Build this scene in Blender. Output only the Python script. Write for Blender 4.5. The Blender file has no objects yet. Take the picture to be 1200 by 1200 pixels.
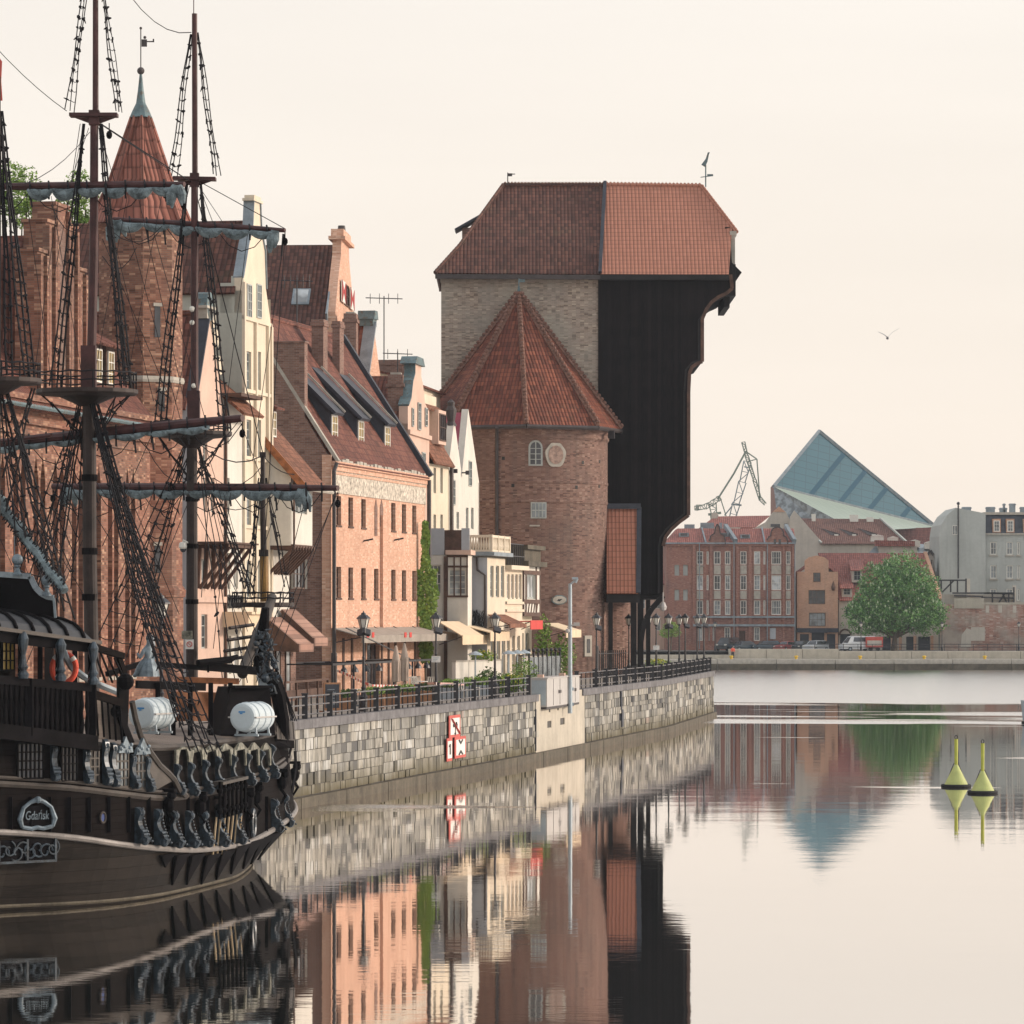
import bpy,math,random
from mathutils import Vector,Matrix
R=math.radians
rnd=random.Random(7)
S=bpy.context.scene
COL=S.collection

# ------------------------------------------------------------------ camera, sky, sun, exposure
F,CX,HY,CH=4700.0,600.0,722.0,7.3      # focal length in photo pixels, centre column, horizon row, eye height
cam_d=bpy.data.cameras.new('camera'); cam=bpy.data.objects.new('camera',cam_d); COL.objects.link(cam)
cam_d.sensor_width=36; cam_d.lens=36 * F / 1200; cam_d.shift_y=(HY - 600) / 1200
cam_d.clip_start=1; cam_d.clip_end=6000
cam.location=(0,0,CH); cam.rotation_euler=(R(90),0,0)
S.camera=cam
SUN_EL,SUN_AZ=17.0,80.0                    # degrees; azimuth from north (+Y) towards east (+X)
W=bpy.data.worlds.new('World'); S.world=W; W.use_nodes=True
nt=W.node_tree; nt.nodes.clear()
sky=nt.nodes.new('ShaderNodeTexSky'); sky.sky_type='NISHITA'; sky.sun_disc=False
sky.sun_elevation=R(SUN_EL); sky.sun_rotation=R(SUN_AZ)
sky.air_density=1.0; sky.dust_density=4.0; sky.ozone_density=1.0
mixn=nt.nodes.new('ShaderNodeMix'); mixn.data_type='RGBA'; mixn.inputs[0].default_value=0.88
tc=nt.nodes.new('ShaderNodeTexCoord'); sep=nt.nodes.new('ShaderNodeSeparateXYZ')
ramp=nt.nodes.new('ShaderNodeValToRGB')      # thin bright morning cloud over the whole sky
nt.links.new(tc.outputs['Generated'],sep.inputs[0]); nt.links.new(sep.outputs['Z'],ramp.inputs[0])
e=ramp.color_ramp.elements
e[0].position=0.0; e[0].color=(0.765,0.668,0.575,1)
e[1].position=0.22; e[1].color=(0.715,0.680,0.635,1)
k=ramp.color_ramp.elements.new(0.6); k.color=(0.66,0.67,0.69,1)
cn=nt.nodes.new('ShaderNodeTexNoise'); cn.inputs['Scale'].default_value=3.0; cn.inputs['Detail'].default_value=4
cmap=nt.nodes.new('ShaderNodeMapping'); cmap.inputs['Scale'].default_value=(1,1,9)
nt.links.new(tc.outputs['Generated'],cmap.inputs[0]); nt.links.new(cmap.outputs[0],cn.inputs[0])
mr=nt.nodes.new('ShaderNodeMapRange'); mr.inputs['To Min'].default_value=9.2; mr.inputs['To Max'].default_value=10.8
nt.links.new(cn.outputs[0],mr.inputs[0])
vm=nt.nodes.new('ShaderNodeVectorMath'); vm.operation='SCALE'
nt.links.new(ramp.outputs[0],vm.inputs[0]); nt.links.new(mr.outputs[0],vm.inputs['Scale'])
bg=nt.nodes.new('ShaderNodeBackground'); bg.inputs['Strength'].default_value=0.12
out=nt.nodes.new('ShaderNodeOutputWorld')
nt.links.new(sky.outputs[0],mixn.inputs[6]); nt.links.new(vm.outputs[0],mixn.inputs[7])
nt.links.new(mixn.outputs[2],bg.inputs[0]); nt.links.new(bg.outputs[0],out.inputs[0])
sd=bpy.data.lights.new('sun','SUN'); sd.energy=2.6; sd.angle=R(6); sd.color=(1.0,0.84,0.70)
sun=bpy.data.objects.new('sun',sd); COL.objects.link(sun)
_sv=Vector((math.sin(R(SUN_AZ)) * math.cos(R(SUN_EL)),math.cos(R(SUN_AZ)) * math.cos(R(SUN_EL)),math.sin(R(SUN_EL))))
sun.rotation_euler=_sv.to_track_quat('Z','Y').to_euler(); sun.location=_sv * 80
S.view_settings.view_transform='Standard'; S.view_settings.look='None'
S.view_settings.exposure=0.3; S.view_settings.gamma=1.0; S.view_settings.use_curve_mapping=False
S.render.engine='CYCLES'; S.cycles.use_denoising=True; S.cycles.max_bounces=6; S.cycles.volume_bounces=0
S.cycles.diffuse_bounces=3; S.cycles.glossy_bounces=4; S.cycles.transparent_max_bounces=8
S.cycles.sample_clamp_indirect=6

# ------------------------------------------------------------------ mesh helpers
def P(px,py,Y):
    """a point seen in the photograph at (px, py), standing Y metres away"""
    return Vector(((px - CX) * Y / F,Y,CH - (py - HY) * Y / F))
def V(*a): return Vector(a)

class MB:
    def __init__(s): s.v=[]; s.f=[]; s.uv=[]; s.sm=[]; s.tone=[]; s.cur=0.5
    def poly(s,pts,uv=None,smooth=False):
        pts=[Vector(p) for p in pts]; b=len(s.v)
        s.v.extend(pts); s.f.append(list(range(b,b + len(pts))))
        if uv is None:
            n=Vector((0,0,0))
            for i in range(len(pts)):
                a,c=pts[i],pts[(i + 1) % len(pts)]
                n+=Vector(((a.y - c.y) * (a.z + c.z),(a.z - c.z) * (a.x + c.x),(a.x - c.x) * (a.y + c.y)))
            if n.length < 1e-12: n=Vector((0,0,1))
            n.normalize()
            if abs(n.z) > 0.995: t=Vector((1,0,0)); w=Vector((0,1,0))
            else:
                t=Vector((0,0,1)).cross(n).normalized(); w=n.cross(t)
            if t.x < -1e-6 or (abs(t.x) <= 1e-6 and t.y < 0): t=-t
            uv=[(p.dot(t),p.dot(w)) for p in pts]
        s.uv.append(uv); s.sm.append(smooth); s.tone.append(s.cur)
    def box(s,x0,x1,y0,y1,z0,z1,M=None):
        c=[Vector((x,y,z)) for z in (z0,z1) for y in (y0,y1) for x in (x0,x1)]
        if M is not None: c=[M @ p for p in c]
        for q in ((0,2,3,1),(4,5,7,6),(0,1,5,4),(2,6,7,3),(0,4,6,2),(1,3,7,5)):
            s.poly([c[i] for i in q])
        return s
    def beam(s,p,q,w,h=None,up=(0,0,1)):
        p,q=Vector(p),Vector(q); d=(q - p); L=d.length
        if L < 1e-6: return s
        d /= L; h=h or w; u=Vector(up)
        if abs(d.dot(u)) > 0.98: u=Vector((1,0,0))
        a=d.cross(u).normalized(); b=a.cross(d)
        M=Matrix((( a.x,d.x,b.x,p.x),(a.y,d.y,b.y,p.y),(a.z,d.z,b.z,p.z),(0,0,0,1)))
        return s.box(-w / 2,w / 2,0,L,-h / 2,h / 2,M)
    def tube(s,pts,r,n=6,cap=True,smooth=True):
        pts=[Vector(p) for p in pts]
        rs=r if isinstance(r,(list,tuple)) else [r] * len(pts)
        rings=[]; up=Vector((0,0,1)); prev=None; acc=0; ls=[0]
        for i in range(1,len(pts)): acc+=(pts[i] - pts[i - 1]).length; ls.append(acc)
        for i,p in enumerate(pts):
            d=(pts[min(i + 1,len(pts) - 1)] - pts[max(i - 1,0)])
            if d.length < 1e-9: d=Vector((0,0,1))
            d.normalize()
            if prev is None:
                a=d.cross(up)
                if a.length < 0.05: a=d.cross(Vector((1,0,0)))
            else: a=prev - d * prev.dot(d)
            a.normalize(); prev=a; b=d.cross(a)
            rings.append([p + (a * math.cos(2 * math.pi * k / n) + b * math.sin(2 * math.pi * k / n)) * rs[i] for k in range(n)])
        for i in range(len(rings) - 1):
            c=2 * math.pi * max(rs[i],0.001) / n
            for k in range(n):
                k2=(k + 1) % n
                s.poly([rings[i][k],rings[i][k2],rings[i + 1][k2],rings[i + 1][k]],
                       uv=[(k * c,ls[i]),(k * c + c,ls[i]),(k * c + c,ls[i + 1]),(k * c,ls[i + 1])],smooth=smooth)
        if cap:
            s.poly(list(reversed(rings[0]))); s.poly(rings[-1])
        return s
    def lathe(s,prof,n=16,c=(0,0,0),a0=0,a1=360,smooth=True,ph=0.0,cap=True):
        """prof: [(radius, z)] bottom to top"""
        c=Vector(c); full=abs(a1 - a0) >= 359.9; R0=max(p[0] for p in prof)
        def pt(r,z,a): return c + Vector((r * math.cos(a),r * math.sin(a),z))
        an=[R(a0 + ph + (a1 - a0) * k / n) for k in range(n + 1)]
        ac=[0]
        for i in range(1,len(prof)): ac.append(ac[-1] + math.hypot(prof[i][0] - prof[i - 1][0],prof[i][1] - prof[i - 1][1]))
        for i in range(len(prof) - 1):
            (r0,z0),(r1,z1)=prof[i],prof[i + 1]
            for k in range(n):
                u0,u1=R0 * an[k],R0 * an[k + 1]
                s.poly([pt(r0,z0,an[k]),pt(r0,z0,an[k + 1]),pt(r1,z1,an[k + 1]),pt(r1,z1,an[k])],
                       uv=[(u0,ac[i]),(u1,ac[i]),(u1,ac[i + 1]),(u0,ac[i + 1])],smooth=smooth)
        if cap and full:
            for (r,z),rev in ((prof[0],True),(prof[-1],False)):
                if r > 1e-4:
                    q=[pt(r,z,a) for a in an[:-1]]
                    s.poly(list(reversed(q)) if rev else q)
        return s
    def ball(s,c,r,n=8,sq=1.0):
        m=max(4,n // 2 + 1)
        return s.lathe([(max(r * math.sin(math.pi * i / m),1e-4),-r * sq * math.cos(math.pi * i / m)) for i in range(m + 1)],n,c,cap=False)
    def prism(s,pts,ext):
        """flat polygon pushed along the vector ext"""
        pts=[Vector(p) for p in pts]; ext=Vector(ext); q=[p + ext for p in pts]
        s.poly(pts); s.poly(list(reversed(q)))
        for i in range(len(pts)):
            j=(i + 1) % len(pts); s.poly([pts[j],pts[i],q[i],q[j]])
        return s
    def build(s,name,mat,parent=None,loc=None,rz=0.0,weld=False):
        me=bpy.data.meshes.new(name); me.from_pydata([tuple(p) for p in s.v],[],s.f)
        uvl=me.uv_layers.new(name='UVMap'); i=0
        flat=[]
        for u in s.uv:
            for a in u: flat.extend((a[0],a[1]))
        uvl.data.foreach_set('uv',flat)
        me.polygons.foreach_set('use_smooth',s.sm)
        if any(abs(t - 0.5) > 1e-6 for t in s.tone):
            at=me.attributes.new('tone','FLOAT','FACE'); at.data.foreach_set('value',s.tone)
        me.materials.append(mat); me.update()
        if weld:
            import bmesh
            bm=bmesh.new(); bm.from_mesh(me); bmesh.ops.remove_doubles(bm,verts=bm.verts,dist=0.0005)
            bmesh.ops.recalc_face_normals(bm,faces=bm.faces); bm.to_mesh(me); bm.free()
        o=bpy.data.objects.new(name,me); COL.objects.link(o)
        if parent is not None: o.parent=parent
        if loc is not None: o.location=loc
        o.rotation_euler=(0,0,rz)
        return o

def tag(o,label=None,cat=None,group=None,kind=None):
    if label: o['label']=label
    if cat: o['category']=cat
    if group: o['group']=group
    if kind: o['kind']=kind
    return o
def empty(name,loc,rz=0.0,label=None,cat=None,group=None):
    o=bpy.data.objects.new(name,None); COL.objects.link(o); o.location=loc; o.rotation_euler=(0,0,rz)
    o.empty_display_size=0.3
    return tag(o,label,cat,group)
def kids(o): return [c for c in COL.objects if c.parent==o]
def copy_tree(o,loc=None,rz=None,label=None,parent=None,tree=None):
    if tree is None:
        tree={}
        for c in COL.objects:
            if c.parent is not None: tree.setdefault(c.parent,[]).append(c)
    c=o.copy(); COL.objects.link(c)
    if parent is not None: c.parent=parent
    if loc is not None: c.location=loc
    if rz is not None: c.rotation_euler=(0,0,rz)
    if label: c['label']=label
    for ch in tree.get(o,[]): copy_tree(ch,parent=c,tree=tree)
    return c

# ------------------------------------------------------------------ materials
class NT:
    def __init__(s,name):
        s.m=bpy.data.materials.new(name); s.m.use_nodes=True; s.t=s.m.node_tree
        s.b=s.t.nodes['Principled BSDF']; s.b.inputs['Roughness'].default_value=0.8
        s.b.inputs['Specular IOR Level'].default_value=0.3
    def n(s,typ,**kw):
        nd=s.t.nodes.new(typ)
        for k,v in kw.items():
            if k in ('operation','blend_type','data_type','attribute_name','attribute_type','feature','wave_type','bands_direction','noise_dimensions','offset','interpolation_type'): setattr(nd,k,v)
            else: nd.inputs[k.replace('_',' ')].default_value=v
        return nd
    def l(s,a,b): s.t.links.new(a,b)
    def math(s,op,a,b=None):
        nd=s.t.nodes.new('ShaderNodeMath'); nd.operation=op
        for i,x in enumerate((a,b)):
            if x is None: continue
            if isinstance(x,(int,float)): nd.inputs[i].default_value=x
            else: s.l(x,nd.inputs[i])
        return nd.outputs[0]
    def mix(s,f,a,b,typ='MIX'):
        nd=s.t.nodes.new('ShaderNodeMix'); nd.data_type='RGBA'; nd.blend_type=typ
        for i,x in ((0,f),(6,a),(7,b)):
            if isinstance(x,(int,float)): nd.inputs[i].default_value=x
            elif isinstance(x,tuple): nd.inputs[i].default_value=(x[0],x[1],x[2],1)
            else: s.l(x,nd.inputs[i])
        return nd.outputs[2]
    def noise(s,scale,detail=3,vec=None,rough=0.55):
        nd=s.n('ShaderNodeTexNoise',Scale=scale,Detail=detail,Roughness=rough)
        if vec is not None: s.l(vec,nd.inputs['Vector'])
        return nd.outputs[0]
    def obj(s): 
        if not hasattr(s,'_o'): s._o=s.n('ShaderNodeNewGeometry').outputs['Position']
        return s._o
    def uv(s):
        if not hasattr(s,'_u'): s._u=s.n('ShaderNodeUVMap').outputs[0]
        return s._u
    def vscale(s,vec,sc):
        nd=s.n('ShaderNodeVectorMath',operation='MULTIPLY'); s.l(vec,nd.inputs[0]); nd.inputs[1].default_value=sc
        return nd.outputs[0]
    def rng(s,x,a,b,c=0.0,d=1.0):
        nd=s.n('ShaderNodeMapRange'); s.l(x,nd.inputs[0])
        for i,v in ((1,a),(2,b),(3,c),(4,d)): nd.inputs[i].default_value=v
        return nd.outputs[0]
    def bump(s,h,strength=0.5,dist=0.02):
        nd=s.n('ShaderNodeBump',Strength=strength,Distance=dist); s.l(h,nd.inputs['Height']); s.l(nd.outputs[0],s.b.inputs['Normal'])
    def base(s,c):
        if isinstance(c,tuple): s.b.inputs['Base Color'].default_value=(c[0],c[1],c[2],1)
        else: s.l(c,s.b.inputs['Base Color'])

def m_plain(name,c,rough=0.6,var=0.15,scale=1.2,metal=0.0,streak=0.0,bump=0.0,spec=0.3,spot=None):
    """painted or rendered surface with wear: broad patches, fine grain, rain streaks"""
    t=NT(name); t.b.inputs['Roughness'].default_value=rough; t.b.inputs['Metallic'].default_value=metal
    t.b.inputs['Specular IOR Level'].default_value=spec
    n1=t.noise(scale,4,t.obj()); n2=t.noise(scale * 9,2,t.obj())
    a=t.math('ADD',t.math('MULTIPLY',n1,0.7),t.math('MULTIPLY',n2,0.3))
    d=tuple(x * (1 - var * 1.6) for x in c); u=tuple(min(1,x * (1 + var)) for x in c)
    cc=t.mix(t.rng(a,0.35,0.65),d,u)
    if streak:
        st=t.noise(1.0,3,t.vscale(t.obj(),(2.2,2.2,0.16)))
        cc=t.mix(t.rng(st,0.5,0.72,0,streak),cc,tuple(x * 0.45 for x in c))
    if spot: cc=t.mix(t.rng(t.noise(scale * 2.7,4,t.obj()),0.55,0.62),cc,spot)
    t.base(cc)
    if bump: t.bump(n2,bump,0.02)
    return t.m

def m_brick(name,c1,c2,mortar,dark=0.35,w=0.27,h=0.085,stain=(0.10,0.08,0.07),pale=None,mort=0.012,c3=None,patch=0.5):
    t=NT(name); uv=t.uv()
    nd=t.n('ShaderNodeTexBrick',Scale=1.0); nd.offset=0.5
    nd.inputs['Color1'].default_value=(*c1,1); nd.inputs['Color2'].default_value=(*c2,1); nd.inputs['Mortar'].default_value=(*mortar,1)
    nd.inputs['Mortar Size'].default_value=mort; nd.inputs['Brick Width'].default_value=w; nd.inputs['Row Height'].default_value=h
    nd.inputs['Mortar Smooth'].default_value=0.3
    t.l(uv,nd.inputs['Vector'])
    # each brick its own shade
    q=t.n('ShaderNodeVectorMath',operation='MULTIPLY'); t.l(uv,q.inputs[0]); q.inputs[1].default_value=(1 / w,1 / h,1)
    fl=t.n('ShaderNodeVectorMath',operation='FLOOR'); t.l(q.outputs[0],fl.inputs[0])
    wn=t.n('ShaderNodeTexWhiteNoise'); t.l(fl.outputs[0],wn.inputs['Vector'])
    col=t.mix(t.rng(wn.outputs[0],0.72,1.0,0,dark),nd.outputs[0],tuple(x * 0.4 for x in c1))
    if pale: col=t.mix(t.rng(wn.outputs[0],0.0,0.22,0.75,0.0),col,pale)
    if c3: col=t.mix(t.rng(t.noise(0.35,3,t.obj()),0.42,0.62,0,patch),col,c3,'MIX')
    big=t.noise(0.22,5,t.obj(),0.65)
    col=t.mix(t.rng(big,0.48,0.75,0,0.65),col,stain)
    st=t.noise(1.0,3,t.vscale(t.obj(),(1.4,1.4,0.12)))
    col=t.mix(t.rng(st,0.52,0.78,0,0.5),col,stain)
    t.base(col); t.b.inputs['Roughness'].default_value=0.9
    t.bump(t.math('SUBTRACT',1.0,nd.outputs['Fac']),0.5,0.012)
    return t.m

def m_tile(name,c1,c2,w=0.24,h=0.36,moss=(0.10,0.09,0.05),mossy=0.4,dirt=0.5,bump=1.0):
    """pantiles: waves across the slope, a step at every course, each tile its own shade"""
    t=NT(name); uv=t.uv()
    q=t.n('ShaderNodeVectorMath',operation='MULTIPLY'); t.l(uv,q.inputs[0]); q.inputs[1].default_value=(1 / w,1 / h,1)
    fl=t.n('ShaderNodeVectorMath',operation='FLOOR'); t.l(q.outputs[0],fl.inputs[0])
    wn=t.n('ShaderNodeTexWhiteNoise'); t.l(fl.outputs[0],wn.inputs['Vector'])
    sp=t.n('ShaderNodeSeparateXYZ'); t.l(q.outputs[0],sp.inputs[0])
    fx=t.math('FRACT',sp.outputs[0]); fy=t.math('FRACT',sp.outputs[1])
    wave=t.math('SINE',t.math('MULTIPLY',fx,math.pi))
    step=t.math('SUBTRACT',1.0,fy)
    col=t.mix(wn.outputs[0],c1,c2)
    w2=t.n('ShaderNodeTexWhiteNoise'); t.l(t.vscale(fl.outputs[0],(1.7,2.3,1)),w2.inputs['Vector'])
    col=t.mix(t.rng(w2.outputs[0],0.45,1.0,0,min(1,1.5 * dirt)),col,tuple(x * 0.38 for x in c1))
    # darker along the groove between two tiles and the lip of each course
    col=t.mix(t.rng(wave,0.0,0.45,0.9,0.0),col,tuple(x * 0.30 for x in c1))
    col=t.mix(t.rng(fy,0.0,0.22,0.8,0.0),col,tuple(x * 0.35 for x in c1))
    big=t.noise(0.3,5,t.obj(),0.65)
    col=t.mix(t.rng(big,0.45,0.72,0,dirt),col,tuple(x * 0.42 for x in c1))
    col=t.mix(t.rng(t.noise(0.8,5,t.obj(),0.7),0.56,0.68,0,mossy),col,moss)
    t.base(col); t.b.inputs['Roughness'].default_value=0.75
    t.bump(t.math('ADD',wave,t.math('MULTIPLY',step,0.5)),bump,0.06)
    return t.m

def m_wood(name,c,var=0.35,plank=0.2,axis=1,rough=0.6,spec=0.3,gap=0.5):
    """planks laid along u (axis 1: courses stack in v)"""
    t=NT(name); t.b.inputs['Roughness'].default_value=rough; t.b.inputs['Specular IOR Level'].default_value=spec
    sp=t.n('ShaderNodeSeparateXYZ'); t.l(t.uv(),sp.inputs[0])
    a=sp.outputs[1] if axis else sp.outputs[0]; b=sp.outputs[0] if axis else sp.outputs[1]
    q=t.math('DIVIDE',a,plank); fl=t.math('FLOOR',q); fr=t.math('FRACT',q)
    wn=t.n('ShaderNodeTexWhiteNoise',); wn.noise_dimensions='1D'; t.l(fl,wn.inputs['W'])
    cb=t.n('ShaderNodeCombineXYZ'); t.l(t.math('MULTIPLY',b,1.2),cb.inputs[0]); t.l(t.math('MULTIPLY',a,22.0),cb.inputs[1]); t.l(fl,cb.inputs[2])
    gr=t.noise(1.0,4,cb.outputs[0],0.6)
    col=t.mix(t.rng(gr,0.3,0.7),tuple(x * (1 - var) for x in c),tuple(x * (1 + var) for x in c))
    col=t.mix(t.math('MULTIPLY',wn.outputs[0],var),col,tuple(x * 1.9 for x in c))
    col=t.mix(t.rng(t.noise(0.8,4,t.obj()),0.45,0.7,0,0.5),col,tuple(x * 0.5 for x in c))
    e1=t.rng(fr,0.0,0.07,1,0)
    if gap: col=t.mix(t.math('MULTIPLY',e1,gap),col,tuple(x * 0.15 for x in c))
    t.base(col); t.bump(t.math('SUBTRACT',t.math('MULTIPLY',gr,0.3),e1),0.6,0.012)
    return t.m

M={}
M['brick_hall']=m_brick('brick_hall',(0.185,0.078,0.048),(0.27,0.125,0.08),(0.165,0.125,0.105),dark=0.9,pale=(0.52,0.33,0.22),patch=0.35,c3=(0.30,0.12,0.08))
M['brick_tower']=m_brick('brick_tower',(0.165,0.08,0.062),(0.235,0.125,0.095),(0.22,0.175,0.15),dark=0.9,pale=(0.34,0.235,0.185),c3=(0.17,0.10,0.08),patch=0.5)
M['brick_gate']=m_brick('brick_gate',(0.27,0.195,0.15),(0.35,0.275,0.22),(0.36,0.33,0.29),dark=0.8,pale=(0.55,0.46,0.36),c3=(0.36,0.34,0.29),patch=0.6,stain=(0.22,0.2,0.18))
M['brick_pink']=m_brick('brick_pink',(0.56,0.30,0.205),(0.64,0.38,0.27),(0.60,0.43,0.33),dark=0.25,pale=(0.75,0.55,0.42),stain=(0.40,0.23,0.16),mort=0.01)
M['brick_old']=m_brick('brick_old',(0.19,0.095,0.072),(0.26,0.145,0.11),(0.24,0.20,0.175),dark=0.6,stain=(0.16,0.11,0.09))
M['brick_far']=m_brick('brick_far',(0.25,0.095,0.07),(0.32,0.14,0.10),(0.27,0.18,0.15),dark=0.4,pale=(0.4,0.24,0.19),stain=(0.12,0.08,0.075))
M['brick_ruin']=m_brick('brick_ruin',(0.32,0.14,0.10),(0.40,0.22,0.17),(0.42,0.36,0.32),dark=0.5,pale=(0.55,0.46,0.40),c3=(0.40,0.34,0.29),patch=1.0,w=0.5,h=0.16)
M['brick_orange']=m_brick('brick_orange',(0.52,0.27,0.17),(0.58,0.33,0.22),(0.5,0.36,0.27),dark=0.3,stain=(0.3,0.2,0.15))
M['tile_dark']=m_tile('tile_dark',(0.10,0.040,0.031),(0.165,0.07,0.05),mossy=0.25)
M['tile_cone']=m_tile('tile_cone',(0.16,0.045,0.028),(0.26,0.085,0.048),mossy=0.2)
M['tile_new']=m_tile('tile_new',(0.40,0.17,0.112),(0.44,0.19,0.128),w=0.25,h=0.42,mossy=0.0,dirt=0.10,bump=0.6)
M['tile_red']=m_tile('tile_red',(0.17,0.058,0.042),(0.24,0.095,0.065),mossy=0.15)
M['tile_spire']=m_tile('tile_spire',(0.24,0.085,0.06),(0.33,0.135,0.10),w=0.34,h=0.62,mossy=0.12,dirt=0.35)
M['tile_brown']=m_tile('tile_brown',(0.24,0.10,0.06),(0.34,0.15,0.09),w=0.2,h=0.3,mossy=0.3,moss=(0.16,0.11,0.07))
M['tile_awning']=m_tile('tile_awning',(0.36,0.20,0.15),(0.42,0.25,0.19),w=3.0,h=0.3,mossy=0.2,bump=0.4)
M['tile_far']=m_tile('tile_far',(0.30,0.11,0.09),(0.36,0.14,0.115),w=0.3,h=0.4,mossy=0.1,dirt=0.3)
M['tile_far_dark']=m_tile('tile_far_dark',(0.17,0.085,0.07),(0.21,0.11,0.09),w=0.3,h=0.4,mossy=0.2,dirt=0.3)
M['cream']=m_plain('cream',(0.64,0.555,0.435),0.85,0.06,0.8,streak=0.12,bump=0.2)
M['white_plaster']=m_plain('white_plaster',(0.62,0.59,0.53),0.85,0.06,0.8,streak=0.15,bump=0.2)
M['grey_plaster']=m_plain('grey_plaster',(0.40,0.41,0.36),0.9,0.08,0.6,streak=0.2,bump=0.2)
M['blue_plaster']=m_plain('blue_plaster',(0.42,0.44,0.47),0.9,0.06,0.6,streak=0.15,bump=0.2)
M['pink_plaster']=m_plain('pink_plaster',(0.58,0.41,0.33),0.85,0.07,0.8,streak=0.15,bump=0.2)
M['far_plaster']=m_plain('far_plaster',(0.50,0.46,0.40),0.9,0.08,0.4,streak=0.25)
M['far_grey']=m_plain('far_grey',(0.40,0.42,0.40),0.9,0.07,0.3,streak=0.2)
M['frieze']=m_plain('frieze',(0.56,0.50,0.42),0.9,0.45,5.0,bump=0.6)
M['hip_tile']=m_plain('hip_tile',(0.19,0.10,0.075),0.8,0.4,6.0)
M['plaque']=m_plain('plaque',(0.33,0.23,0.19),0.9,0.3,4.0)
M['stone_trim']=m_plain('stone_trim',(0.40,0.37,0.32),0.85,0.15,2.0,streak=0.2)
M['lead']=m_plain('lead',(0.24,0.28,0.31),0.55,0.18,1.5,metal=0.3)
M['lead_dark']=m_plain('lead_dark',(0.045,0.05,0.065),0.5,0.2,1.5,metal=0.2)
M['copper']=m_plain('copper',(0.12,0.175,0.19),0.55,0.25,2.0,metal=0.2,spot=(0.12,0.11,0.09))
M['gutter']=m_plain('gutter',(0.06,0.05,0.05),0.5,0.2,2.0)
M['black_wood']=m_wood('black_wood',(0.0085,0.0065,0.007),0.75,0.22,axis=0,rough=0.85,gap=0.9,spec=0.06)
M['black_beam']=m_plain('black_beam',(0.018,0.015,0.016),0.75,0.3,1.5)
M['brown_beam']=m_plain('brown_beam',(0.10,0.055,0.04),0.7,0.3,2.5)
M['ship_wood']=m_wood('ship_wood',(0.007,0.0052,0.005),0.5,0.16,rough=0.7,spec=0.03)
M['ship_hull']=m_wood('ship_hull',(0.014,0.011,0.009),0.7,0.30,rough=0.55,spec=0.08,gap=0.3)
M['ship_black']=m_plain('ship_black',(0.006,0.005,0.006),0.7,0.4,2.0,spec=0.04)
M['ship_deck']=m_wood('ship_deck',(0.15,0.12,0.10),0.2,0.12,rough=0.6)
M['ship_rail']=m_plain('ship_rail',(0.055,0.045,0.038),0.5,0.25,3.0)
M['strake']=m_plain('strake',(0.20,0.18,0.165),0.4,0.2,3.0)
M['carving']=m_plain('carving',(0.032,0.047,0.062),0.36,0.6,6.0,metal=0.2,spec=0.6)
M['carving_gold']=m_plain('carving_gold',(0.20,0.195,0.155),0.45,0.5,7.0,metal=0.1)
M['silver']=m_plain('silver',(0.15,0.19,0.22),0.45,0.3,5.0,metal=0.3)
M['mast']=m_plain('mast',(0.06,0.022,0.022),0.5,0.3,2.0)
M['mast_dark']=m_plain('mast_dark',(0.028,0.018,0.016),0.55,0.4,2.0)
M['mast_ochre']=m_plain('mast_ochre',(0.24,0.13,0.03),0.5,0.3,2.0)
M['rope']=m_plain('rope',(0.010,0.009,0.012),0.8,0.3,3.0)
M['rope_tan']=m_plain('rope_tan',(0.42,0.32,0.20),0.8,0.2,3.0)
M['sail']=m_plain('sail',(0.15,0.19,0.205),0.9,0.45,4.0)
M['raft']=m_plain('raft',(0.50,0.57,0.60),0.35,0.05,2.0)
M['orange']=m_plain('orange',(0.75,0.10,0.05),0.5,0.1,4.0)
M['plank_orange']=m_plain('plank_orange',(0.30,0.11,0.04),0.5,0.3,4.0)
M['iron']=m_plain('iron',(0.02,0.02,0.026),0.4,0.3,3.0,spec=0.5)
M['grey_steel']=m_plain('grey_steel',(0.36,0.42,0.46),0.4,0.08,2.0,metal=0.3)
M['cabinet']=m_plain('cabinet',(0.44,0.42,0.40),0.5,0.06,2.0)
M['concrete']=m_plain('concrete',(0.45,0.41,0.34),0.9,0.10,0.7,streak=0.3,bump=0.3)
M['coping']=m_plain('coping',(0.15,0.145,0.15),0.8,0.25,1.5,bump=0.3)
M['footing']=m_plain('footing',(0.10,0.085,0.062),0.8,0.3,1.0,streak=0.5,bump=0.5)
M['sign_red']=m_plain('sign_red',(0.50,0.085,0.065),0.5,0.1,3.0)
M['sign_white']=m_plain('sign_white',(0.72,0.70,0.66),0.5,0.08,3.0)
M['sign_black']=m_plain('sign_black',(0.02,0.02,0.02),0.6,0.1,3.0)
M['shutter_red']=m_plain('shutter_red',(0.38,0.05,0.05),0.6,0.1,3.0)
M['magenta_tin']=m_plain('magenta_tin',(0.30,0.06,0.09),0.45,0.15,1.0,metal=0.2)
M['win_white']=m_plain('win_white',(0.70,0.68,0.62),0.5,0.06,4.0)
M['win_grey']=m_plain('win_grey',(0.36,0.38,0.36),0.55,0.1,4.0)
M['win_brown']=m_plain('win_brown',(0.085,0.045,0.03),0.55,0.15,4.0)
M['awning']=m_plain('awning',(0.34,0.30,0.26),0.9,0.12,1.5,streak=0.2)
M['awning_cream']=m_plain('awning_cream',(0.68,0.54,0.38),0.9,0.06,1.5)
M['awning_red']=m_plain('awning_red',(0.55,0.07,0.06),0.85,0.06,1.5)
M['canvas']=m_plain('canvas',(0.44,0.36,0.30),0.9,0.1,2.0)
M['yellow']=m_plain('yellow',(0.40,0.42,0.07),0.45,0.12,3.0)
M['buoy_cone']=m_plain('buoy_cone',(0.42,0.46,0.17),0.5,0.08,2.0)
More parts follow.
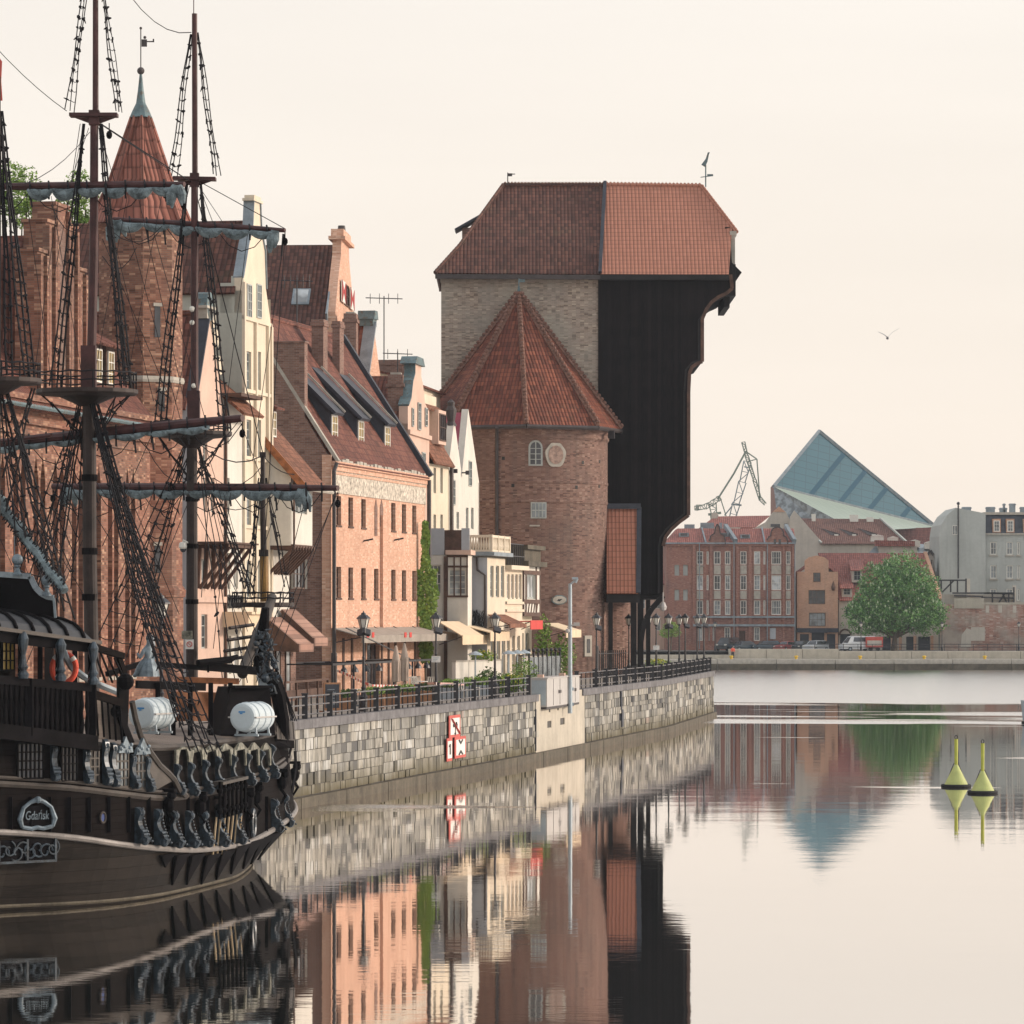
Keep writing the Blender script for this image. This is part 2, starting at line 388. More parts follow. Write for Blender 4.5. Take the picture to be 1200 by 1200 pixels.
M['yellow_paint']=m_plain('yellow_paint',(0.65,0.42,0.03),0.5,0.1,3.0)
M['mark_blue']=m_plain('mark_blue',(0.03,0.22,0.5),0.5,0.05,3.0)
M['awning_skin']=m_plain('awning_skin',(0.028,0.03,0.035),0.45,0.3,2.0,spec=0.5)
M['museum_seam']=m_plain('museum_seam',(0.03,0.10,0.15),0.4,0.05,0.2)
M['rubber']=m_plain('rubber',(0.02,0.02,0.02),0.8,0.1,3.0)
M['skin']=m_plain('skin',(0.45,0.27,0.20),0.6,0.05,3.0)
M['gull_white']=m_plain('gull_white',(0.55,0.55,0.56),0.7,0.1,8.0)
M['gull_grey']=m_plain('gull_grey',(0.22,0.23,0.25),0.7,0.1,8.0)
M['crane_green']=m_plain('crane_green',(0.22,0.27,0.22),0.7,0.15,0.3)
M['crane_blue']=m_plain('crane_blue',(0.23,0.29,0.32),0.7,0.15,0.3)
M['planter']=m_plain('planter',(0.33,0.17,0.09),0.7,0.2,4.0)
M['planter_grey']=m_plain('planter_grey',(0.34,0.38,0.42),0.6,0.1,4.0)
M['lamp_glass']=m_plain('lamp_glass',(0.62,0.60,0.54),0.25,0.05,5.0)
M['asphalt']=m_plain('asphalt',(0.10,0.095,0.09),0.9,0.15,0.5)
M['paving']=m_plain('paving',(0.27,0.24,0.21),0.85,0.15,0.6)
M['tyre']=m_plain('tyre',(0.02,0.02,0.02),0.8,0.1,3.0)

def m_glass(name,c,rough=0.12,spec=0.6):
    t=NT(name); t.b.inputs['Roughness'].default_value=rough; t.b.inputs['Specular IOR Level'].default_value=spec
    nz=t.noise(0.9,2,t.obj())
    t.base(t.mix(t.rng(nz,0.4,0.6),tuple(x * 0.6 for x in c),tuple(x * 1.5 for x in c)))
    return t.m
M['glass_dark']=m_glass('glass_dark',(0.035,0.038,0.045))
M['glass_grey']=m_glass('glass_grey',(0.16,0.18,0.19),0.2)
M['glass_curtain']=m_glass('glass_curtain',(0.34,0.36,0.37),0.3)
M['glass_warm']=m_glass('glass_warm',(0.22,0.15,0.04),0.3)
M['glass_blue']=m_glass('glass_blue',(0.01,0.04,0.16))
def m_leaf(name,c1,c2,c3=None):
    t=NT(name); g=t.n('ShaderNodeAttribute'); g.attribute_name='tone'
    col=t.mix(g.outputs['Fac'],c1,c2)
    if c3: col=t.mix(t.rng(g.outputs['Fac'],0.93,0.95),col,c3)
    t.base(col); t.b.inputs['Roughness'].default_value=0.6
    t.b.inputs['Transmission Weight'].default_value=0.0
    return t.m
M['leaf']=m_leaf('leaf',(0.035,0.075,0.02),(0.12,0.20,0.05))
M['leaf_chestnut']=m_leaf('leaf_chestnut',(0.06,0.16,0.045),(0.20,0.38,0.11),(0.40,0.48,0.30))
M['leaf_bright']=m_leaf('leaf_bright',(0.10,0.20,0.03),(0.26,0.38,0.08))
M['leaf_yellow']=m_leaf('leaf_yellow',(0.40,0.33,0.02),(0.62,0.55,0.05))
M['bark']=m_plain('bark',(0.10,0.08,0.06),0.9,0.3,4.0)

def m_stone():
    t=NT('quay_stone'); g=t.n('ShaderNodeAttribute'); g.attribute_name='tone'
    r=t.n('ShaderNodeValToRGB'); t.l(g.outputs['Fac'],r.inputs[0]); e=r.color_ramp.elements
    e[0].position=0; e[0].color=(0.035,0.035,0.045,1); e[1].position=1; e[1].color=(0.30,0.13,0.08,1)
    for p,c in ((0.12,(0.10,0.10,0.10)),(0.35,(0.25,0.245,0.225)),(0.6,(0.36,0.34,0.295)),(0.85,(0.47,0.445,0.39)),(0.97,(0.47,0.47,0.45))):
        q=e.new(p); q.color=(*c,1)
    st=t.noise(1.0,5,t.vscale(t.obj(),(4.0,2.6,0.7)),0.65)
    col=t.mix(t.rng(st,0.42,0.64,0,0.9),r.outputs[0],(0.11,0.105,0.09))
    sp=t.n('ShaderNodeSeparateXYZ'); t.l(t.obj(),sp.inputs[0])
    # weed and tide stain near the water
    wl=t.math('ADD',sp.outputs[2],t.math('MULTIPLY',t.noise(0.9,3,t.obj()),0.9))
    col=t.mix(t.rng(wl,0.8,1.9,0.95,0.0),col,(0.10,0.085,0.045))
    t.base(col); t.b.inputs['Roughness'].default_value=0.85; t.bump(t.noise(7,4,t.obj()),0.5,0.05)
    return t.m
M['quay_stone']=m_stone()

def m_water():
    t=NT('water'); tr=t.t; tr.nodes.remove(t.b)
    p=t.obj()
    a=t.noise(1.0,2,t.vscale(p,(0.9,2.2,1)),0.5)
    c=t.noise(1.0,2,t.vscale(p,(0.10,0.22,1)),0.5)
    fine=t.noise(1.0,2,t.vscale(p,(3.0,5.0,1)),0.5)
    sp=t.n('ShaderNodeSeparateXYZ'); t.l(p,sp.inputs[0])
    # long cat's-paws of breeze lying across the river, stronger towards the far bank
    mp=t.n('ShaderNodeMapping'); mp.inputs['Rotation'].default_value=(0,0,R(9)); t.l(p,mp.inputs[0])
    patch=t.noise(1.0,4,t.vscale(mp.outputs[0],(0.011,0.045,1)),0.6)
    far=t.math('ADD',t.rng(sp.outputs[1],225,300,0,0.13),t.rng(sp.outputs[1],330,380,0,0.3))
    rf=t.rng(t.math('ADD',patch,far),0.62,0.67,0.0,1.0)
    h=t.math('ADD',t.math('MULTIPLY',a,0.0012),t.math('MULTIPLY',c,0.0060))
    h=t.math('ADD',h,t.math('MULTIPLY',fine,t.math('MULTIPLY',t.math('ADD',rf,0.012),0.030)))
    b0=t.n('ShaderNodeBump',Strength=1.0,Distance=1.0); t.l(h,b0.inputs['Height'])
    # wavelets too small to see one by one: their slopes scatter the reflection upwards into the sky
    nz=t.n('ShaderNodeTexNoise',Scale=1.0,Detail=1.0); t.l(t.vscale(p,(7.0,9.0,1)),nz.inputs['Vector'])
    wv=t.n('ShaderNodeVectorMath',operation='MULTIPLY_ADD'); t.l(nz.outputs['Color'],wv.inputs[0]); wv.inputs[1].default_value=(0.10,0.10,0); wv.inputs[2].default_value=(-0.05,-0.14,0)
    ws=t.n('ShaderNodeVectorMath',operation='SCALE'); t.l(wv.outputs[0],ws.inputs[0]); t.l(rf,ws.inputs['Scale'])
    wa=t.n('ShaderNodeVectorMath',operation='ADD'); t.l(b0.outputs[0],wa.inputs[0]); t.l(ws.outputs[0],wa.inputs[1])
    bp=t.n('ShaderNodeVectorMath',operation='NORMALIZE'); t.l(wa.outputs[0],bp.inputs[0])
    gl=t.n('ShaderNodeBsdfGlossy',Roughness=0.025); gl.inputs['Color'].default_value=(0.97,0.945,0.93,1); t.l(bp.outputs[0],gl.inputs['Normal'])
    df=t.n('ShaderNodeBsdfDiffuse'); df.inputs['Color'].default_value=(0.020,0.026,0.024,1)
    fr=t.n('ShaderNodeFresnel',IOR=1.333); t.l(bp.outputs[0],fr.inputs['Normal'])
    f2=t.rng(fr.outputs[0],0.0,1.0,0.62,1.10)
    mx=t.n('ShaderNodeMixShader'); t.l(f2,mx.inputs[0]); t.l(df.outputs[0],mx.inputs[1]); t.l(gl.outputs[0],mx.inputs[2])
    t.l(mx.outputs[0],tr.nodes['Material Output'].inputs['Surface'])
    return t.m
M['water']=m_water()

# ------------------------------------------------------------------ the setting: water, ground, quay, far bank, air
Z0=3.3                                        # street level above the water
def FL(Y,off=0.0): return 0.187 * Y - 45.7 + off * 1.017   # line of the house fronts (off = metres towards the water)
QUAY=[V(-34.0,14,0),V(-8.24,152,0),V(0,196,0),V(4.85,223.5,0),V(9.5,250,0),V(14.5,289,0)]
def quay_at(Y):
    for a,b in zip(QUAY,QUAY[1:]):
        if Y <= b.y or b is QUAY[-1]:
            t=(Y - a.y) / (b.y - a.y); return a + (b - a) * t
def quay_dir(Y):
    for a,b in zip(QUAY,QUAY[1:]):
        if Y <= b.y or b is QUAY[-1]: return (b - a).normalized()
def quay_px(px,out=0.0):
    """point on the quay edge seen in photo column px"""
    lo,hi=60.0,289.0
    for _ in range(40):
        m=(lo + hi) / 2; q=quay_at(m); x=(q.x + out) / q.y * F + CX
        if x < px: lo=m
        else: hi=m
    return quay_at((lo + hi) / 2)

mb=MB()
ys=[-50,1140]
mb.poly([(-395,-50,0),(395,-50,0),(395,1140,0),(-395,1140,0)])
tag(mb.build('water',M['water']),kind='structure')

mb=MB()                                       # paved ground of the near bank, up to the quay edge
pts=[V(q.x - 0.25,q.y,Z0) for q in QUAY] + [V(13.0,291.5,Z0),V(-25,320,Z0),V(-300,380,Z0),V(-300,14,Z0)]
mb.poly(pts)
g=tag(mb.build('promenade',M['paving']),kind='structure')
mb=MB()
mb.poly([(-395,556,2.4),(395,556,2.4),(395,1138,2.4),(-395,1138,2.4)])
tag(mb.build('ground',M['asphalt']),kind='structure')
mb=MB()
mb.poly([(-395,-49,-0.9),(395,-49,-0.9),(395,1139,-0.9),(-395,1139,-0.9)])
tag(mb.build('riverbed',M['asphalt']),kind='structure')

# --- near quay: individual stones on a core, coping, concrete footing at the waterline
def quay_frame(q,d):                           # d along, n out over the water
    n=V(d.y,-d.x,0); return n
qroot=empty('quay_wall',(0,100,0),0,'stone block quay wall with iron railing running along the near river bank','quay wall')
def ql(p): return p - V(0,100,0)
core=MB(); stones=MB(); cope=MB(); foot=MB(); panel=MB()
pts=QUAY + [V(13.2,291.2,0)]
UT0,UT1=quay_px(627),quay_px(684)           # smooth concrete panel behind the steel cabinets
def pipeq(a,b,d,n,mb_,x0,x1,z0,z1,o0,o1):
    """box from a+d*x0 to a+d*x1, offsets o0..o1 along the outward normal"""
    mb_.box(x0,x1,-o1,-o0,z0,z1,Matrix(((d.x,-n.x,0,a.x),(d.y,-n.y,0,a.y - 100),(0,0,1,0),(0,0,0,1))))
for i in range(len(pts) - 1):
    a,b=pts[i],pts[i + 1]; L=(b - a).length; d=(b - a) / L; n=V(d.y,-d.x,0)
    pipeq(a,b,d,n,core,0,L,-0.9,2.99,-0.6,-0.02)
    if i==0: x=60.0                         # the stretch behind the camera's view stays plain
    else: x=0
    # courses
    zs=[0.42,0.90,1.38,1.86,2.30,2.68,2.98]
    secs=[]; u=x; tn=0.5
    while u < L: w=rnd.uniform(5,10); secs.append((u,min(L,u + w))); u+=w
    for s0,s1 in secs:
      nk=rnd.choice([5,6,6,7]); hs=[rnd.uniform(0.75,1.3) for _ in range(nk)]; zs=[0.42]
      for q in hs: zs.append(zs[-1] + q * 2.56 / sum(hs))
      for k in range(nk):
        u=s0 - rnd.uniform(0,0.4)
        while u < s1:
            w=rnd.choice([0.28,0.4,0.55,0.75,1.0,1.3]) * rnd.uniform(0.85,1.15)
            Y=(a + d * u).y
            inside=UT0.y - 0.2 < Y < UT1.y
            u0,u1=max(u,s0) + 0.01,min(u + w,s1) - 0.01
            if u1 > u0 and not inside:
                r=rnd.random(); tn=min(0.95,max(0.12,0.52 + (tn - 0.52) * 0.35 + rnd.gauss(0,0.25)))
                stones.cur=0.0 + rnd.random() * 0.15 if r < 0.09 else (0.985 if r > 0.992 else tn)
                o=rnd.uniform(0.0,0.06) if r > 0.035 else -0.012
                pipeq(a,b,d,n,stones,u0,u1,zs[k] + 0.006 + rnd.uniform(0,0.012),zs[k + 1] - 0.006 - rnd.uniform(0,0.012),-0.2,o)
            u+=w
    # coping stones
    u=0
    while u < L:
        w=min(2.4,L - u)
        if not (UT0.y - 0.2 < (a + d * (u + w / 2)).y < UT1.y):
            pipeq(a,b,d,n,cope,u + 0.01,u + w - 0.01,2.99,3.34,-0.55,0.12)
        u+=2.4
    u=0
    while u < L:
        w=min(7.7,L - u)
        pipeq(a,b,d,n,foot,u + 0.05,u + w - 0.05,-0.9,0.40,-0.3,0.26)
        u+=7.7
core.build('core',M['asphalt'],qroot)
stones.build('stone_facing',M['quay_stone'],qroot)
cope.build('coping',M['coping'],qroot)
foot.build('footing',M['footing'],qroot)
d=quay_dir(200); n=V(d.y,-d.x,0); L=(UT1 - UT0).length
d=(UT1 - UT0) / L
holes=[(0.22 * L,0.30 * L,1.55,1.9),(0.48 * L,0.57 * L,1.6,1.95),(0.25 * L,0.28 * L,2.35,2.62),(0.42 * L,0.45 * L,2.38,2.65)]
xs=sorted({0,L} | {h[0] for h in holes} | {h[1] for h in holes}); zz=sorted({0.40,2.98} | {h[2] for h in holes} | {h[3] for h in holes})
for x0,x1 in zip(xs,xs[1:]):
    for z0,z1 in zip(zz,zz[1:]):
        if not any(h[0] <= (x0 + x1) / 2 <= h[1] and h[2] <= (z0 + z1) / 2 <= h[3] for h in holes):
            pipeq(UT0,UT1,d,n,panel,x0,x1,z0,z1,-0.15,0.05)
pipeq(UT0,UT1,d,n,panel,0,L,2.98,3.32,-0.55,0.04)
panel.build('concrete_panel',M['concrete'],qroot)
mb=MB(); pipeq(UT0,UT1,d,n,mb,-0.25,-0.12,0.5,2.6,-0.05,0.10); mb.build('drain_slot',M['lead_dark'],qroot)
sl=quay_px(727); dd=quay_dir(240); nn=V(dd.y,-dd.x,0)
mb=MB(); pipeq(sl,sl,dd,nn,mb,-0.25,0.15,1.9,3.0,-0.1,0.10); pipeq(sl,sl,dd,nn,mb,0.0,0.6,0.9,1.9,-0.1,0.11); mb.build('drain_slot',M['lead_dark'],qroot)

# --- iron railing on the quay: posts, bars and two long rails
def railing(A,B,name_parent,posts_every=4.3):
    L=(B - A).length; d=(B - A) / L; n=V(d.y,-d.x,0)
    k=max(1,round(L / posts_every)); st=L / k
    pst=MB(); bars=MB(); rails=MB()
    def at(u,z,o=0): q=A + d * u + n * o; return V(q.x,q.y - 100,z)
    for i in range(k + 1):
        q=MB(); 
        q.beam(at(i * st,3.34,-0.25),at(i * st,4.28,-0.25),0.22,0.22); q.beam(at(i * st,4.28,-0.25),at(i * st,4.33,-0.25),0.27,0.27)
        q.build('post',M['iron'],name_parent)
    for i in range(k):
        for j in (0.25,0.5,0.75):
            bars=MB(); bars.beam(at((i + j) * st,3.34,-0.25),at((i + j) * st,4.22,-0.25),0.055); bars.build('bar',M['iron'],name_parent)
    for z in (3.50,3.86,4.20): rails=MB(); rails.tube([at(0,z,-0.25),at(L,z,-0.25)],0.032,6); rails.build('rail',M['coping'],name_parent)
ra=[quay_px(334),quay_px(625)]
rroot=empty('railing',(0,100,0),0,'iron railing on the quay edge left of the grey steel cabinets','railing','iron railings along the quay')
railing(ra[0],QUAY[2],rroot); railing(QUAY[2] + quay_dir(197) * 0.3,ra[1],rroot)
rroot=empty('railing',(0,100,0),0,'iron railing on the quay edge right of the grey steel cabinets, below the timber crane','railing','iron railings along the quay')
railing(quay_px(681),QUAY[3],rroot); railing(QUAY[3] + quay_dir(225) * 0.3,QUAY[4],rroot,3.6); railing(QUAY[4] + quay_dir(260) * 0.3,QUAY[5],rroot,3.6)

# --- far bank: low ledge, higher wall, yellow bollards, rail
mb=MB(); far=empty('embankment_wall',(0,546,0),0,'low grey stone embankment wall on the far bank below the parked cars','embankment wall')
def fz(py,Y): return CH - (py - HY) * Y / F
for x0 in range(-60,100,8):
    mb.box(x0 + 0.03,x0 + 7.97,0,6,-0.9,1.42 + rnd.uniform(-0.04,0.04))
mb.build('lower_ledge',M['stone_trim'],far)
mb=MB()
for x0 in range(-60,100,5):
    z=2.75 if 29 < x0 < 41 else 2.45
    mb.box(x0 + 0.03,x0 + 4.97,6,11,1.0,z if x0 >= 29 else 1.95)
mb.build('upper_wall',M['concrete'],far)
mb=MB()
for x0 in range(-60,100,8): mb.box(x0 + 0.05,x0 + 7.95,-0.25,0,-0.9,0.8)
mb.build('fender_boards',M['footing'],far)
fr=empty('railing',(0,556.5,0),0,'thin dark handrail on top of the far embankment under the chestnut tree','railing')
mb=MB()
for z in (3.0,3.4): mb.tube([(34,0,z),(96,0,z)],0.045,5)
mb.build('rails',M['iron'],fr)
mb=MB()
for i in range(32): mb.beam((34 + i * 2,0,2.4),(34 + i * 2,0,3.4),0.07)
mb.build('posts',M['iron'],fr)
bol=None
for px in (857,933,1008,1083,1154):
    Y=547.2; q=P(px,771,Y)
    if bol is None:
        b=MB(); b.lathe([(0.2,0),(0.17,0.22),(0.28,0.30),(0.28,0.42),(0.18,0.48),(0.0,0.5)],10)
        bol=b.build('mooring_bollard',M['yellow_paint'])
        o=bol
    else: o=bol.copy(); COL.objects.link(o)
    o.location=(q.x,Y,1.43)
    where={857: 'in front of the person in orange',933: 'below the parked cars left of the tree',1008: 'below the white van',1083: 'below the right side of the chestnut tree',1154: 'below the ruined brick wall'}[px]
    tag(o,'yellow mooring bollard on the far ledge ' + where,'bollard','yellow bollards on the far ledge')

# --- morning air
t=bpy.data.materials.new('haze'); t.use_nodes=True; t.node_tree.nodes.clear()
pv=t.node_tree.nodes.new('ShaderNodeVolumePrincipled'); ho=t.node_tree.nodes.new('ShaderNodeOutputMaterial')
pv.inputs['Color'].default_value=(0.80,0.90,1.0,1); pv.inputs['Density'].default_value=0.00011
pv.inputs['Anisotropy'].default_value=0.0
t.node_tree.links.new(pv.outputs[0],ho.inputs['Volume'])
mb=MB(); mb.box(-400,400,-60,1150,-2.0,75)
hz=tag(mb.build('haze',t),kind='stuff'); hz.display_type='WIRE'

# ------------------------------------------------------------------ building kit
_wc={}
def window_mesh(w,h,nx,ny,fm,gm,fw=0.07,ft=0.06,bar=0.04):
    key=(round(w,2),round(h,2),nx,ny,fm,gm,fw)
    if key in _wc: return _wc[key]
    a=MB()
    a.box(0,w,0,ft,0,fw); a.box(0,w,0,ft,h - fw,h); a.box(0,fw,0.002,ft,fw,h - fw); a.box(w - fw,w,0.002,ft,fw,h - fw)
    for i in range(1,nx): x=w * i / nx; a.box(x - bar / 2,x + bar / 2,0.004,ft,fw,h - fw)
    for j in range(1,ny): z=h * j / ny; a.box(fw,w - fw,0.008,ft - 0.01,z - bar / 2,z + bar / 2)
    g=MB(); g.poly([(fw / 2,ft * 0.7,fw / 2),(w - fw / 2,ft * 0.7,fw / 2),(w - fw / 2,ft * 0.7,h - fw / 2),(fw / 2,ft * 0.7,h - fw / 2)])
    fo=a.build('window',M[fm]); go=g.build('pane',M[gm])
    fd,gd=fo.data,go.data
    bpy.data.objects.remove(fo); bpy.data.objects.remove(go)
    _wc[key]=(fd,gd); return _wc[key]
GL=['glass_dark','glass_grey','glass_dark','glass_curtain']
class Bld:
    """a building with its own frame: x along the front (away from the camera), y into the building, z up from the ground"""
    def __init__(s,name,p0,p1,label,cat,group=None,z0=Z0):
        """p0, p1: (photo column, distance) of the two ends of the front"""
        a=V((p0[0] - CX) * p0[1] / F,p0[1],0); b=V((p1[0] - CX) * p1[1] / F,p1[1],0)
        s.L=(b - a).length; d=b - a; s.rz=math.atan2(d.y,d.x); s.o=V(a.x,a.y,z0); s.z0=z0
        s.root=empty(name,s.o,s.rz,label,cat,group)
        s.R=Matrix.Rotation(-s.rz,3,'Z')
    def ray(s,px,py):
        return s.R @ (V(0,0,CH) - s.o),s.R @ V((px - CX) / F,1,-(py - HY) / F)
    def f(s,px,py,y=0.0):
        o,d=s.ray(px,py); t=(y - o.y) / d.y; q=o + d * t; return q.x,q.z
    def sd(s,px,py,x=0.0):
        o,d=s.ray(px,py); t=(x - o.x) / d.x; q=o + d * t; return q.y,q.z
    def T(s,plane,off):
        if plane=='F': return lambda a,d,z: V(a,off + d,z)
        return lambda a,d,z: V(off + d,a,z)
    def wall(s,mb,plane,off,a0,a1,z0,z1,holes=(),rev=0.18):
        T=s.T(plane,off); hs=[h for h in holes]
        xs=sorted({a0,a1} | {h[0] for h in hs} | {h[1] for h in hs}); zs=sorted({z0,z1} | {h[2] for h in hs} | {h[3] for h in hs})
        xs=[x for x in xs if a0 - 1e-6 <= x <= a1 + 1e-6]; zs=[z for z in zs if z0 - 1e-6 <= z <= z1 + 1e-6]
        for x0,x1 in zip(xs,xs[1:]):
            for q0,q1 in zip(zs,zs[1:]):
                mx,mz=(x0 + x1) / 2,(q0 + q1) / 2
                if not any(h[0] < mx < h[1] and h[2] < mz < h[3] for h in hs):
                    mb.poly([T(x0,0,q0),T(x1,0,q0),T(x1,0,q1),T(x0,0,q1)])
        for h in hs:
            a,b,c,d=h[:4]; r=rev
            mb.poly([T(a,0,c),T(a,r,c),T(a,r,d),T(a,0,d)]); mb.poly([T(b,0,c),T(b,r,c),T(b,r,d),T(b,0,d)])
            mb.poly([T(a,0,c),T(b,0,c),T(b,r,c),T(a,r,c)]); mb.poly([T(a,0,d),T(b,0,d),T(b,r,d),T(a,r,d)])
    def win(s,plane,off,h,nx=2,ny=3,fm='win_white',gm=None,dep=0.11,fw=0.07,name='window'):
        gm=gm or rnd.choice(GL)
        fd,gd=window_mesh(h[1] - h[0],h[3] - h[2],nx,ny,fm,gm,fw)
        o=bpy.data.objects.new(name,fd); COL.objects.link(o); o.parent=s.root
        p=bpy.data.objects.new('pane',gd); COL.objects.link(p); p.parent=o
        if plane=='F': o.location=(h[0],off + dep,h[2])
        else: o.location=(off + dep,h[1],h[2]); o.rotation_euler=(0,0,R(-90))
        return o
    def hpx(s,px0,px1,py0,py1,y=0.0):
        """opening seen between columns px0..px1 and rows py0..py1 on the front plane"""
        xm,_=s.f((px0 + px1) / 2,700,y); a,_=s.f(px0,700,y); b,_=s.f(px1,700,y)
        z1=s.f((px0 + px1) / 2,py0,y)[1]; z0=s.f((px0 + px1) / 2,py1,y)[1]
        return (a,b,z0,z1)
    def spx(s,px0,px1,py0,py1,x=0.0):
        b,_=s.sd(px0,700,x); a,_=s.sd(px1,700,x)
        z1=s.sd((px0 + px1) / 2,py0,x)[1]; z0=s.sd((px0 + px1) / 2,py1,x)[1]
        return (a,b,z0,z1)
    def part(s,mb,name,mat): return mb.build(name,M[mat] if isinstance(mat,str) else mat,s.root)
def slab(mb,pts,th=0.12):
    """roof plane: polygon with thickness, pushed down along its own normal"""
    pts=[Vector(p) for p in pts]; n=(pts[1] - pts[0]).cross(pts[2] - pts[0])
    if n.z > 0: n=-n
    n.normalize(); mb.prism(pts,n * th)
def gable_house(b,D,he,hr,wall_m,roof_m,holesF=(),holesS=(),front='eave',ov=0.35,side_m=None,win=None,back=True,wname='wall'):
    """front='eave': ridge along the front; front='gable': ridge runs back from the front"""
    L=b.L; w=MB(); sidem=side_m or wall_m; sw=MB() if sidem != wall_m else w
    b.wall(w,'F',0,0,L,0,he,holesF)
    b.wall(sw,'S',0,0,D,0,he,holesS)
    w.poly([(L,0,0),(L,D,0),(L,D,he),(L,0,he)]); w.poly([(0,D,0),(L,D,0),(L,D,he),(0,D,he)])
    r=MB()
    if front=='eave':
        sw.poly([(0,0,he),(0,D,he),(0,D / 2,hr)]); w.poly([(L,0,he),(L,D,he),(L,D / 2,hr)])
        k=(hr - he) / (D / 2); o=ov
        slab(r,[(-0.12,-o,he - o * k + 0.08),(L + 0.12,-o,he - o * k + 0.08),(L + 0.12,D / 2,hr + 0.08),(-0.12,D / 2,hr + 0.08)])
        slab(r,[(-0.12,D + o,he - o * k + 0.08),(L + 0.12,D + o,he - o * k + 0.08),(L + 0.12,D / 2,hr + 0.08),(-0.12,D / 2,hr + 0.08)])
        rt=MB(); rt.tube([(-0.12,D / 2,hr + 0.06),(L + 0.12,D / 2,hr + 0.06)],0.14,8); 
    else:
        w.poly([(0,0,he),(L,0,he),(L / 2,0,hr)]); w.poly([(0,D,he),(L,D,he),(L / 2,D,hr)])
        k=(hr - he) / (L / 2); o=ov
        slab(r,[(-o,0.25,he - o * k + 0.05),(-o,D + 0.1,he - o * k + 0.05),(L / 2,D + 0.1,hr + 0.05),(L / 2,0.25,hr + 0.05)])
        slab(r,[(L + o,0.25,he - o * k + 0.05),(L + o,D + 0.1,he - o * k + 0.05),(L / 2,D + 0.1,hr + 0.05),(L / 2,0.25,hr + 0.05)])
        rt=MB(); rt.tube([(L / 2,0.25,hr + 0.05),(L / 2,D,hr + 0.05)],0.14,8)
    b.part(w,wname,wall_m)
    if sw is not w: b.part(sw,'side_wall',sidem)
    ro=b.part(r,'roof',roof_m); rt.build('ridge',M[roof_m],ro)
    if win:
        for h in holesF: b.win('F',0,h,**win)
        for h in holesS: b.win('S',0,h,**win)
    return ro
def chimney(b,x,y,z0,z1,w=0.9,d=0.6,mat='brick_old',parent=None):
    m=MB(); m.box(x - d / 2,x + d / 2,y - w / 2,y + w / 2,z0,z1 - 0.35); m.box(x - d / 2 - 0.06,x + d / 2 + 0.06,y - w / 2 - 0.06,y + w / 2 + 0.06,z1 - 0.35,z1 - 0.15)
    m.box(x - d / 2 - 0.02,x + d / 2 + 0.02,y - w / 2 - 0.02,y + w / 2 + 0.02,z1 - 0.15,z1)
    o=m.build('chimney',M[mat],parent or b.root)
    return o
def coping_line(b,name,mat,pts,w=0.22,h=0.16,parent=None):
    m=MB()
    for p,q in zip(pts,pts[1:]): m.beam(p,q,w,h)
    return m.build(name,M[mat],parent or b.root)
def text(s,size,mat,M4,ext=0.02,parent=None,name='lettering',font_shear=0.0):
    cu=bpy.data.curves.new(name,'FONT'); cu.body=s; cu.size=size; cu.extrude=ext; cu.align_x='CENTER'; cu.align_y='CENTER'; cu.shear=font_shear
    o=bpy.data.objects.new(name,cu); COL.objects.link(o)
    dg=bpy.context.evaluated_depsgraph_get(); dg.update()
    me=bpy.data.meshes.new_from_object(o.evaluated_get(dg)); bpy.data.objects.remove(o); bpy.data.curves.remove(cu)
    me.transform(M4); me.materials.clear(); me.materials.append(M[mat]); me.name=name
    o=bpy.data.objects.new(name,me); COL.objects.link(o)
    if parent: o.parent=parent
    return o
# text lies in its x (reading) / y (up) plane, facing +z:  these turn it to face a building's front (-y) or side (-x)
def on_front(x,y,z): return Matrix(((1,0,0,x),(0,0,-1,y),(0,1,0,z),(0,0,0,1)))
def on_side(x,y,z): return Matrix(((0,0,-1,x),(-1,0,0,y),(0,1,0,z),(0,0,0,1)))

# ------------------------------------------------------------------ the row of houses on the near bank
def YL(px): return 45.7 / (0.187 + (600 - px) / 4700.0)

# --- long brick hall with lancet niches, stepped gable and dormers
b=Bld('brick_hall',(-70,YL(-70)),(176,YL(176)),'long gothic brick hall with tall pointed niches behind the sailing ship','building')
L=b.L; he=12.2; D=10.4; hr=18.6
w=MB(); nich=MB(); holes=[]
x=0.9
while x + 1.35 < L:
    holes.append((x,x + 0.62,1.6,10.0)); holes.append((x + 0.86,x + 1.48,1.6,10.0)); x+=2.45
b.wall(w,'F',0,0,L,0,he,holes,rev=0.6)
for h in holes:
    m=(h[0] + h[1]) / 2
    w.prism([(h[0],0.0,h[3] - 0.9),(m,0,h[3]),(h[0],0,h[3])],(0,0.58,0)); w.prism([(h[1],0.0,h[3] - 0.9),(m,0,h[3]),(h[1],0,h[3])],(0,0.58,0))
    nich.poly([(h[0],0.6,h[2]),(h[1],0.6,h[2]),(h[1],0.6,h[3]),(h[0],0.6,h[3])])
for z,o in ((10.7,0.10),(11.1,0.18),(11.6,0.26),(11.95,0.38)): w.box(-0.05,L + 0.02,-o,0.0,z,z + 0.22)
w.box(-0.05,L + 0.02,-0.12,0.0,0,1.3)
w.poly([(0,0,0),(0,D,0),(0,D,he),(0,0,he)]); w.poly([(L,0,0),(L,D,0),(L,D,he),(L,0,he)]); w.poly([(0,D,0),(L,D,0),(L,D,he),(0,D,he)])
w.poly([(0,0,he),(0,D,he),(0,D / 2,hr)]); w.poly([(L,0,he),(L,D,he),(L,D / 2,hr)])
b.part(w,'wall','brick_hall'); b.part(nich,'niches','brick_old')
sl_=MB()
for h in holes: sl_.box(h[0] - 0.03,h[1] + 0.03,-0.05,0.4,h[2] - 0.14,h[2] + 0.0)
b.part(sl_,'sills','stone_trim')
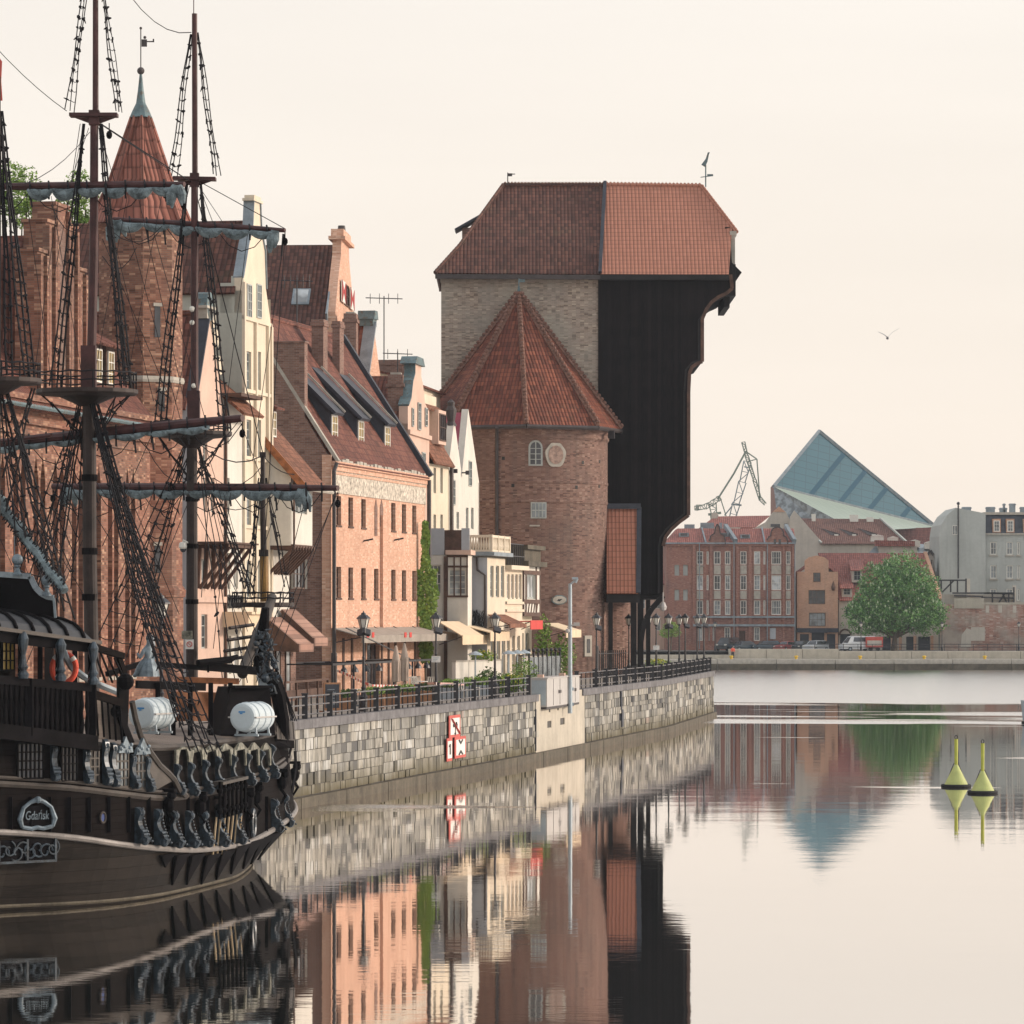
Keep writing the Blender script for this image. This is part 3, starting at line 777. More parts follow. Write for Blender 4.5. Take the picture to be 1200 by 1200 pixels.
for i,h in enumerate(holes):
    if i % 4 in (2,3) : b.win('F',0,(h[0] + 0.06,h[1] - 0.06,7.6,9.0),1,3,'win_brown','glass_dark',dep=0.5)
r=MB(); k=(hr - he) / (D / 2)
slab(r,[(-0.1,-0.5,he - 0.5 * k + 0.1),(L + 0.1,-0.5,he - 0.5 * k + 0.1),(L + 0.1,D / 2,hr + 0.1),(-0.1,D / 2,hr + 0.1)],0.15)
slab(r,[(-0.1,D + .5,he - 0.5 * k + 0.1),(L + 0.1,D + .5,he - 0.5 * k + 0.1),(L + 0.1,D / 2,hr + 0.1),(-0.1,D / 2,hr + 0.1)],0.15)
ro=b.part(r,'roof','tile_red')
g=MB(); g.tube([(0,-0.58,he - 0.5),(L,-0.58,he - 0.5)],0.09,6); g.build('gutter',M['copper'],ro)
# stepped gable with pinnacles
gx=lambda px: b.f(px,500)[0]
gz=lambda px,py: b.f(px,py)[1]
g=MB(); rec=MB()
steps=[(40,50,296),(50,60,262),(60,76,243),(76,86,268),(86,96,318)]
for p0,p1,py in steps:
    x0,x1,z=gx(p0),gx(p1),gz((p0 + p1) / 2,py)
    g.box(x0,x1,-0.12,0.75,he + 0.0,z)
    g.box(x0 - 0.06,x1 + 0.06,-0.2,0.83,z,z + 0.14)
    xm=(x0 + x1) / 2
    # slim pinnacle shafts on each step
    for xx in (x0 + 0.14,x1 - 0.14): g.box(xx - 0.12,xx + 0.12,-0.26,-0.12,he + 0.3,z - 0.1)
    ww=max(0.16,(x1 - x0) / 2 - 0.32)
    zt=z - 0.5
    rec.prism([(xm - ww,-0.125,he + 1.2),(xm + ww,-0.125,he + 1.2),(xm + ww,-0.125,zt - 0.5),(xm,-0.125,zt),(xm - ww,-0.125,zt - 0.5)],(0,0.03,0))
go=b.part(g,'stepped_gable','brick_hall'); rec.build('lancet_recess',M['brick_tower'],go)
x0,x1=gx(44),gx(92); zm=gz(68,275); r=MB()
slab(r,[(x0,0.7,he + 1.0),(x0,4.2,he + 4.0),((x0 + x1) / 2,5.0,zm),((x0 + x1) / 2,0.7,zm)]); slab(r,[(x1,0.7,he + 1.0),(x1,4.2,he + 4.0),((x0 + x1) / 2,5.0,zm),((x0 + x1) / 2,0.7,zm)])
b.part(r,'gable_roof','tile_red')
for px in (104,122,136,150):
    xx=gx(px); y0=0.75; zb=he + y0 * k
    m=MB(); m.box(xx - 0.55,xx + 0.55,y0,y0 + 2.0,zb - 0.5,zb + 1.75)
    dm=b.part(m,'dormer','brown_beam')
    rr=MB(); slab(rr,[(xx - 0.75,y0 - 0.45,zb + 1.72),(xx + 0.75,y0 - 0.45,zb + 1.72),(xx + 0.75,y0 + 2.6,zb + 3.3),(xx - 0.75,y0 + 2.6,zb + 3.3)],0.1); rr.build('dormer_roof',M['tile_red'],dm)
    wo=b.win('F',y0,(xx - 0.42,xx + 0.42,zb + 0.2,zb + 1.55),2,3,'win_white','glass_warm',dep=-0.07); wo.parent=dm

# --- octagonal stair tower with tiled spire
Yc=168.0; xc=(165 - CX) * Yc / F
tw=empty('stair_tower',(xc,Yc,Z0),0,'slender octagonal brick tower with pointed tiled spire and copper tip behind the ship masts','tower')
zz=lambda py: CH - (py - HY) * Yc / F - Z0
m=MB(); m.lathe([(1.78,0),(1.78,zz(690))],8,ph=-82,smooth=False,cap=False); m.lathe([(1.74,zz(690)),(1.74,zz(262))],8,ph=-82,smooth=False,cap=False)
m.lathe([(1.86,zz(700)),(1.9,zz(692)),(1.74,zz(686))],8,ph=-82,smooth=False)
m.lathe([(1.76,zz(275)),(1.98,zz(266)),(1.98,zz(262))],8,ph=-82,smooth=False)
m.build('wall',M['brick_hall'],tw)
m=MB(); m.lathe([(1.80,zz(450)),(1.84,zz(447)),(1.80,zz(443))],8,ph=-82,smooth=False); m.build('string_course',M['stone_trim'],tw)
m=MB(); m.lathe([(2.12,zz(264)),(1.75,zz(240)),(1.28,zz(212)),(0.38,zz(137))],8,ph=-82,smooth=False)
sp=m.build('spire',M['tile_spire'],tw)
m=MB()
for k_ in range(8):
    a=R(-82 + 45 * k_); prof=[(2.14,zz(263)),(1.77,zz(239)),(1.30,zz(211)),(0.40,zz(137))]
    m.tube([(r_ * math.cos(a),r_ * math.sin(a),z_) for r_,z_ in prof],0.075,6)
m.build('hip_tiles',M['tile_spire'],sp)
m=MB(); m.lathe([(0.48,zz(138)),(0.36,zz(130)),(0.2,zz(121)),(0.12,zz(105)),(0.05,zz(86))],12); m.build('copper_cap',M['copper'],sp)
fin=MB(); fin.ball((0,0,zz(83)),0.16,10); fin.tube([(0,0,zz(86)),(0,0,zz(34))],0.025,6); fin.ball((0,0,zz(33)),0.06,8)
fin.build('finial',M['gutter'],sp)
fin=MB(); z_=zz(50)
fin.box(0.03,0.26,-0.01,0.01,z_ - 0.17,z_ + 0.14); fin.box(0.26,0.55,-0.01,0.01,z_ + 0.02,z_ + 0.07); fin.box(0.5,0.56,-0.01,0.01,z_ + 0.02,z_ + 0.16); fin.ball((0.17,0,z_ + 0.22),0.07,6)
fin.build('weather_vane',M['gutter'],sp)
# slits: narrow windows on the facets seen
for ang,off,py0,py1 in ((-59.5,0.0,362,398),(-59.5,0,640,672),(-59.5,0.2,460,484)):
    a=R(ang); n_=V(math.cos(a),math.sin(a),0); t_=V(-n_.y,n_.x,0); rr_=1.74 * math.cos(R(22.5)) + 0.01
    q=MB(); c_=n_ * rr_ + t_ * off
    Mx=Matrix(((t_.x,-n_.x,0,c_.x),(t_.y,-n_.y,0,c_.y),(0,0,1,0),(0,0,0,1)))
    q.box(-0.13,0.13,-0.01,0.03,zz(py1),zz(py0),Mx); so=q.build('window',M['glass_dark'],tw)
    q=MB(); q.box(-0.2,0.2,-0.06,0.03,zz(py0),zz(py0) + 0.14,Mx); q.build('lintel',M['stone_trim'],so)

# --- narrow pink gabled house
b=Bld('gabled_house',(226,172.0),(262,177.0),'narrow pale pink gabled house between the octagonal tower and the tall cream house','house','houses along the quay')
z=lambda py,px=244: b.f(px,py)[1]
hs=[b.hpx(238,243,515,540),b.hpx(238.5,243,560,600),b.hpx(247,251.5,560,600),b.hpx(236,242,655,690),b.hpx(247,253,655,690),b.hpx(236,243,720,760)]
gable_house(b,8,z(470),z(368),'pink_plaster','tile_red',hs,front='gable',side_m='blue_plaster',win=dict(nx=2,ny=3,fm='win_grey'))
L=b.L
coping_line(b,'gable_coping','lead_dark',[(0,0.05,z(470)),(L / 2 - 0.5,0.05,z(375))],0.5,0.12)
m=MB(); m.box(L / 2 - 0.6,L / 2 + 0.6,-0.1,0.5,z(374),z(362)); m.box(L / 2 - 0.75,L / 2 + 0.75,-0.15,0.55,z(362),z(359)); b.part(m,'gable_cap','stone_trim')
m=MB(); m.tube([(L / 2,-0.1,z(359)),(L / 2,0.5,z(359))],0.62,12); b.part(m,'copper_hood','copper')
m=MB()
for i,(a_,c_) in enumerate(((L * 0.62,372),(L * 0.72,395),(L * 0.86,425))): m.tube([(a_,-0.06,z(c_)),(a_,0.3,z(c_))],0.42,12)
b.part(m,'scroll','cream')
m=MB(); m.box(-0.05,L,-0.12,0,z(577),z(574)); m.box(-0.05,L,-0.15,0,z(706),z(699)); b.part(m,'cornice','pink_plaster')
m=MB()
for i in range(4):
    x_=0.7 + i * 1.2
    m.beam((x_,-0.02,z(690)),(x_,-0.12,z(640)),0.16); m.beam((x_,-0.1,z(690)),(x_,-1.4,z(643)),0.14); m.beam((x_,0,z(641)),(x_,-1.5,z(641)),0.16)
m.beam((0.4,-1.4,z(640)),(4.8,-1.4,z(640)),0.16); b.part(m,'bracket_frame','brown_beam')
m=MB(); m.box(-0.3,L,-1.6,-0.0,z(638),z(636)); b.part(m,'bracket_roof','brown_beam')

# --- white house with projecting tiled eave
b=Bld('white_house',(262,177.0),(284,180.0),'white house with low tiled eave and dark lettering left of the tall cream house','house','houses along the quay')
z=lambda py,px=272: b.f(px,py)[1]
hs=[b.hpx(265,268.5,485,520),b.hpx(265,269,560,600),b.hpx(265,270,648,690),b.hpx(274,279,648,690),b.hpx(265,271,745,790),b.hpx(274,280,745,790)]
ro=gable_house(b,7,z(466),z(388),'white_plaster','tile_brown',hs,ov=1.0,win=dict(nx=2,ny=2,fm='win_white',gm='glass_curtain'))
m=MB(); m.box(-0.5,b.L,-0.95,0.0,z(467),z(463)); b.part(m,'soffit','brown_beam')
m=MB(); m.tube([(0.1,-0.08,0),(0.1,-0.08,z(470))],0.07,6); b.part(m,'drainpipe','brown_beam')
m=MB(); m.box(-0.2,b.L - 0.05,-1.2,0,z(735),z(720)); m.box(-0.2,b.L - 0.05,-1.35,0,z(720),z(717)); b.part(m,'shop_awning','awning_cream')
text('SUHO',1.05,'sign_black',on_front(1.5,-0.06,z(706)) @ Matrix.Diagonal((0.95,0.8,1,1)),0.05,b.root)

# --- tall cream gabled house
b=Bld('tall_cream_house',(283.5,180.0),(317,185.2),'tall cream house with scrolled gable, grey side wall and pairs of narrow windows','house','houses along the quay')
z=lambda py,px=298: b.f(px,py)[1]
hs=[]
for py0,py1 in ((333,373),(412,457),(492,537),(575,617),(657,700)):
    hs+=[b.hpx(289,294.5,py0,py1),b.hpx(300.5,306,py0,py1)]
L=b.L; D=9.0; he=z(345); hr=z(257)
w=MB(); b.wall(w,'F',0,0,L,0,z(376,316),[h for h in hs[2:]]); zt=z(376,316)
up=[(0,0,zt),(L,0,zt),(L * 0.84,0,z(335)),(L * 0.80,0,z(290)),(L * 0.66,0,z(268)),(L * 0.62,0,z(236)),(L * 0.38,0,z(236)),(L * 0.34,0,z(268)),(L * 0.20,0,z(290)),(L * 0.02,0,z(330)),(0,0,z(330))]
w.prism(up,(0,0.35,0))
w.box(L * 0.34,L * 0.66,-0.1,0.45,z(236),z(233)); w.box(L * 0.38,L * 0.62,-0.06,0.4,z(233),z(229))
for x_ in (0.12,L * 0.43,L * 0.86,L - 0.12): w.box(x_ - 0.12,x_ + 0.12,-0.14,0.0,0,z(378 if x_ > 1 else 335))
for i,py in enumerate((378,462,540,620,705)): w.box(0,L,-0.10,0,z(py),z(py) + 0.16)
w.poly([(L,0,0),(L,D,0),(L,D,he),(L,0,he)]); w.poly([(0,D,0),(L,D,0),(L,D,he),(0,D,he)])
b.part(w,'front_wall','cream')
w=MB(); w.poly([(0,0,0),(0,D,0),(0,D,he),(0,0,he)]); w.box(0.01,0.3,0.0,0.5,he - 1,z(328)); w.box(0,0.3,0.4,1.0,he - 1,he + 0.35)
w.poly([(0,D,he),(L,D,he),(L / 2,D,hr)]); b.part(w,'side_wall','grey_plaster')
r=MB(); k=(hr - he) / (L / 2)
slab(r,[(-0.25,0.3,he - 0.1),(-0.25,D,he - 0.1),(L / 2,D,hr),(L / 2,0.3,hr)]); slab(r,[(L + 0.25,0.3,he - 0.1),(L + 0.25,D,he - 0.1),(L / 2,D,hr),(L / 2,0.3,hr)])
b.part(r,'roof','tile_dark')
cp=MB()
pp=up[6:]
for p_,q_ in zip(up[2:],up[3:]): cp.beam(V(*p_) + V(0,0.18,0.03),V(*q_) + V(0,0.18,0.03),0.5,0.07)
b.part(cp,'gable_flashing','lead')
for i,h in enumerate(hs):
    b.win('F',0,h,2,4,'win_grey','glass_grey' if i % 3 else 'glass_curtain',dep=0.1 if i > 1 else -0.05)
m=MB(); m.tube([(-0.1,0.1,0),(-0.1,0.1,z(500)),(-0.1,0.1,z(470))],0.07,6); b.part(m,'drainpipe','brown_beam')
m=MB(); m.box(-0.03,0.02,3.6,3.9,he - 1.4,he - 0.9); b.part(m,'vent','brown_beam')

# --- red roofed gabled house of the street behind
b=Bld('stepped_gable_house',(393,224),(416,236),'tall house behind the row with steep red roof, pink gable and red-white shutters','house')
z=lambda py,px=402: b.f(px,py)[1]
L=b.L; D=22; he=z(385); hr=z(284)
w=MB()
up=[(0,0,0),(L,0,0),(L,0,z(372)),(L * 0.90,0,z(345)),(L * 0.78,0,z(318)),(L * 0.7,0,z(300)),(L * 0.66,0,z(272)),(L * 0.3,0,z(272)),(L * 0.28,0,z(300)),(L * 0.15,0,z(330)),(0,0,z(372))]
w.prism(up,(0,0.5,0)); w.box(L * 0.26,L * 0.74,-0.25,0.7,z(283),z(279)); w.box(L * 0.3,L * 0.68,-0.12,0.6,z(279),z(270))
b.part(w,'gable_wall','brick_pink')
w=MB(); w.poly([(0,0.5,0),(0,D,0),(0,D,he),(0,0.5,he)]); w.poly([(L,0.5,0),(L,D,0),(L,D,he),(L,0.5,he)]); w.poly([(0,D,0),(L,D,0),(L,D,he),(0,D,he)]); w.poly([(0,D,he),(L,D,he),(L / 2,D,hr)])
b.part(w,'wall','grey_plaster')
r=MB(); slab(r,[(-0.3,0.5,he - 0.2),(-0.3,D,he - 0.2),(L / 2,D,hr),(L / 2,0.5,hr)]); slab(r,[(L + 0.3,0.5,he - 0.2),(L + 0.3,D,he - 0.2),(L / 2,D,hr),(L / 2,0.5,hr)])
b.part(r,'roof','tile_dark')
m=MB(); m.beam((L / 2 - 0.2,0.45,hr - 0.1),(-0.3,0.45,he),1.2,0.1,up=(0,1,0)); b.part(m,'gable_flashing','lead')
m=MB(); m.tube([(L * 0.48,0.2,z(270)),(L * 0.48,0.2,z(262))],[0.25,0.2],8); b.part(m,'finial','gutter')
h=(L * 0.42,L * 0.62,z(356),z(331)); b.win('F',0,h,2,2,'win_brown','glass_dark',dep=-0.08)
for sx in (-1,1):
    m=MB(); x_=L * 0.52 + sx * L * 0.22; zc=(h[2] + h[3]) / 2; hh=(h[3] - h[2]) / 2
    m.box(x_ - L * 0.09,x_ + L * 0.09,-0.14,-0.08,h[2],h[3]); s_=b.part(m,'shutter','sign_white')
    m=MB(); m.prism([(x_ - L * 0.09,-0.15,h[2]),(x_,-0.15,zc),(x_ - L * 0.09,-0.15,h[3])],(0,-0.02,0)); m.prism([(x_ + L * 0.09,-0.15,h[2]),(x_,-0.15,zc),(x_ + L * 0.09,-0.15,h[3])],(0,-0.02,0))
    m.build('shutter_panel',M['shutter_red'],s_)
def roof_pt(b,he,hr,half,px,py):
    """where the sight line meets the near slope of a roof whose ridge runs back"""
    o,d=b.ray(px,py); k=(hr - he) / half; t=(he + k * o.x - o.z) / (d.z - k * d.x); return o + d * t
q=roof_pt(b,he,hr,L / 2,353,349); k=(hr - he) / (L / 2); aa=math.atan(k)
m=MB(); Mx=Matrix.Translation(q) @ Matrix.Rotation(-aa,4,'Y'); m.box(-0.75,0.75,-0.5,0.5,0.02,0.12,Mx); so=b.part(m,'skylight','lead')
m=MB(); m.box(-0.62,0.62,-0.38,0.38,0.121,0.14,Mx); m.build('pane',M['glass_curtain'],so)

# --- low jettied white house with brown roof
b=Bld('jettied_house',(341,184.4),(366,188.9),'low white jettied house with brown tiled roof left of the pink brick house','house','houses along the quay')
z=lambda py,px=353: b.f(px,py)[1]
L=b.L; D=8.4; zb=z(640); he=z(556); k=1.15; hr=he + k * D / 2
w=MB(); hw=b.hpx(343.5,360,562,602)
b.wall(w,'F',0,0,L,zb,he,[hw]); b.wall(w,'S',0,0,D,zb,he); w.poly([(0,0,he),(0,D,he),(0,D / 2,hr)]); w.poly([(L,0,he),(L,D,he),(L,D / 2,hr)]); w.poly([(L,0,zb),(L,D,zb),(L,D,he),(L,0,he)])
w.poly([(0,0,zb),(L,0,zb),(L,D,zb),(0,D,zb)]); w.poly([(0,D,0),(L,D,0),(L,D,he),(0,D,he)])
b.part(w,'wall','white_plaster'); b.win('F',0,hw,4,3,'win_grey','glass_grey')
w=MB(); hd=[b.hpx(344,360,655,690,1.1)]; b.wall(w,'F',1.1,0.05,L - 0.05,0,zb - 0.05,hd); b.wall(w,'S',0.05,1.1,D,0,zb - 0.05); b.part(w,'ground_floor_wall','white_plaster')
b.win('F',1.1,hd[0],4,2,'win_brown','glass_dark')
m=MB()
for i in range(8):
    x_=0.2 + i * (L - 0.4) / 7; m.beam((x_,-0.15,zb - 0.1),(x_,1.1,zb - 0.1),0.14,0.18); m.beam((x_,0.0,zb - 0.2),(x_,1.08,zb - 1.3),0.12,0.14)
m.beam((0,-0.05,zb - 0.02),(L,-0.05,zb - 0.02),0.12,0.14); b.part(m,'jetty_brackets','brown_beam')
r=MB(); slab(r,[(-0.3,-0.7,he - 0.7 * k + 0.1),(L + 0.9,-0.7,he - 0.7 * k + 0.1),(L + 0.9,D / 2,hr + 0.1),(-0.3,D / 2,hr + 0.1)],0.16); slab(r,[(-0.3,D + .3,he - 0.3 * k + 0.1),(L + .9,D + .3,he - 0.3 * k + 0.1),(L + .9,D / 2,hr + 0.1),(-0.3,D / 2,hr + 0.1)],0.16)
ro=b.part(r,'roof','tile_brown')
m=MB(); m.beam((-0.34,-0.75,he - 0.75 * k + 0.12),(-0.34,D / 2,hr + 0.12),0.08,0.32); m.build('verge_board',M['plank_orange'],ro)
m=MB(); m.tube([(-0.3,-0.78,he - 0.75),(L + 0.9,-0.78,he - 0.75)],0.09,6); m.build('gutter',M['stone_trim'],ro)
y0=1.4; xx=2.4; zb2=he + y0 * k
m=MB(); m.box(xx - 0.6,xx + 0.6,y0,y0 + 1.6,zb2 - 0.4,zb2 + 1.5); dm=b.part(m,'dormer','tile_red')
m=MB(); slab(m,[(xx - 0.8,y0 - 0.4,zb2 + 1.5),(xx + 0.8,y0 - 0.4,zb2 + 1.5),(xx + 0.8,y0 + 2.4,zb2 + 2.6),(xx - 0.8,y0 + 2.4,zb2 + 2.6)],0.1); m.build('dormer_roof',M['tile_red'],dm)
b.win('F',y0,(xx - 0.45,xx + 0.45,zb2 + 0.15,zb2 + 1.35),2,3,'win_white','glass_warm',dep=-0.07).parent=dm
m=MB(); m.tube([(0.2,-0.1,z(640)),(0.2,-0.1,he)],0.05,6); b.part(m,'drainpipe','brown_beam')

# --- two stepped tiled porch roofs over shop doors
b=Bld('porch_roof',(349,183.4),(383,189.1),'two stepped brown tiled porch roofs over shop doors beside the brick side wall','porch')
for i,(x0,x1,py,rise) in enumerate(((0.0,b.L * 0.5,755,1.25),(b.L * 0.52,b.L,748,1.35))):
    zz0=b.f(352 + 18 * i,py)[1]; m=MB(); slab(m,[(x0,0,zz0),(x1,0,zz0),(x1,1.5,zz0 + rise),(x0,1.5,zz0 + rise)],0.14); r_=b.part(m,'tiled_roof','tile_awning')
    m=MB(); m.prism([(x0 - 0.04,0,zz0),(x0 - 0.04,1.5,zz0 + rise),(x0 - 0.04,1.5,zz0 - 0.3),(x0 - 0.04,0,zz0 - 0.35)],(0.08,0,0)); m.build('fascia',M['brown_beam'],r_)
    m=MB(); m.box(x0,x1,-0.06,0.04,zz0 - 0.36,zz0 + 0.02); m.build('front_board',M['tile_awning'],r_)
m=MB(); m.box(0.1,b.L,1.5,1.8,0,b.f(372,745)[1]); b.part(m,'wall','brick_old')
for x_ in (0.4,1.7,3.6): b.win('F',1.5,(x_,x_ + 0.9,0.3,2.6),1,1,'win_brown','glass_curtain',dep=-0.07)

# --- the pink brick house
b=Bld('pink_brick_house',(388.5,197.0),(498,218.5),'pink brick house with two rows of narrow dark windows and three black shed dormers','house','houses along the quay')
z=lambda py,px=411: b.f(px,py)[1]
L=b.L; he=11.62; k=1.62; D=9.2; hr=he + k * D / 2
hs=[]
for pc in (397,411,426,461,473.5,485.5): hs.append(b.f(pc,600)[0])
zu0,zu1,zl0,zl1=z(617),z(583),z(701),z(665)
hu=[(x_ - 0.52,x_ + 0.52,zu0,zu1) for x_ in hs]; x4=b.f(441,600)[0]
hl=[(x_ - 0.52,x_ + 0.52,zl0,zl1) for x_ in hs + [x4]]
hg=[(b.f(430,700)[0],b.f(445,700)[0],0.4,2.6)]
xn=b.f(446.8,600)[0]
w=MB(); b.wall(w,'F',0,0,L,0,he,hu + hl + hg,rev=0.25)
ln=[(xn - 1.6,xn - 1.0),(xn - 0.35,xn + 0.35)]
w.box(xn - 0.28,xn + 0.28,-0.16,0,2.9,z(600)); 
w.box(-0.02,L + 0.05,-0.1,0,z(540.5,388.5) - 0.62,z(540.5,388.5) - 0.5)
b.part(w,'front_wall','brick_pink')
m=MB(); zc=z(581)
for a_,c_ in ln:
    q_=(a_ + c_) / 2; m.prism([(a_,-0.03,zc - (1.9 if a_ < xn - 1 else 1.4)),(c_,-0.03,zc - (1.9 if a_ < xn - 1 else 1.4)),(c_,-0.03,zc - 0.4),(q_,-0.03,zc),(a_,-0.03,zc - 0.4)],(0,0.025,0))
b.part(m,'blind_lancet','brick_old')
m=MB()
m.box(-0.02,L + 0.02,-0.06,0,he - 1.55,he - 0.45); b.part(m,'frieze','frieze')
m=MB(); m.box(-0.05,L + 0.05,-0.14,0.0,he - 0.45,he - 0.22); m.box(-0.1,L + 0.1,-0.26,0.0,he - 0.22,he); b.part(m,'cornice','brick_pink')
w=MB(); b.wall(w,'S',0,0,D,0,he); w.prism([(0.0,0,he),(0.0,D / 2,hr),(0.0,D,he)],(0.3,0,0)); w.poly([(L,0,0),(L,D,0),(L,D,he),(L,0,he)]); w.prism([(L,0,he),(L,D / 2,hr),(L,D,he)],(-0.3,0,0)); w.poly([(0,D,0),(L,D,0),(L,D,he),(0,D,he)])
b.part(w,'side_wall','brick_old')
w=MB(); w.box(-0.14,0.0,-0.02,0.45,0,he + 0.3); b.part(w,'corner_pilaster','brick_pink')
r=MB(); slab(r,[(0.2,-0.3,he - 0.3 * k + 0.35),(L - 0.2,-0.3,he - 0.3 * k + 0.35),(L - 0.2,D / 2,hr + 0.1),(0.2,D / 2,hr + 0.1)],0.15); slab(r,[(0.2,D + .3,he - 0.3 * k + 0.2),(L - .2,D + .3,he - 0.3 * k + 0.2),(L - .2,D / 2,hr + 0.1),(0.2,D / 2,hr + 0.1)],0.15)
ro=b.part(r,'roof','tile_red')
m=MB(); m.tube([(0.2,D / 2,hr + 0.1),(L - 0.2,D / 2,hr + 0.1)],0.16,8); m.build('ridge',M['tile_red'],ro)
m=MB(); m.beam((0.15,-0.3,he),(0.15,D / 2,hr + 0.16),0.35,0.16); b.part(m,'verge_flashing','stone_trim')
m=MB(); m.beam((L - 0.15,-0.35,he),(L - 0.15,D / 2,hr + 0.25),0.45,0.3); b.part(m,'verge_flashing','lead_dark')
m=MB()                                        # worn mortar snow-guard patches at the eave
for i in range(26):
    x_=0.4 + i * (L - 1) / 26 + rnd.uniform(-.1,.1); y_=rnd.uniform(0.0,0.18)
    m.box(x_,x_ + rnd.uniform(0.5,0.86),-0.25,y_ + 0.1,he + 0.0,he + 0.02 + rnd.random() * 0.09 + y_ * 0.6)
b.part(m,'eave_flashing','stone_trim')
for i,px in enumerate((408,438.5,469)):
    xx=b.f(px,540)[0]; y0=0.75; zb=he + y0 * k; zt=he + 2.65; y1=(4.9) / k
    m=MB()
    for xs_ in (xx - 0.72,xx + 0.72): m.prism([(xs_,y0,he + y0 * k - 0.3),(xs_,y0,zt),(xs_,y1,he + y1 * k + 0.1),(xs_,y0,he + y0 * k - 0.3)][:3],(0.06,0,0))
    m.box(xx - 0.7,xx + 0.72,y0 + 0.02,y0 + 0.1,zb - 0.3,zt - 0.05)
    dm=b.part(m,'dormer','lead_dark')
    m=MB(); slab(m,[(xx - 0.95,y0 - 0.35,zt - 0.12),(xx + 0.95,y0 - 0.35,zt - 0.12),(xx + 0.95,y1 + 0.1,he + y1 * k + 0.32),(xx - 0.95,y1 + 0.1,he + y1 * k + 0.32)],0.16); m.build('dormer_roof',M['lead_dark'],dm)
    m=MB(); m.beam((xx + 0.9,y0 - 0.38,zt - 0.02),(xx + 0.9,y1,he + y1 * k + 0.4),0.1,0.1); m.build('edge_strip',M['stone_trim'],dm)
    b.win('F',y0,(xx - 0.62,xx + 0.64,zb - 0.05,zt - 0.2),2,3,'win_white','glass_warm',dep=-0.08,fw=0.1).parent=dm
for h in hu + hl: b.win('F',0,h,2,3,'win_brown','glass_dark',dep=0.16)
b.win('F',0,hg[0],3,1,'win_brown','glass_dark',dep=0.2)
m=MB()
for h in hu + hl: m.box(h[0] - 0.05,h[1] + 0.05,-0.05,0.02,h[2] - 0.09,h[2])
b.part(m,'window_sills','brown_beam')
for px in (392,402,412,427,447,455,463,474,486): m=MB(); xx=b.f(px,740)[0]; m.box(xx - 0.18,xx + 0.18,-0.05,0,0.3,2.9); b.part(m,'timber_post','brown_beam')
m=MB(); m.tube([(-0.28,-0.2,0),(-0.28,-0.2,he - 0.5),(-0.1,-0.3,he - 0.1)],0.10,8); m.tube([(-0.28,-0.2,0),(-0.28,-0.2,2.2)],0.15,8); b.part(m,'drainpipe','gutter')
m=MB(); m.tube([(L + 0.15,-0.2,0),(L + 0.15,-0.2,he - 0.2)],0.12,8); b.part(m,'drainpipe','gutter')
# wall anchors and a bracket
m=MB()
for px,py in ((426,634),(462,633)):
    xx=b.f(px,py)[0]; zz_=b.f(px,py)[1]; m.beam((xx,0,zz_),(xx,-0.5,zz_ + 0.1),0.08); m.beam((xx - 0.3,-0.3,zz_),(xx + 0.3,-0.3,zz_ + 0.1),0.05)
b.part(m,'wall_bracket','iron')
# chimneys on the slope
for (px0,px1,py) in ((363.5,385.5,375),(388,404.5,377)):
    xx=b.f((px0 + px1) / 2 + 40,500)[0] ; yy=D / 2 - 1.3
    # centre column: choose x so the stack stands in its column
    lo,hi=0.5,L
    for _ in range(30):
        mid=(lo + hi) / 2; wp=b.o + Matrix.Rotation(b.rz,3,'Z') @ V(mid,yy,0)
        if wp.x / wp.y * F + CX < (px0 + px1) / 2: lo=mid
        else: hi=mid
    Yw=wp.y; zt=CH - (py - HY) * Yw / F - Z0
    wd=(px1 - px0) * Yw / F - 0.35
    c_=chimney(b,lo,yy,he + (yy - 0.6) * k,zt,wd,0.95,'brick_old')
# the brick fire wall rising at the near end
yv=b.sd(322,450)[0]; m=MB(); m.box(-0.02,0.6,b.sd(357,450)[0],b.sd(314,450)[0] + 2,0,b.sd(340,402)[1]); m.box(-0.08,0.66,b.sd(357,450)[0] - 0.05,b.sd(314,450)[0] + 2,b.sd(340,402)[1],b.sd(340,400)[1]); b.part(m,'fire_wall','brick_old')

# --- second-row bits seen above the pink house roof
b=Bld('gabled_house',(428,227.5),(446,231.5),'slim pink gable with a copper cap rising behind the roof of the pink brick house','house','houses along the quay')
z=lambda py,px=436: b.f(px,py)[1]
L=b.L; gable_house(b,7,z(440),z(376),'brick_pink','tile_red',[],front='gable',side_m='grey_plaster')
m=MB(); m.beam((0.0,0.1,z(440)),(L / 2 - 0.2,0.1,z(378)),0.7,0.16); b.part(m,'gable_flashing','lead')
m=MB(); m.box(L / 2 - 0.45,L / 2 + 0.45,-0.12,0.7,z(382),z(374)); m.prism([(L / 2 - 0.55,-0.2,z(374)),(L / 2 + 0.55,-0.2,z(374)),(L / 2 + 0.35,-0.2,z(364)),(L / 2 - 0.35,-0.2,z(364))],(0,1,0)); b.part(m,'copper_hood','copper')
ch=Bld('brick_chimney',(410,224),(412,225),'broad brick chimney stack behind the ridge of the pink brick house','chimney','chimney stacks above the row')
zt=ch.f(411,368)[1]; m=MB(); m.box(0,1.2,-0.35,0.35,0,zt); m.box(-0.08,1.28,-0.42,0.42,zt - 0.5,zt - 0.3); ch.part(m,'stack','brick_old'); m=MB(); m.box(0.1,1.1,-0.25,0.25,zt,zt + 0.1); ch.part(m,'cap','stone_trim')
ch=Bld('brick_chimney',(470,222),(471,223),'brick chimney stack left of the scrolled gable, beyond the pink brick house','chimney','chimney stacks above the row')
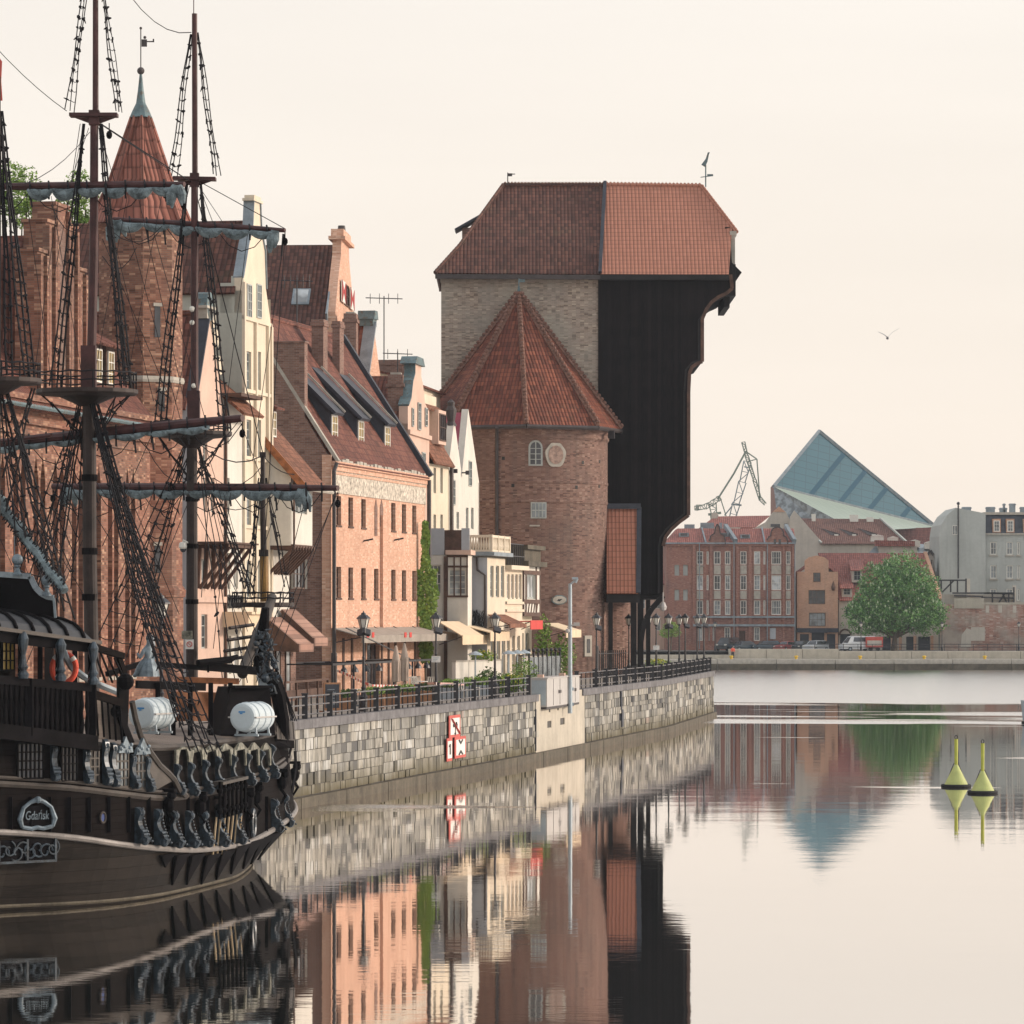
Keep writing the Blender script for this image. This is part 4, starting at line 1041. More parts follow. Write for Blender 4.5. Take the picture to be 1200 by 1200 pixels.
zt=ch.f(471,440)[1]; m=MB(); m.box(0,1.0,-0.1,0.75,0,zt); m.box(-0.08,1.08,-0.18,0.83,zt - 0.7,zt - 0.5); ch.part(m,'stack','brick_old'); m=MB(); m.box(0.1,.9,0,0.6,zt,zt + 0.12); ch.part(m,'cap','stone_trim')
b=Bld('flat_roofed_house',(452,240),(516,262),'low red roofed house block behind the gables near the round tower','house','houses along the quay')
gable_house(b,10,b.f(480,448)[1],b.f(480,432)[1],'cream','tile_red',[])
chimney(b,b.L - 1.5,3,b.f(505,455)[1],b.f(508,420)[1],1.6,1.0,'brick_old')

# --- scrolled gable house
b=Bld('scrolled_gable_house',(478,221.0),(503,229.0),'pale pink house with scrolled copper-capped gable beyond the pink brick house','house','houses along the quay')
z=lambda py,px=490: b.f(px,py)[1]
L=b.L; D=8
w=MB(); hs=[b.hpx(489,492.5,472,504),b.hpx(482,484,478,500),b.hpx(497.5,500,478,500)]
b.wall(w,'F',0,0,L,0,z(508),[]); up=[(0,0,z(508)),(L,0,z(508)),(L,0,z(478)),(L * 0.8,0,z(470)),(L * 0.7,0,z(448)),(L * 0.62,0,z(440)),(L * 0.62,0,z(428)),(L * 0.3,0,z(428)),(L * 0.3,0,z(440)),(L * 0.2,0,z(450)),(L * 0.12,0,z(470)),(0,0,z(480))]
w.prism(up,(0,0.5,0)); w.box(-0.1,L + 0.1,-0.15,0,z(512),z(507)); w.poly([(0,0,0),(0,D,0),(0,D,z(500)),(0,0,z(500))]); b.part(w,'wall','pink_plaster')
for h in hs: b.win('F',0,h,1,3,'win_grey','glass_grey',dep=-0.08)
m=MB(); m.prism([(L * 0.24,-0.15,z(428)),(L * 0.68,-0.15,z(428)),(L * 0.6,-0.15,z(419)),(L * 0.32,-0.15,z(419))],(0,0.9,0))
for p_,q_ in zip(up[7:],up[8:]): m.beam(V(*p_) + V(-0.02,0.25,0.05),V(*q_) + V(-0.02,0.25,0.05),0.62,0.1)
b.part(m,'copper_hood','copper')
r=MB(); slab(r,[(-0.2,0.5,z(500)),(-0.2,D,z(500)),(L / 2,D,z(440)),(L / 2,0.5,z(440))]); slab(r,[(L + .2,0.5,z(500)),(L + .2,D,z(500)),(L / 2,D,z(440)),(L / 2,0.5,z(440))]); b.part(r,'roof','tile_red')
for h in (b.hpx(486,490,530,570),b.hpx(494,498,530,570)): b.win('F',0,h,2,3,'win_grey','glass_grey',dep=-0.06)

# --- mansard house
b=Bld('mansard_house',(503,229.0),(526,235.0),'cream house with a brown tile skirt and open dark dormer between two gabled houses','house','houses along the quay')
z=lambda py,px=514: b.f(px,py)[1]
L=b.L; D=8
w=MB(); hs=[b.hpx(508,511,548,578),b.hpx(516,519,548,578),b.hpx(508,511,603,620),b.hpx(516,519,603,620)]
b.wall(w,'F',0,0,L,0,z(545),hs); w.poly([(0,0,0),(0,D,0),(0,D,z(448)),(0,0.9,z(448)),(0,0,z(545))]); w.poly([(L,0,0),(L,D,0),(L,D,z(460)),(L,0.9,z(460)),(L,0,z(545))])
w.box(0,L,0.75,1.0,z(510),z(462)); w.box(-0.15,0.2,0.5,1.3,z(545),z(446)); b.part(w,'wall','cream')
for h in hs: b.win('F',0,h,2,3,'win_grey','glass_grey')
r=MB(); slab(r,[(0,-0.4,z(545)),(L,-0.4,z(545)),(L,0.75,z(506)),(0,0.75,z(506))]); slab(r,[(0,0.2,z(480)),(L,0.2,z(480)),(L,1.6,z(462)),(0,1.6,z(462))]); slab(r,[(0,1.6,z(462)),(L,1.6,z(462)),(L,D,z(460)),(0,D,z(460))]); b.part(r,'roof','tile_brown')
h=(L * 0.5,L * 0.82,z(516),z(484)); m=MB(); m.box(h[0] - 0.2,h[1] + 0.2,0.0,0.8,h[2] - 0.2,h[3] + 0.2); dm=b.part(m,'dormer','pink_plaster'); b.win('F',0,h,3,2,'win_brown','glass_dark',dep=-0.06).parent=dm
m=MB(); m.tube([(L + 0.1,-0.15,0),(L + 0.1,-0.15,z(545))],0.12,6); b.part(m,'drainpipe','gutter')

# --- white house with twin gables
b=Bld('twin_gabled_house',(526,235.0),(561.5,247.5),'white house with two pointed gables and a magenta tin roof left of the round tower','house','houses along the quay')
L=b.L; D=7; z=lambda py,px=545: b.f(px,py)[1]
xm=b.f(541.5,600)[0]
hs=[b.hpx(530,533,562,592),b.hpx(549,552.5,540,570),b.hpx(528,531,600,620),b.hpx(535,538,600,620),b.hpx(546,549,595,620),b.hpx(552,555,595,620)]
w=MB(); b.wall(w,'F',0,0,L,0,z(575),[h for h in hs if h[3] < z(575)])
w.prism([(0,0,z(575)),(xm,0,z(575)),(xm,0,z(560)),(xm * 0.42,0,z(496)),(0,0,z(548))],(0,0.4,0)); w.prism([(xm,0,z(575)),(L,0,z(575)),(L,0,z(562)),(xm + (L - xm) * 0.36,0,z(478)),(xm,0,z(556))],(0,0.4,0))
w.poly([(0,0,0),(0,D,0),(0,D,z(560)),(0,0,z(560))]); w.box(L - 0.4,L,0,D,0,z(562)); b.part(w,'wall','white_plaster')
for h in hs: b.win('F',0,h,2,3,'win_grey','glass_grey',dep=-0.05 if h[3] > z(578) else 0.1)
r=MB()
xa=xm + (L - xm) * 0.36; slab(r,[(xm - 0.1,0.35,z(556)),(xm - 0.1,D,z(556)),(xa,D,z(482)),(xa,0.35,z(482))]); slab(r,[(L,0.35,z(562)),(L,D,z(562)),(xa,D,z(482)),(xa,0.35,z(482))])
b.part(r,'roof','magenta_tin')
r=MB(); xa=xm * 0.42; slab(r,[(0,0.35,z(550)),(0,D,z(550)),(xa,D,z(500)),(xa,0.35,z(500))]); slab(r,[(xm,0.35,z(560)),(xm,D,z(560)),(xa,D,z(500)),(xa,0.35,z(500))]); b.part(r,'roof','lead_dark')
m=MB(); m.lathe([(0.35,z(503)),(0.22,z(498)),(0.3,z(490)),(0.34,z(485)),(0.2,z(480)),(0.24,z(476)),(0.0,z(472))],10,(xa,0.2,0)); b.part(m,'gable_figure','gutter')
m=MB()
for px,py in ((527,552),(541,554)):
    xx,z_=b.f(px,py); m.beam((xx,0,z_),(xx,-0.3,z_),0.08); m.box(xx - 0.15,xx + 0.15,-0.45,-0.25,z_ - 0.12,z_ + 0.12)
b.part(m,'floodlight','iron')

# --- aerials
def aerial(px,py_top,py_bot,Y,label,bars=3,w=1.2):
    p=P(px,py_bot,Y); zt=CH - (py_top - HY) * Y / F - p.z
    o=empty('tv_aerial',p,0,label,'aerial','television aerials on the roofs'); m=MB(); m.tube([(0,0,0),(0,0,zt)],0.035,5); m.build('mast',M['iron'],o)
    m=MB(); m.tube([(-w,0,zt - 0.1),(w,0.2,zt - 0.15)],0.03,5)
    for i in range(bars): x_=-w + (i + 0.5) * 2 * w / bars; m.tube([(x_,-0.3,zt - 0.12),(x_,0.3,zt - 0.12)],0.02,4); m.tube([(x_,0,zt - 0.45),(x_,0,zt + 0.15)],0.02,4)
    m.build('antenna',M['iron'],o)
aerial(450,347,425,240,'tall thin television aerial standing between the pink brick house roof and the crane gatehouse',4,1.1)
aerial(466,412,436,244,'short television aerial left of the flat roofed block',3,0.9)
aerial(348,326,378,205,'white fishbone aerial in front of the steep red roof with the skylight',5,0.8)

# --- front extensions (terraces and bays) between the pink house and the round tower
b=Bld('timbered_bay',(548,221.0),(553,223.2),'white half-timbered bay with grey roof terrace panels beside the ivy','bay house','bays in front of the row')
D=2.4; w=MB(); S_=lambda px,py: b.sd(px,py)
h1=b.spx(525.5,546,667,697); h2=b.spx(503,517,662,695)
zt=S_(530,650)[1]
b.wall(w,'S',0,0,D,0,zt,[h1,h2]); b.wall(w,'F',0,0,b.L,0,zt); w.box(-0.0,b.L,0,D,zt - 0.05,zt); b.part(w,'wall','white_plaster')
b.win('S',0,h1,3,4,'win_white','glass_curtain'); b.win('S',0,h2,3,3,'win_white','glass_grey')
m=MB(); zz_=[S_(530,py)[1] for py in (664,699,652,720)]
for q_ in zz_[:3]: m.box(-0.06,0.0,-0.03,1.15,q_ - 0.05,q_ + 0.06)
for yv in (0.02,0.38,0.74,1.12): m.box(-0.05,0.0,yv - 0.035,yv + 0.035,zz_[1],zz_[2])
m.box(-0.12,0,1.12,1.3,0,zz_[2]); b.part(m,'timber_frame','brown_beam')
m=MB(); m.box(-0.25,b.L,-0.2,1.2,zt,zt + 0.25); b.part(m,'cornice','pink_plaster')
pz=S_(530,619)[1]; 
for y0_,y1_ in ((1.3,D),(-0.1,0.35)): m=MB(); m.box(0.05,0.12,y0_,y1_,zt,pz); b.part(m,'terrace_panel','blue_plaster')
m=MB(); m.box(0.1,0.2,0.35,1.3,zt,pz - 0.1); b.part(m,'terrace_screen','brown_beam')

b=Bld('balustraded_bay',(571,224.0),(592,229.6),'grey-blue and cream bay house with a stone balustrade terrace and climbing plant stains','bay house','bays in front of the row')
z=lambda py,px=581: b.f(px,py)[1]; zt=z(654); D=1.25
w=MB(); hs=[b.hpx(a_,a_ + 4,663,700) for a_ in (574.5,581,587)]; b.wall(w,'F',0,0,b.L,0,zt,hs + [b.hpx(a_,a_ + 4.2,745,790) for a_ in (575,582,588)]); b.part(w,'front_wall','cream')
for h in hs: b.win('F',0,h,1,4,'win_grey','glass_grey')
for h in [b.hpx(a_,a_ + 4.2,745,790) for a_ in (575,582,588)]: b.win('F',0,h,1,2,'cream' if False else 'win_white','glass_grey')
w=MB(); b.wall(w,'S',0,0,D,0,zt); b.part(w,'side_wall','blue_plaster')
m=MB(); zc=z(652); m.box(-0.3,b.L + 0.1,-0.45,D,zc,zc + 0.22); b.part(m,'cornice','lead')
m=MB(); zb=zc + 0.22; ztop=z(628)
m.box(-0.15,b.L,-0.3,-0.1,ztop - 0.14,ztop); m.box(-0.15,b.L,-0.3,-0.1,zb,zb + 0.12); m.box(-0.2,0.0,-0.3,D,ztop - 0.14,ztop); m.box(-0.2,0.0,-0.3,D,zb,zb + 0.12)
for x_ in (0,b.L / 3,2 * b.L / 3,b.L - 0.1): m.box(x_ - 0.1,x_ + 0.1,-0.32,-0.08,zb,ztop + 0.02)
m.box(-0.22,0.02,D - 0.2,D,zb,ztop + 0.02)
for i in range(9): m.lathe([(0.05,0),(0.09,0.25),(0.04,0.6),(0.06,ztop - zb - 0.2)],6,(-0.1,-0.12 + i * 0.15,zb + 0.1))
for i in range(34): m.lathe([(0.05,0),(0.09,0.25),(0.04,0.6),(0.06,ztop - zb - 0.2)],6,(0.1 + i * 0.16,-0.2,zb + 0.1))
b.part(m,'balustrade','cream')
m=MB(); m.tube([(-0.15,D * 0.45,zt),(-0.15,D * 0.42,zt - 0.7),(-0.15,0.1,zt - 1.0),(-0.15,0.08,3.0)],0.07,8); b.part(m,'drainpipe','gutter')
m=MB(); m.box(-0.25,0.0,0.0,D,z(741),z(736)); m.box(-0.06,-0.03,0.05,0.11,z(738),z(700)); b.part(m,'trellis_ledge','gutter')
m=MB()
for i in range(60):
    y_=rnd.uniform(0.05,D - 0.05); z_=z(738); q_=V(-0.05,y_,z_); pts_=[q_]
    for j in range(5): q_=q_ + V(0,rnd.uniform(-0.12,0.12),rnd.uniform(0.1,0.3)); pts_.append(q_)
    m.tube([p_ if 0.02 < p_.y < D else V(p_.x,min(max(p_.y,0.03),D - 0.03),p_.z) for p_ in pts_],0.014,3)
b.part(m,'bare_vine','iron')

b=Bld('windowed_bay',(592,229.8),(612,235.2),'cream bay house with a row of four tall narrow windows beside the balustraded bay','bay house','bays in front of the row')
z=lambda py,px=602: b.f(px,py)[1]; zt=z(668); D=2.5
w=MB(); hs=[b.hpx(a_,a_ + 3.4,673,702) for a_ in (594,598.7,603.3,607.8)]; hs2=[b.hpx(a_,a_ + 3.4,745,790) for a_ in (594,600,606)]; b.wall(w,'F',0,0,b.L,0,zt,hs + hs2); w.poly([(0,0,zt),(b.L,0,zt),(b.L,D,zt),(0,D,zt)])
for py in (708,717): w.box(0,b.L,-0.12,0,z(py),z(py) + 0.15)
b.part(w,'wall','cream')
for h in hs + hs2: b.win('F',0,h,1,3,'win_white','glass_grey')
m=MB(); m.box(-0.1,b.L + 0.1,-0.4,0.1,zt,zt + 0.25); b.part(m,'cornice','cream')
m=MB()
for i in range(10): m.beam((0.2 + i * 0.6,-0.1,zt + 0.25),(0.2 + i * 0.6,-0.1,zt + 1.5),0.05)
for q_ in (0.8,1.5): m.beam((0.2,-0.1,zt + q_),(b.L,-0.1,zt + q_),0.05)
b.part(m,'roof_railing','iron')

b=Bld('timbered_bay',(613,235.4),(633,241.4),'narrow half-timbered bay with three tall panes and flat roof next to the round tower','bay house','bays in front of the row')
z=lambda py,px=622: b.f(px,py)[1]; zt=z(664); zb=z(722); D=3
w=MB(); h=b.hpx(616.5,627.5,673,702); b.wall(w,'F',0,0,b.L,zb,zt,[h]); b.wall(w,'S',0,0,D,zb,zt); w.poly([(0,0,zb),(b.L,0,zb),(b.L,D,zb),(0,D,zb)]); w.poly([(b.L,0,zb),(b.L,D,zb),(b.L,D,zt),(b.L,0,zt)]); b.part(w,'wall','white_plaster'); b.win('F',0,h,3,1,'win_grey','glass_curtain',fw=0.12)
w=MB(); hs=[b.hpx(a_,a_ + 3.4,742,775) for a_ in (614.5,620,626)]; b.wall(w,'F',0.5,0.05,b.L - 0.1,0,zb - 0.02,[(q_[0],q_[1],q_[2],q_[3]) for q_ in hs]); b.wall(w,'S',0.05,0.5,D,0,zb - 0.02); b.part(w,'ground_floor_wall','cream')
for h2 in hs: b.win('F',0.5,h2,1,3,'win_grey','glass_grey')
m=MB(); L=b.L
for x_ in (0.1,L - 0.12,h[0] - 0.15,h[1] + 0.15): m.box(x_ - 0.13,x_ + 0.13,-0.05,0,zb,zt)
for q_ in (zb + 0.1,h[2] - 0.15,h[3] + 0.1): m.box(0,L,-0.055,0,q_ - 0.12,q_ + 0.12)
for i in range(5): x_=0.6 + i * (L - 1.2) / 5; m.beam((x_,-0.02,zb + 0.1),(x_ + 0.6,-0.02,h[2] - 0.1),0.06,0.12)
b.part(m,'timber_frame','brown_beam')
m=MB(); m.box(-0.4,L + 0.2,-0.4,D,zt,zt + 0.3); m.box(-0.2,L - 0.4,-0.1,D,zt + 0.3,zt + 1.0); m.box(-0.4,L - 0.1,-0.35,D,zt + 1.0,zt + 1.25); b.part(m,'roof','footing')

# --- ground-floor awnings
def awning(p0,p1,py_hi,py_lo,out,mat,label,group='awnings over the terraces',val=0.35,seams=0):
    b=Bld('awning',p0,p1,label,'awning',group); L=b.L
    zh=b.f((p0[0] + p1[0]) / 2,py_hi)[1]; zl=b.f((p0[0] + p1[0]) / 2,py_lo,-out)[1]
    m=MB(); slab(m,[(0,0,zh),(L,0,zh),(L,-out,zl + val),(0,-out,zl + val)],0.05); ca=b.part(m,'canopy',mat)
    m=MB(); m.box(0,L,-out - 0.04,-out,zl,zl + val + 0.02); m.build('valance',M[mat],ca)
    m=MB()
    for x_ in (0.15,L - 0.15): m.beam((x_,0,zl),(x_,-out,zl + val - 0.05),0.05)
    for i in range(1,seams): m.beam((L * i / seams,-out - 0.03,zl),(L * i / seams,0,zh + 0.04),0.04,0.04)
    b.part(m,'arms','gutter')
    return b
b=awning((389,196.8),(504,219.5),735,753,1.5,'awning','long pale grey awning under the pink brick house front',seams=5)
m=MB()
for px in (431,437,475,481):
    xx,z_=b.f(px,744,-1.55); m.box(xx - 0.25,xx + 0.25,-1.57,-1.545,z_ - 0.13,z_ + 0.13)
b.part(m,'logo_patch','awning_red')
awning((514,216.5),(543,222),728,756,1.3,'awning_cream','cream awning with fringed edge behind the second lamp post',val=0.5)
awning((545,221.2),(568,226.2),733,752,1.4,'awning_cream','second cream awning left of the third lamp post',val=0.5)
awning((572,223.2),(592,227.8),720,736,1.2,'tile_brown','brown awning under the balustraded bay',val=0.2)
awning((597,229.5),(611.5,233.5),728,738,1.2,'awning_red','small bright red awning under the four-windowed bay',val=0.5)
awning((636,240),(654,245.5),730,748,1.4,'awning_cream','small cream awning over green plants beside the round tower',val=0.45)

# ------------------------------------------------------------------ the medieval port crane: gatehouse, timber hoist, round tower
def wp(px,py,Y,o): return P(px,py,Y) - o
b=Bld('crane_gatehouse',(517,265.0),(701,265.0),'huge medieval port crane with brick gatehouse and black timber hoist tower over the quay','crane gatehouse')
O=b.o; L=b.L; D=12.6; z=lambda py: b.f(600,py)[1]
he=z(321)
w=MB(); b.wall(w,'F',0,0,L,0,z(331)); b.wall(w,'S',0,0,D,0,he); w.box(-0.06,L,-0.07,0.3,z(331),z(326)); w.box(-0.14,L,-0.15,0.3,z(326),he)
w.poly([(L,0,0),(L,D,0),(L,D,he),(L,0,he)]); w.poly([(0,D,0),(L,D,0),(L,D,he),(0,D,he)])
b.part(w,'brick_wall','brick_gate')
# tiled hip roof over the brick part
e0,e1=wp(510,320,264.5,O),wp(703.5,321,264.5,O)
k0,k1=wp(539,288,266.3,O),wp(705,288,266.3,O)
r0,r1=wp(590,217,271.3,O),wp(709,217,271.3,O)
mir=lambda p: V(p.x,2 * (271.3 - 265.0) - p.y,p.z)
r=MB(); slab(r,[e0,e1,k1,k0],0.2); slab(r,[k0,k1,r1,r0],0.2); slab(r,[mir(e0),mir(e1),mir(k1),mir(k0)],0.2); slab(r,[mir(k0),mir(k1),r1,r0],0.2)
slab(r,[e0,mir(e0),mir(k0),k0],0.2); slab(r,[k0,mir(k0),r0],0.2)
ro=b.part(r,'roof','tile_dark')
m=MB(); m.tube([e0,k0,r0],0.16,6); m.tube([r0,r1],0.16,6); m.build('ridge_tiles',M['tile_dark'],ro)
m=MB()
for i in range(26):
    for a_,c_,n_ in ((e0,k0,10),(k0,r0,26)):
        if i < n_: q_=a_ + (c_ - a_) * ((i + 0.5) / n_); m.ball(q_ + V(0,0,0.13),0.10,6)
for i in range(30): m.ball(r0 + (r1 - r0) * ((i + 0.5) / 30) + V(0,0,0.14),0.10,6)
m.build('hip_knobs',M['hip_tile'],ro)
m=MB(); m.beam(e0 + V(0,-0.05,-0.22),e1 + V(0,-0.05,-0.22),0.25,0.3); m.build('eave_board',M['gutter'],ro)
# side dormer on the left hip
q0=wp(533,270,271,O); q1=wp(552,258,271,O); m=MB(); m.box(q0.x + 0.5,q0.x + 2.6,q0.y - 0.9,q0.y + 0.9,q0.z - 1.6,q0.z + 0.1); dm=b.part(m,'dormer','brick_old')
m=MB(); slab(m,[(q0.x,q0.y - 1.2,q0.z),(q0.x,q0.y + 1.2,q0.z),(q1.x + 1,q0.y + 1.2,q1.z + 0.5),(q1.x + 1,q0.y - 1.2,q1.z + 0.5)],0.15); m.build('dormer_roof',M['lead_dark'],dm)
# timber hoist tower, side profile read from the photograph
Yt=264.85
prof=[(701,322),(856,322),(858,338),(851,344),(842,348),(834,354),(828,362),(823,374),(823,424),(817,426),(811,430),(808,437),(807,460),(807,604),(796,612),(787,620),(780,629),(777,640),(777,697),(701,697)]
pts=[wp(x_,y_,Yt,O) for x_,y_ in prof]
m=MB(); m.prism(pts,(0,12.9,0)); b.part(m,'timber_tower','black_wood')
m=MB(); out_=pts[1:18]
for p_,q_ in zip(out_,out_[1:]): m.beam(p_ + V(0,-0.12,0),q_ + V(0,-0.12,0),0.22,0.14,up=(0,1,0))
b.part(m,'edge_board','brown_beam')
m=MB(); ins=[wp(x_,y_,Yt,O) for x_,y_ in [(850,347),(838,352),(829,361),(819,375),(819,422),(811,425),(804,433),(802,460),(802,602),(791,611),(781,620),(774,630),(772,642),(772,695)]]
for p_,q_ in zip(ins,ins[1:]): m.beam(p_ + V(0,-0.07,0),q_ + V(0,-0.07,0),0.12,0.14,up=(0,1,0))
b.part(m,'inner_board','black_beam')
m=MB(); m.beam(wp(703,325,264.6,O),wp(854,325,264.6,O),0.5,0.35); b.part(m,'eave_beam','black_beam')
# its tiled roof with half hip
a0,a1=wp(704,321,264.4,O),wp(854,322,264.4,O); c1=wp(858,266,268.0,O); d1=wp(822,218,271.3,O); d0=wp(709,216.5,271.3,O)
lip=wp(863.5,272,267.6,O)
r=MB(); slab(r,[a0,a1,c1,d1,d0],0.2); slab(r,[mir(a0),mir(a1),mir(c1),d1,d0],0.2); slab(r,[lip,mir(lip),d1],0.15)
ro=b.part(r,'hoist_roof','tile_new')
m=MB(); m.tube([d0,d1],0.15,6)
for i in range(26): m.ball(d0 + (d1 - d0) * ((i + 0.5) / 26) + V(0,0,0.13),0.09,6)
for i in range(16): m.ball(d1 + (lip - d1) * ((i + 0.5) / 16) + V(0,0,0.12),0.09,6)
m.tube([d1,lip],0.14,6); m.build('ridge_tiles',M['tile_new'],ro)
m=MB(); m.beam(a0 + V(-0.05,-0.02,0.1),d0 + V(0,0,0.2),0.22,0.2); m.build('verge_board',M['lead_dark'],ro)
m=MB(); gx_=wp(856.5,300,268,O).x; zg0,zg1=wp(856,322,265,O).z,c1.z
m.prism([(gx_ - 0.4,0.1,zg0),(gx_ - 0.4,12.5,zg0),(gx_ - 0.4,mir(c1).y,zg1),(gx_ - 0.4,c1.y,zg1)],(0.35,0,0)); b.part(m,'front_gable','black_wood')
m=MB(); zw=wp(860,270,266,O).z
for yv in (2.6,10.0): m.box(gx_ - 0.1,gx_ + 0.25,yv - 0.15,yv + 0.15,zg0,zw)
m.box(gx_ - 0.1,gx_ + 0.35,2.4,10.2,zw - 0.2,zw + 0.1); b.part(m,'opening_frame','stone_trim')
m=MB(); zk=wp(860,305,266,O).z
slab(m,[(gx_ - 0.1,1.6,zk),(gx_ - 0.1,11,zk),(gx_ + 0.65,11,zk - 0.75),(gx_ + 0.65,1.6,zk - 0.75)],0.14); m.box(gx_ - 0.5,gx_ + 0.25,1.7,10.9,zk - 2.3,zk - 0.2); m.box(gx_ - 0.5,gx_ - 0.1,2.6,10.1,zk - 3.0,zk - 2.3)
b.part(m,'hoist_beak','black_beam')
# lean-to tiled roof between tower and hoist
t0,t1,t2,t3=wp(711,595,263.6,O),wp(749,595,263.6,O),wp(748,695,261.0,O),wp(711,695,261.0,O)
r=MB(); slab(r,[t0,t1,t2,t3],0.14); lo=b.part(r,'lean_to_roof','tile_new')
m=MB(); m.beam(t0 + V(0,0,0.1),t1 + V(0.1,0,0.1),0.5,0.35); m.beam(t1,t2,0.3,0.25); m.build('lean_to_edge',M['lead_dark'],lo)
m=MB(); q0=wp(711,697,261.2,O); q1=wp(750,706,261.2,O); m.box(q0.x,q1.x,q0.y + 0.1,0.0,q1.z,q0.z); m.prism([t1 + V(0,0.1,-0.1),t2 + V(0,0.1,-0.1),V(t2.x,-0.02,t2.z),V(t1.x,-0.02,t1.z)],(-0.12,0,0)); b.part(m,'lean_to_box','black_beam')
# legs and curved brace
for px0,px1,Y in ((739,746,263.5),(747,754,265.3),(713,718,262.0),(757,762,276.5)):
    q0=wp(px0,697,Y,O); q1=wp(px1,697,Y,O); m=MB(); m.box(q0.x,q1.x,q0.y - 0.25,q0.y + 0.25,0,q0.z); b.part(m,'leg','black_beam')
m=MB(); br=[wp(x_,y_,264.9,O) for x_,y_ in ((751,752),(753,738),(757,725),(764,713),(774,702),(777,698))]
for p_,q_ in zip(br,br[1:]): m.beam(p_,q_,0.35,0.4,up=(0,1,0))
b.part(m,'curved_brace','black_beam')
m=MB(); m.box(wp(750,697,265,O).x,wp(777,697,265,O).x,0,12,wp(777,702,265,O).z,wp(777,697,265,O).z - 0.02); b.part(m,'floor_beams','black_beam')
# weather vanes
m=MB(); q=wp(827,219,271,O); m.tube([q,q + V(0,0,1.55)],0.05,6); zt=q.z + 1.45; m.tube([q + V(-0.35,0,0.65),q + V(0.45,0,0.75)],0.03,5); m.box(q.x + 0.1,q.x + 0.5,q.y - 0.02,q.y + 0.02,q.z + 0.72,q.z + 0.86)
m.prism([(q.x - 0.3,q.y,zt + 0.05),(q.x - 0.05,q.y,zt - 0.1),(q.x + 0.12,q.y,zt + 0.25),(q.x + 0.22,q.y,zt + 0.75),(q.x + 0.28,q.y,zt + 0.9),(q.x + 0.14,q.y,zt + 0.88),(q.x,q.y,zt + 0.45)],(0,0.06,0))
b.part(m,'weather_vane','copper')
m=MB(); q=wp(595,217,271,O); m.tube([q,q + V(0,0,0.85)],0.04,6); m.box(q.x,q.x + 0.3,q.y - 0.02,q.y + 0.02,q.z + 0.6,q.z + 0.8); m.box(q.x + 0.3,q.x + 0.5,q.y - 0.02,q.y + 0.02,q.z + 0.72,q.z + 0.78); b.part(m,'weather_vane','gutter')
# rear round tower glimpsed through the gate
m=MB(); q=wp(700,790,279,O); m.lathe([(3.0,0),(3.0,16)],28,(q.x - 0.6,q.y,0)); b.part(m,'rear_tower','brick_tower')
m=MB(); q=wp(777,712,264,O); m.tube([q + V(0,0,1.0),q + V(0,0,0.35)],0.05,6); m.lathe([(0.0,-0.25),(0.2,-0.15),(0.24,0.05),(0.12,0.35)],10,q); b.part(m,'camera_dome','cabinet')

# --- round brick tower with eight-sided tiled roof
Yc=264.0; xc=(608 - CX) * Yc / F; RT=5.85
tw=empty('round_tower',(xc,Yc,Z0),0,'round brick tower with pointed eight-sided tiled roof in front of the crane gatehouse','tower')
zz=lambda py,Y=Yc: CH - (py - HY) * Y / F - Z0
ze=19.62 - Z0; zap=zz(344)
m=MB(); m.lathe([(RT,0),(RT,zz(590,259)),(RT + 0.04,zz(589,259)),(RT + 0.04,zz(587,259)),(RT,zz(586,259)),(RT,zz(567,259)),(RT + 0.04,zz(566,259)),(RT + 0.04,zz(564,259)),(RT,zz(563,259)),(RT,ze - 0.95),(RT + 0.1,ze - 0.8),(RT + 0.1,ze - 0.55),(RT + 0.25,ze - 0.35),(RT + 0.25,ze)],72,cap=False)
m.build('wall',M['brick_tower'],tw)
RE=6.75; ph=-90 + 4
ev=[V(RE * math.cos(R(ph + 45 * k_)),RE * math.sin(R(ph + 45 * k_)),ze) for k_ in range(8)]; ap=V(0,0.0,zap)
m=MB()
for k_ in range(8): m.poly([ev[k_],ev[(k_ + 1) % 8],ap])
m.poly(list(reversed(ev)))
ro=m.build('roof',M['tile_cone'],tw)
m=MB()
for k_ in (7,0,1,2,6):
    m.tube([ev[k_],ap],0.17,6)
    for i in range(36):
        q_=ev[k_] + (ap - ev[k_]) * ((i + 0.5) / 36); m.ball(q_ + V(0,0,0.12) + V(q_.x,q_.y,0).normalized() * 0.12,0.16,6)
m.build('hip_tiles',M['hip_tile'],ro)
m=MB()
for k_ in range(8): m.tube([ev[k_] + V(0,0,-0.14),ev[(k_ + 1) % 8] + V(0,0,-0.14)],0.15,6)
m.build('gutter',M['gutter'],ro)
m=MB(); m.lathe([(0.22,zap - 0.4),(0.12,zap),(0.06,zap + 0.5)],8); m.tube([(0,0,zap),(0,0,zap + 1.0)],0.04,6); m.box(0,0.4,-0.02,0.02,zap + 0.75,zap + 0.95); m.build('finial',M['copper'],ro)
def cyl(px,py,o=0.0):
    s_=(px - 608) / 104.5; th=math.asin(s_); Y=Yc - RT * math.cos(th)
    c_=V((RT + o) * math.sin(th),-(RT + o) * math.cos(th),zz(py,Y))
    return Matrix(((math.cos(th),-math.sin(th),0,c_.x),(math.sin(th),math.cos(th),0,c_.y),(0,0,1,c_.z),(0,0,0,1))),F / Y
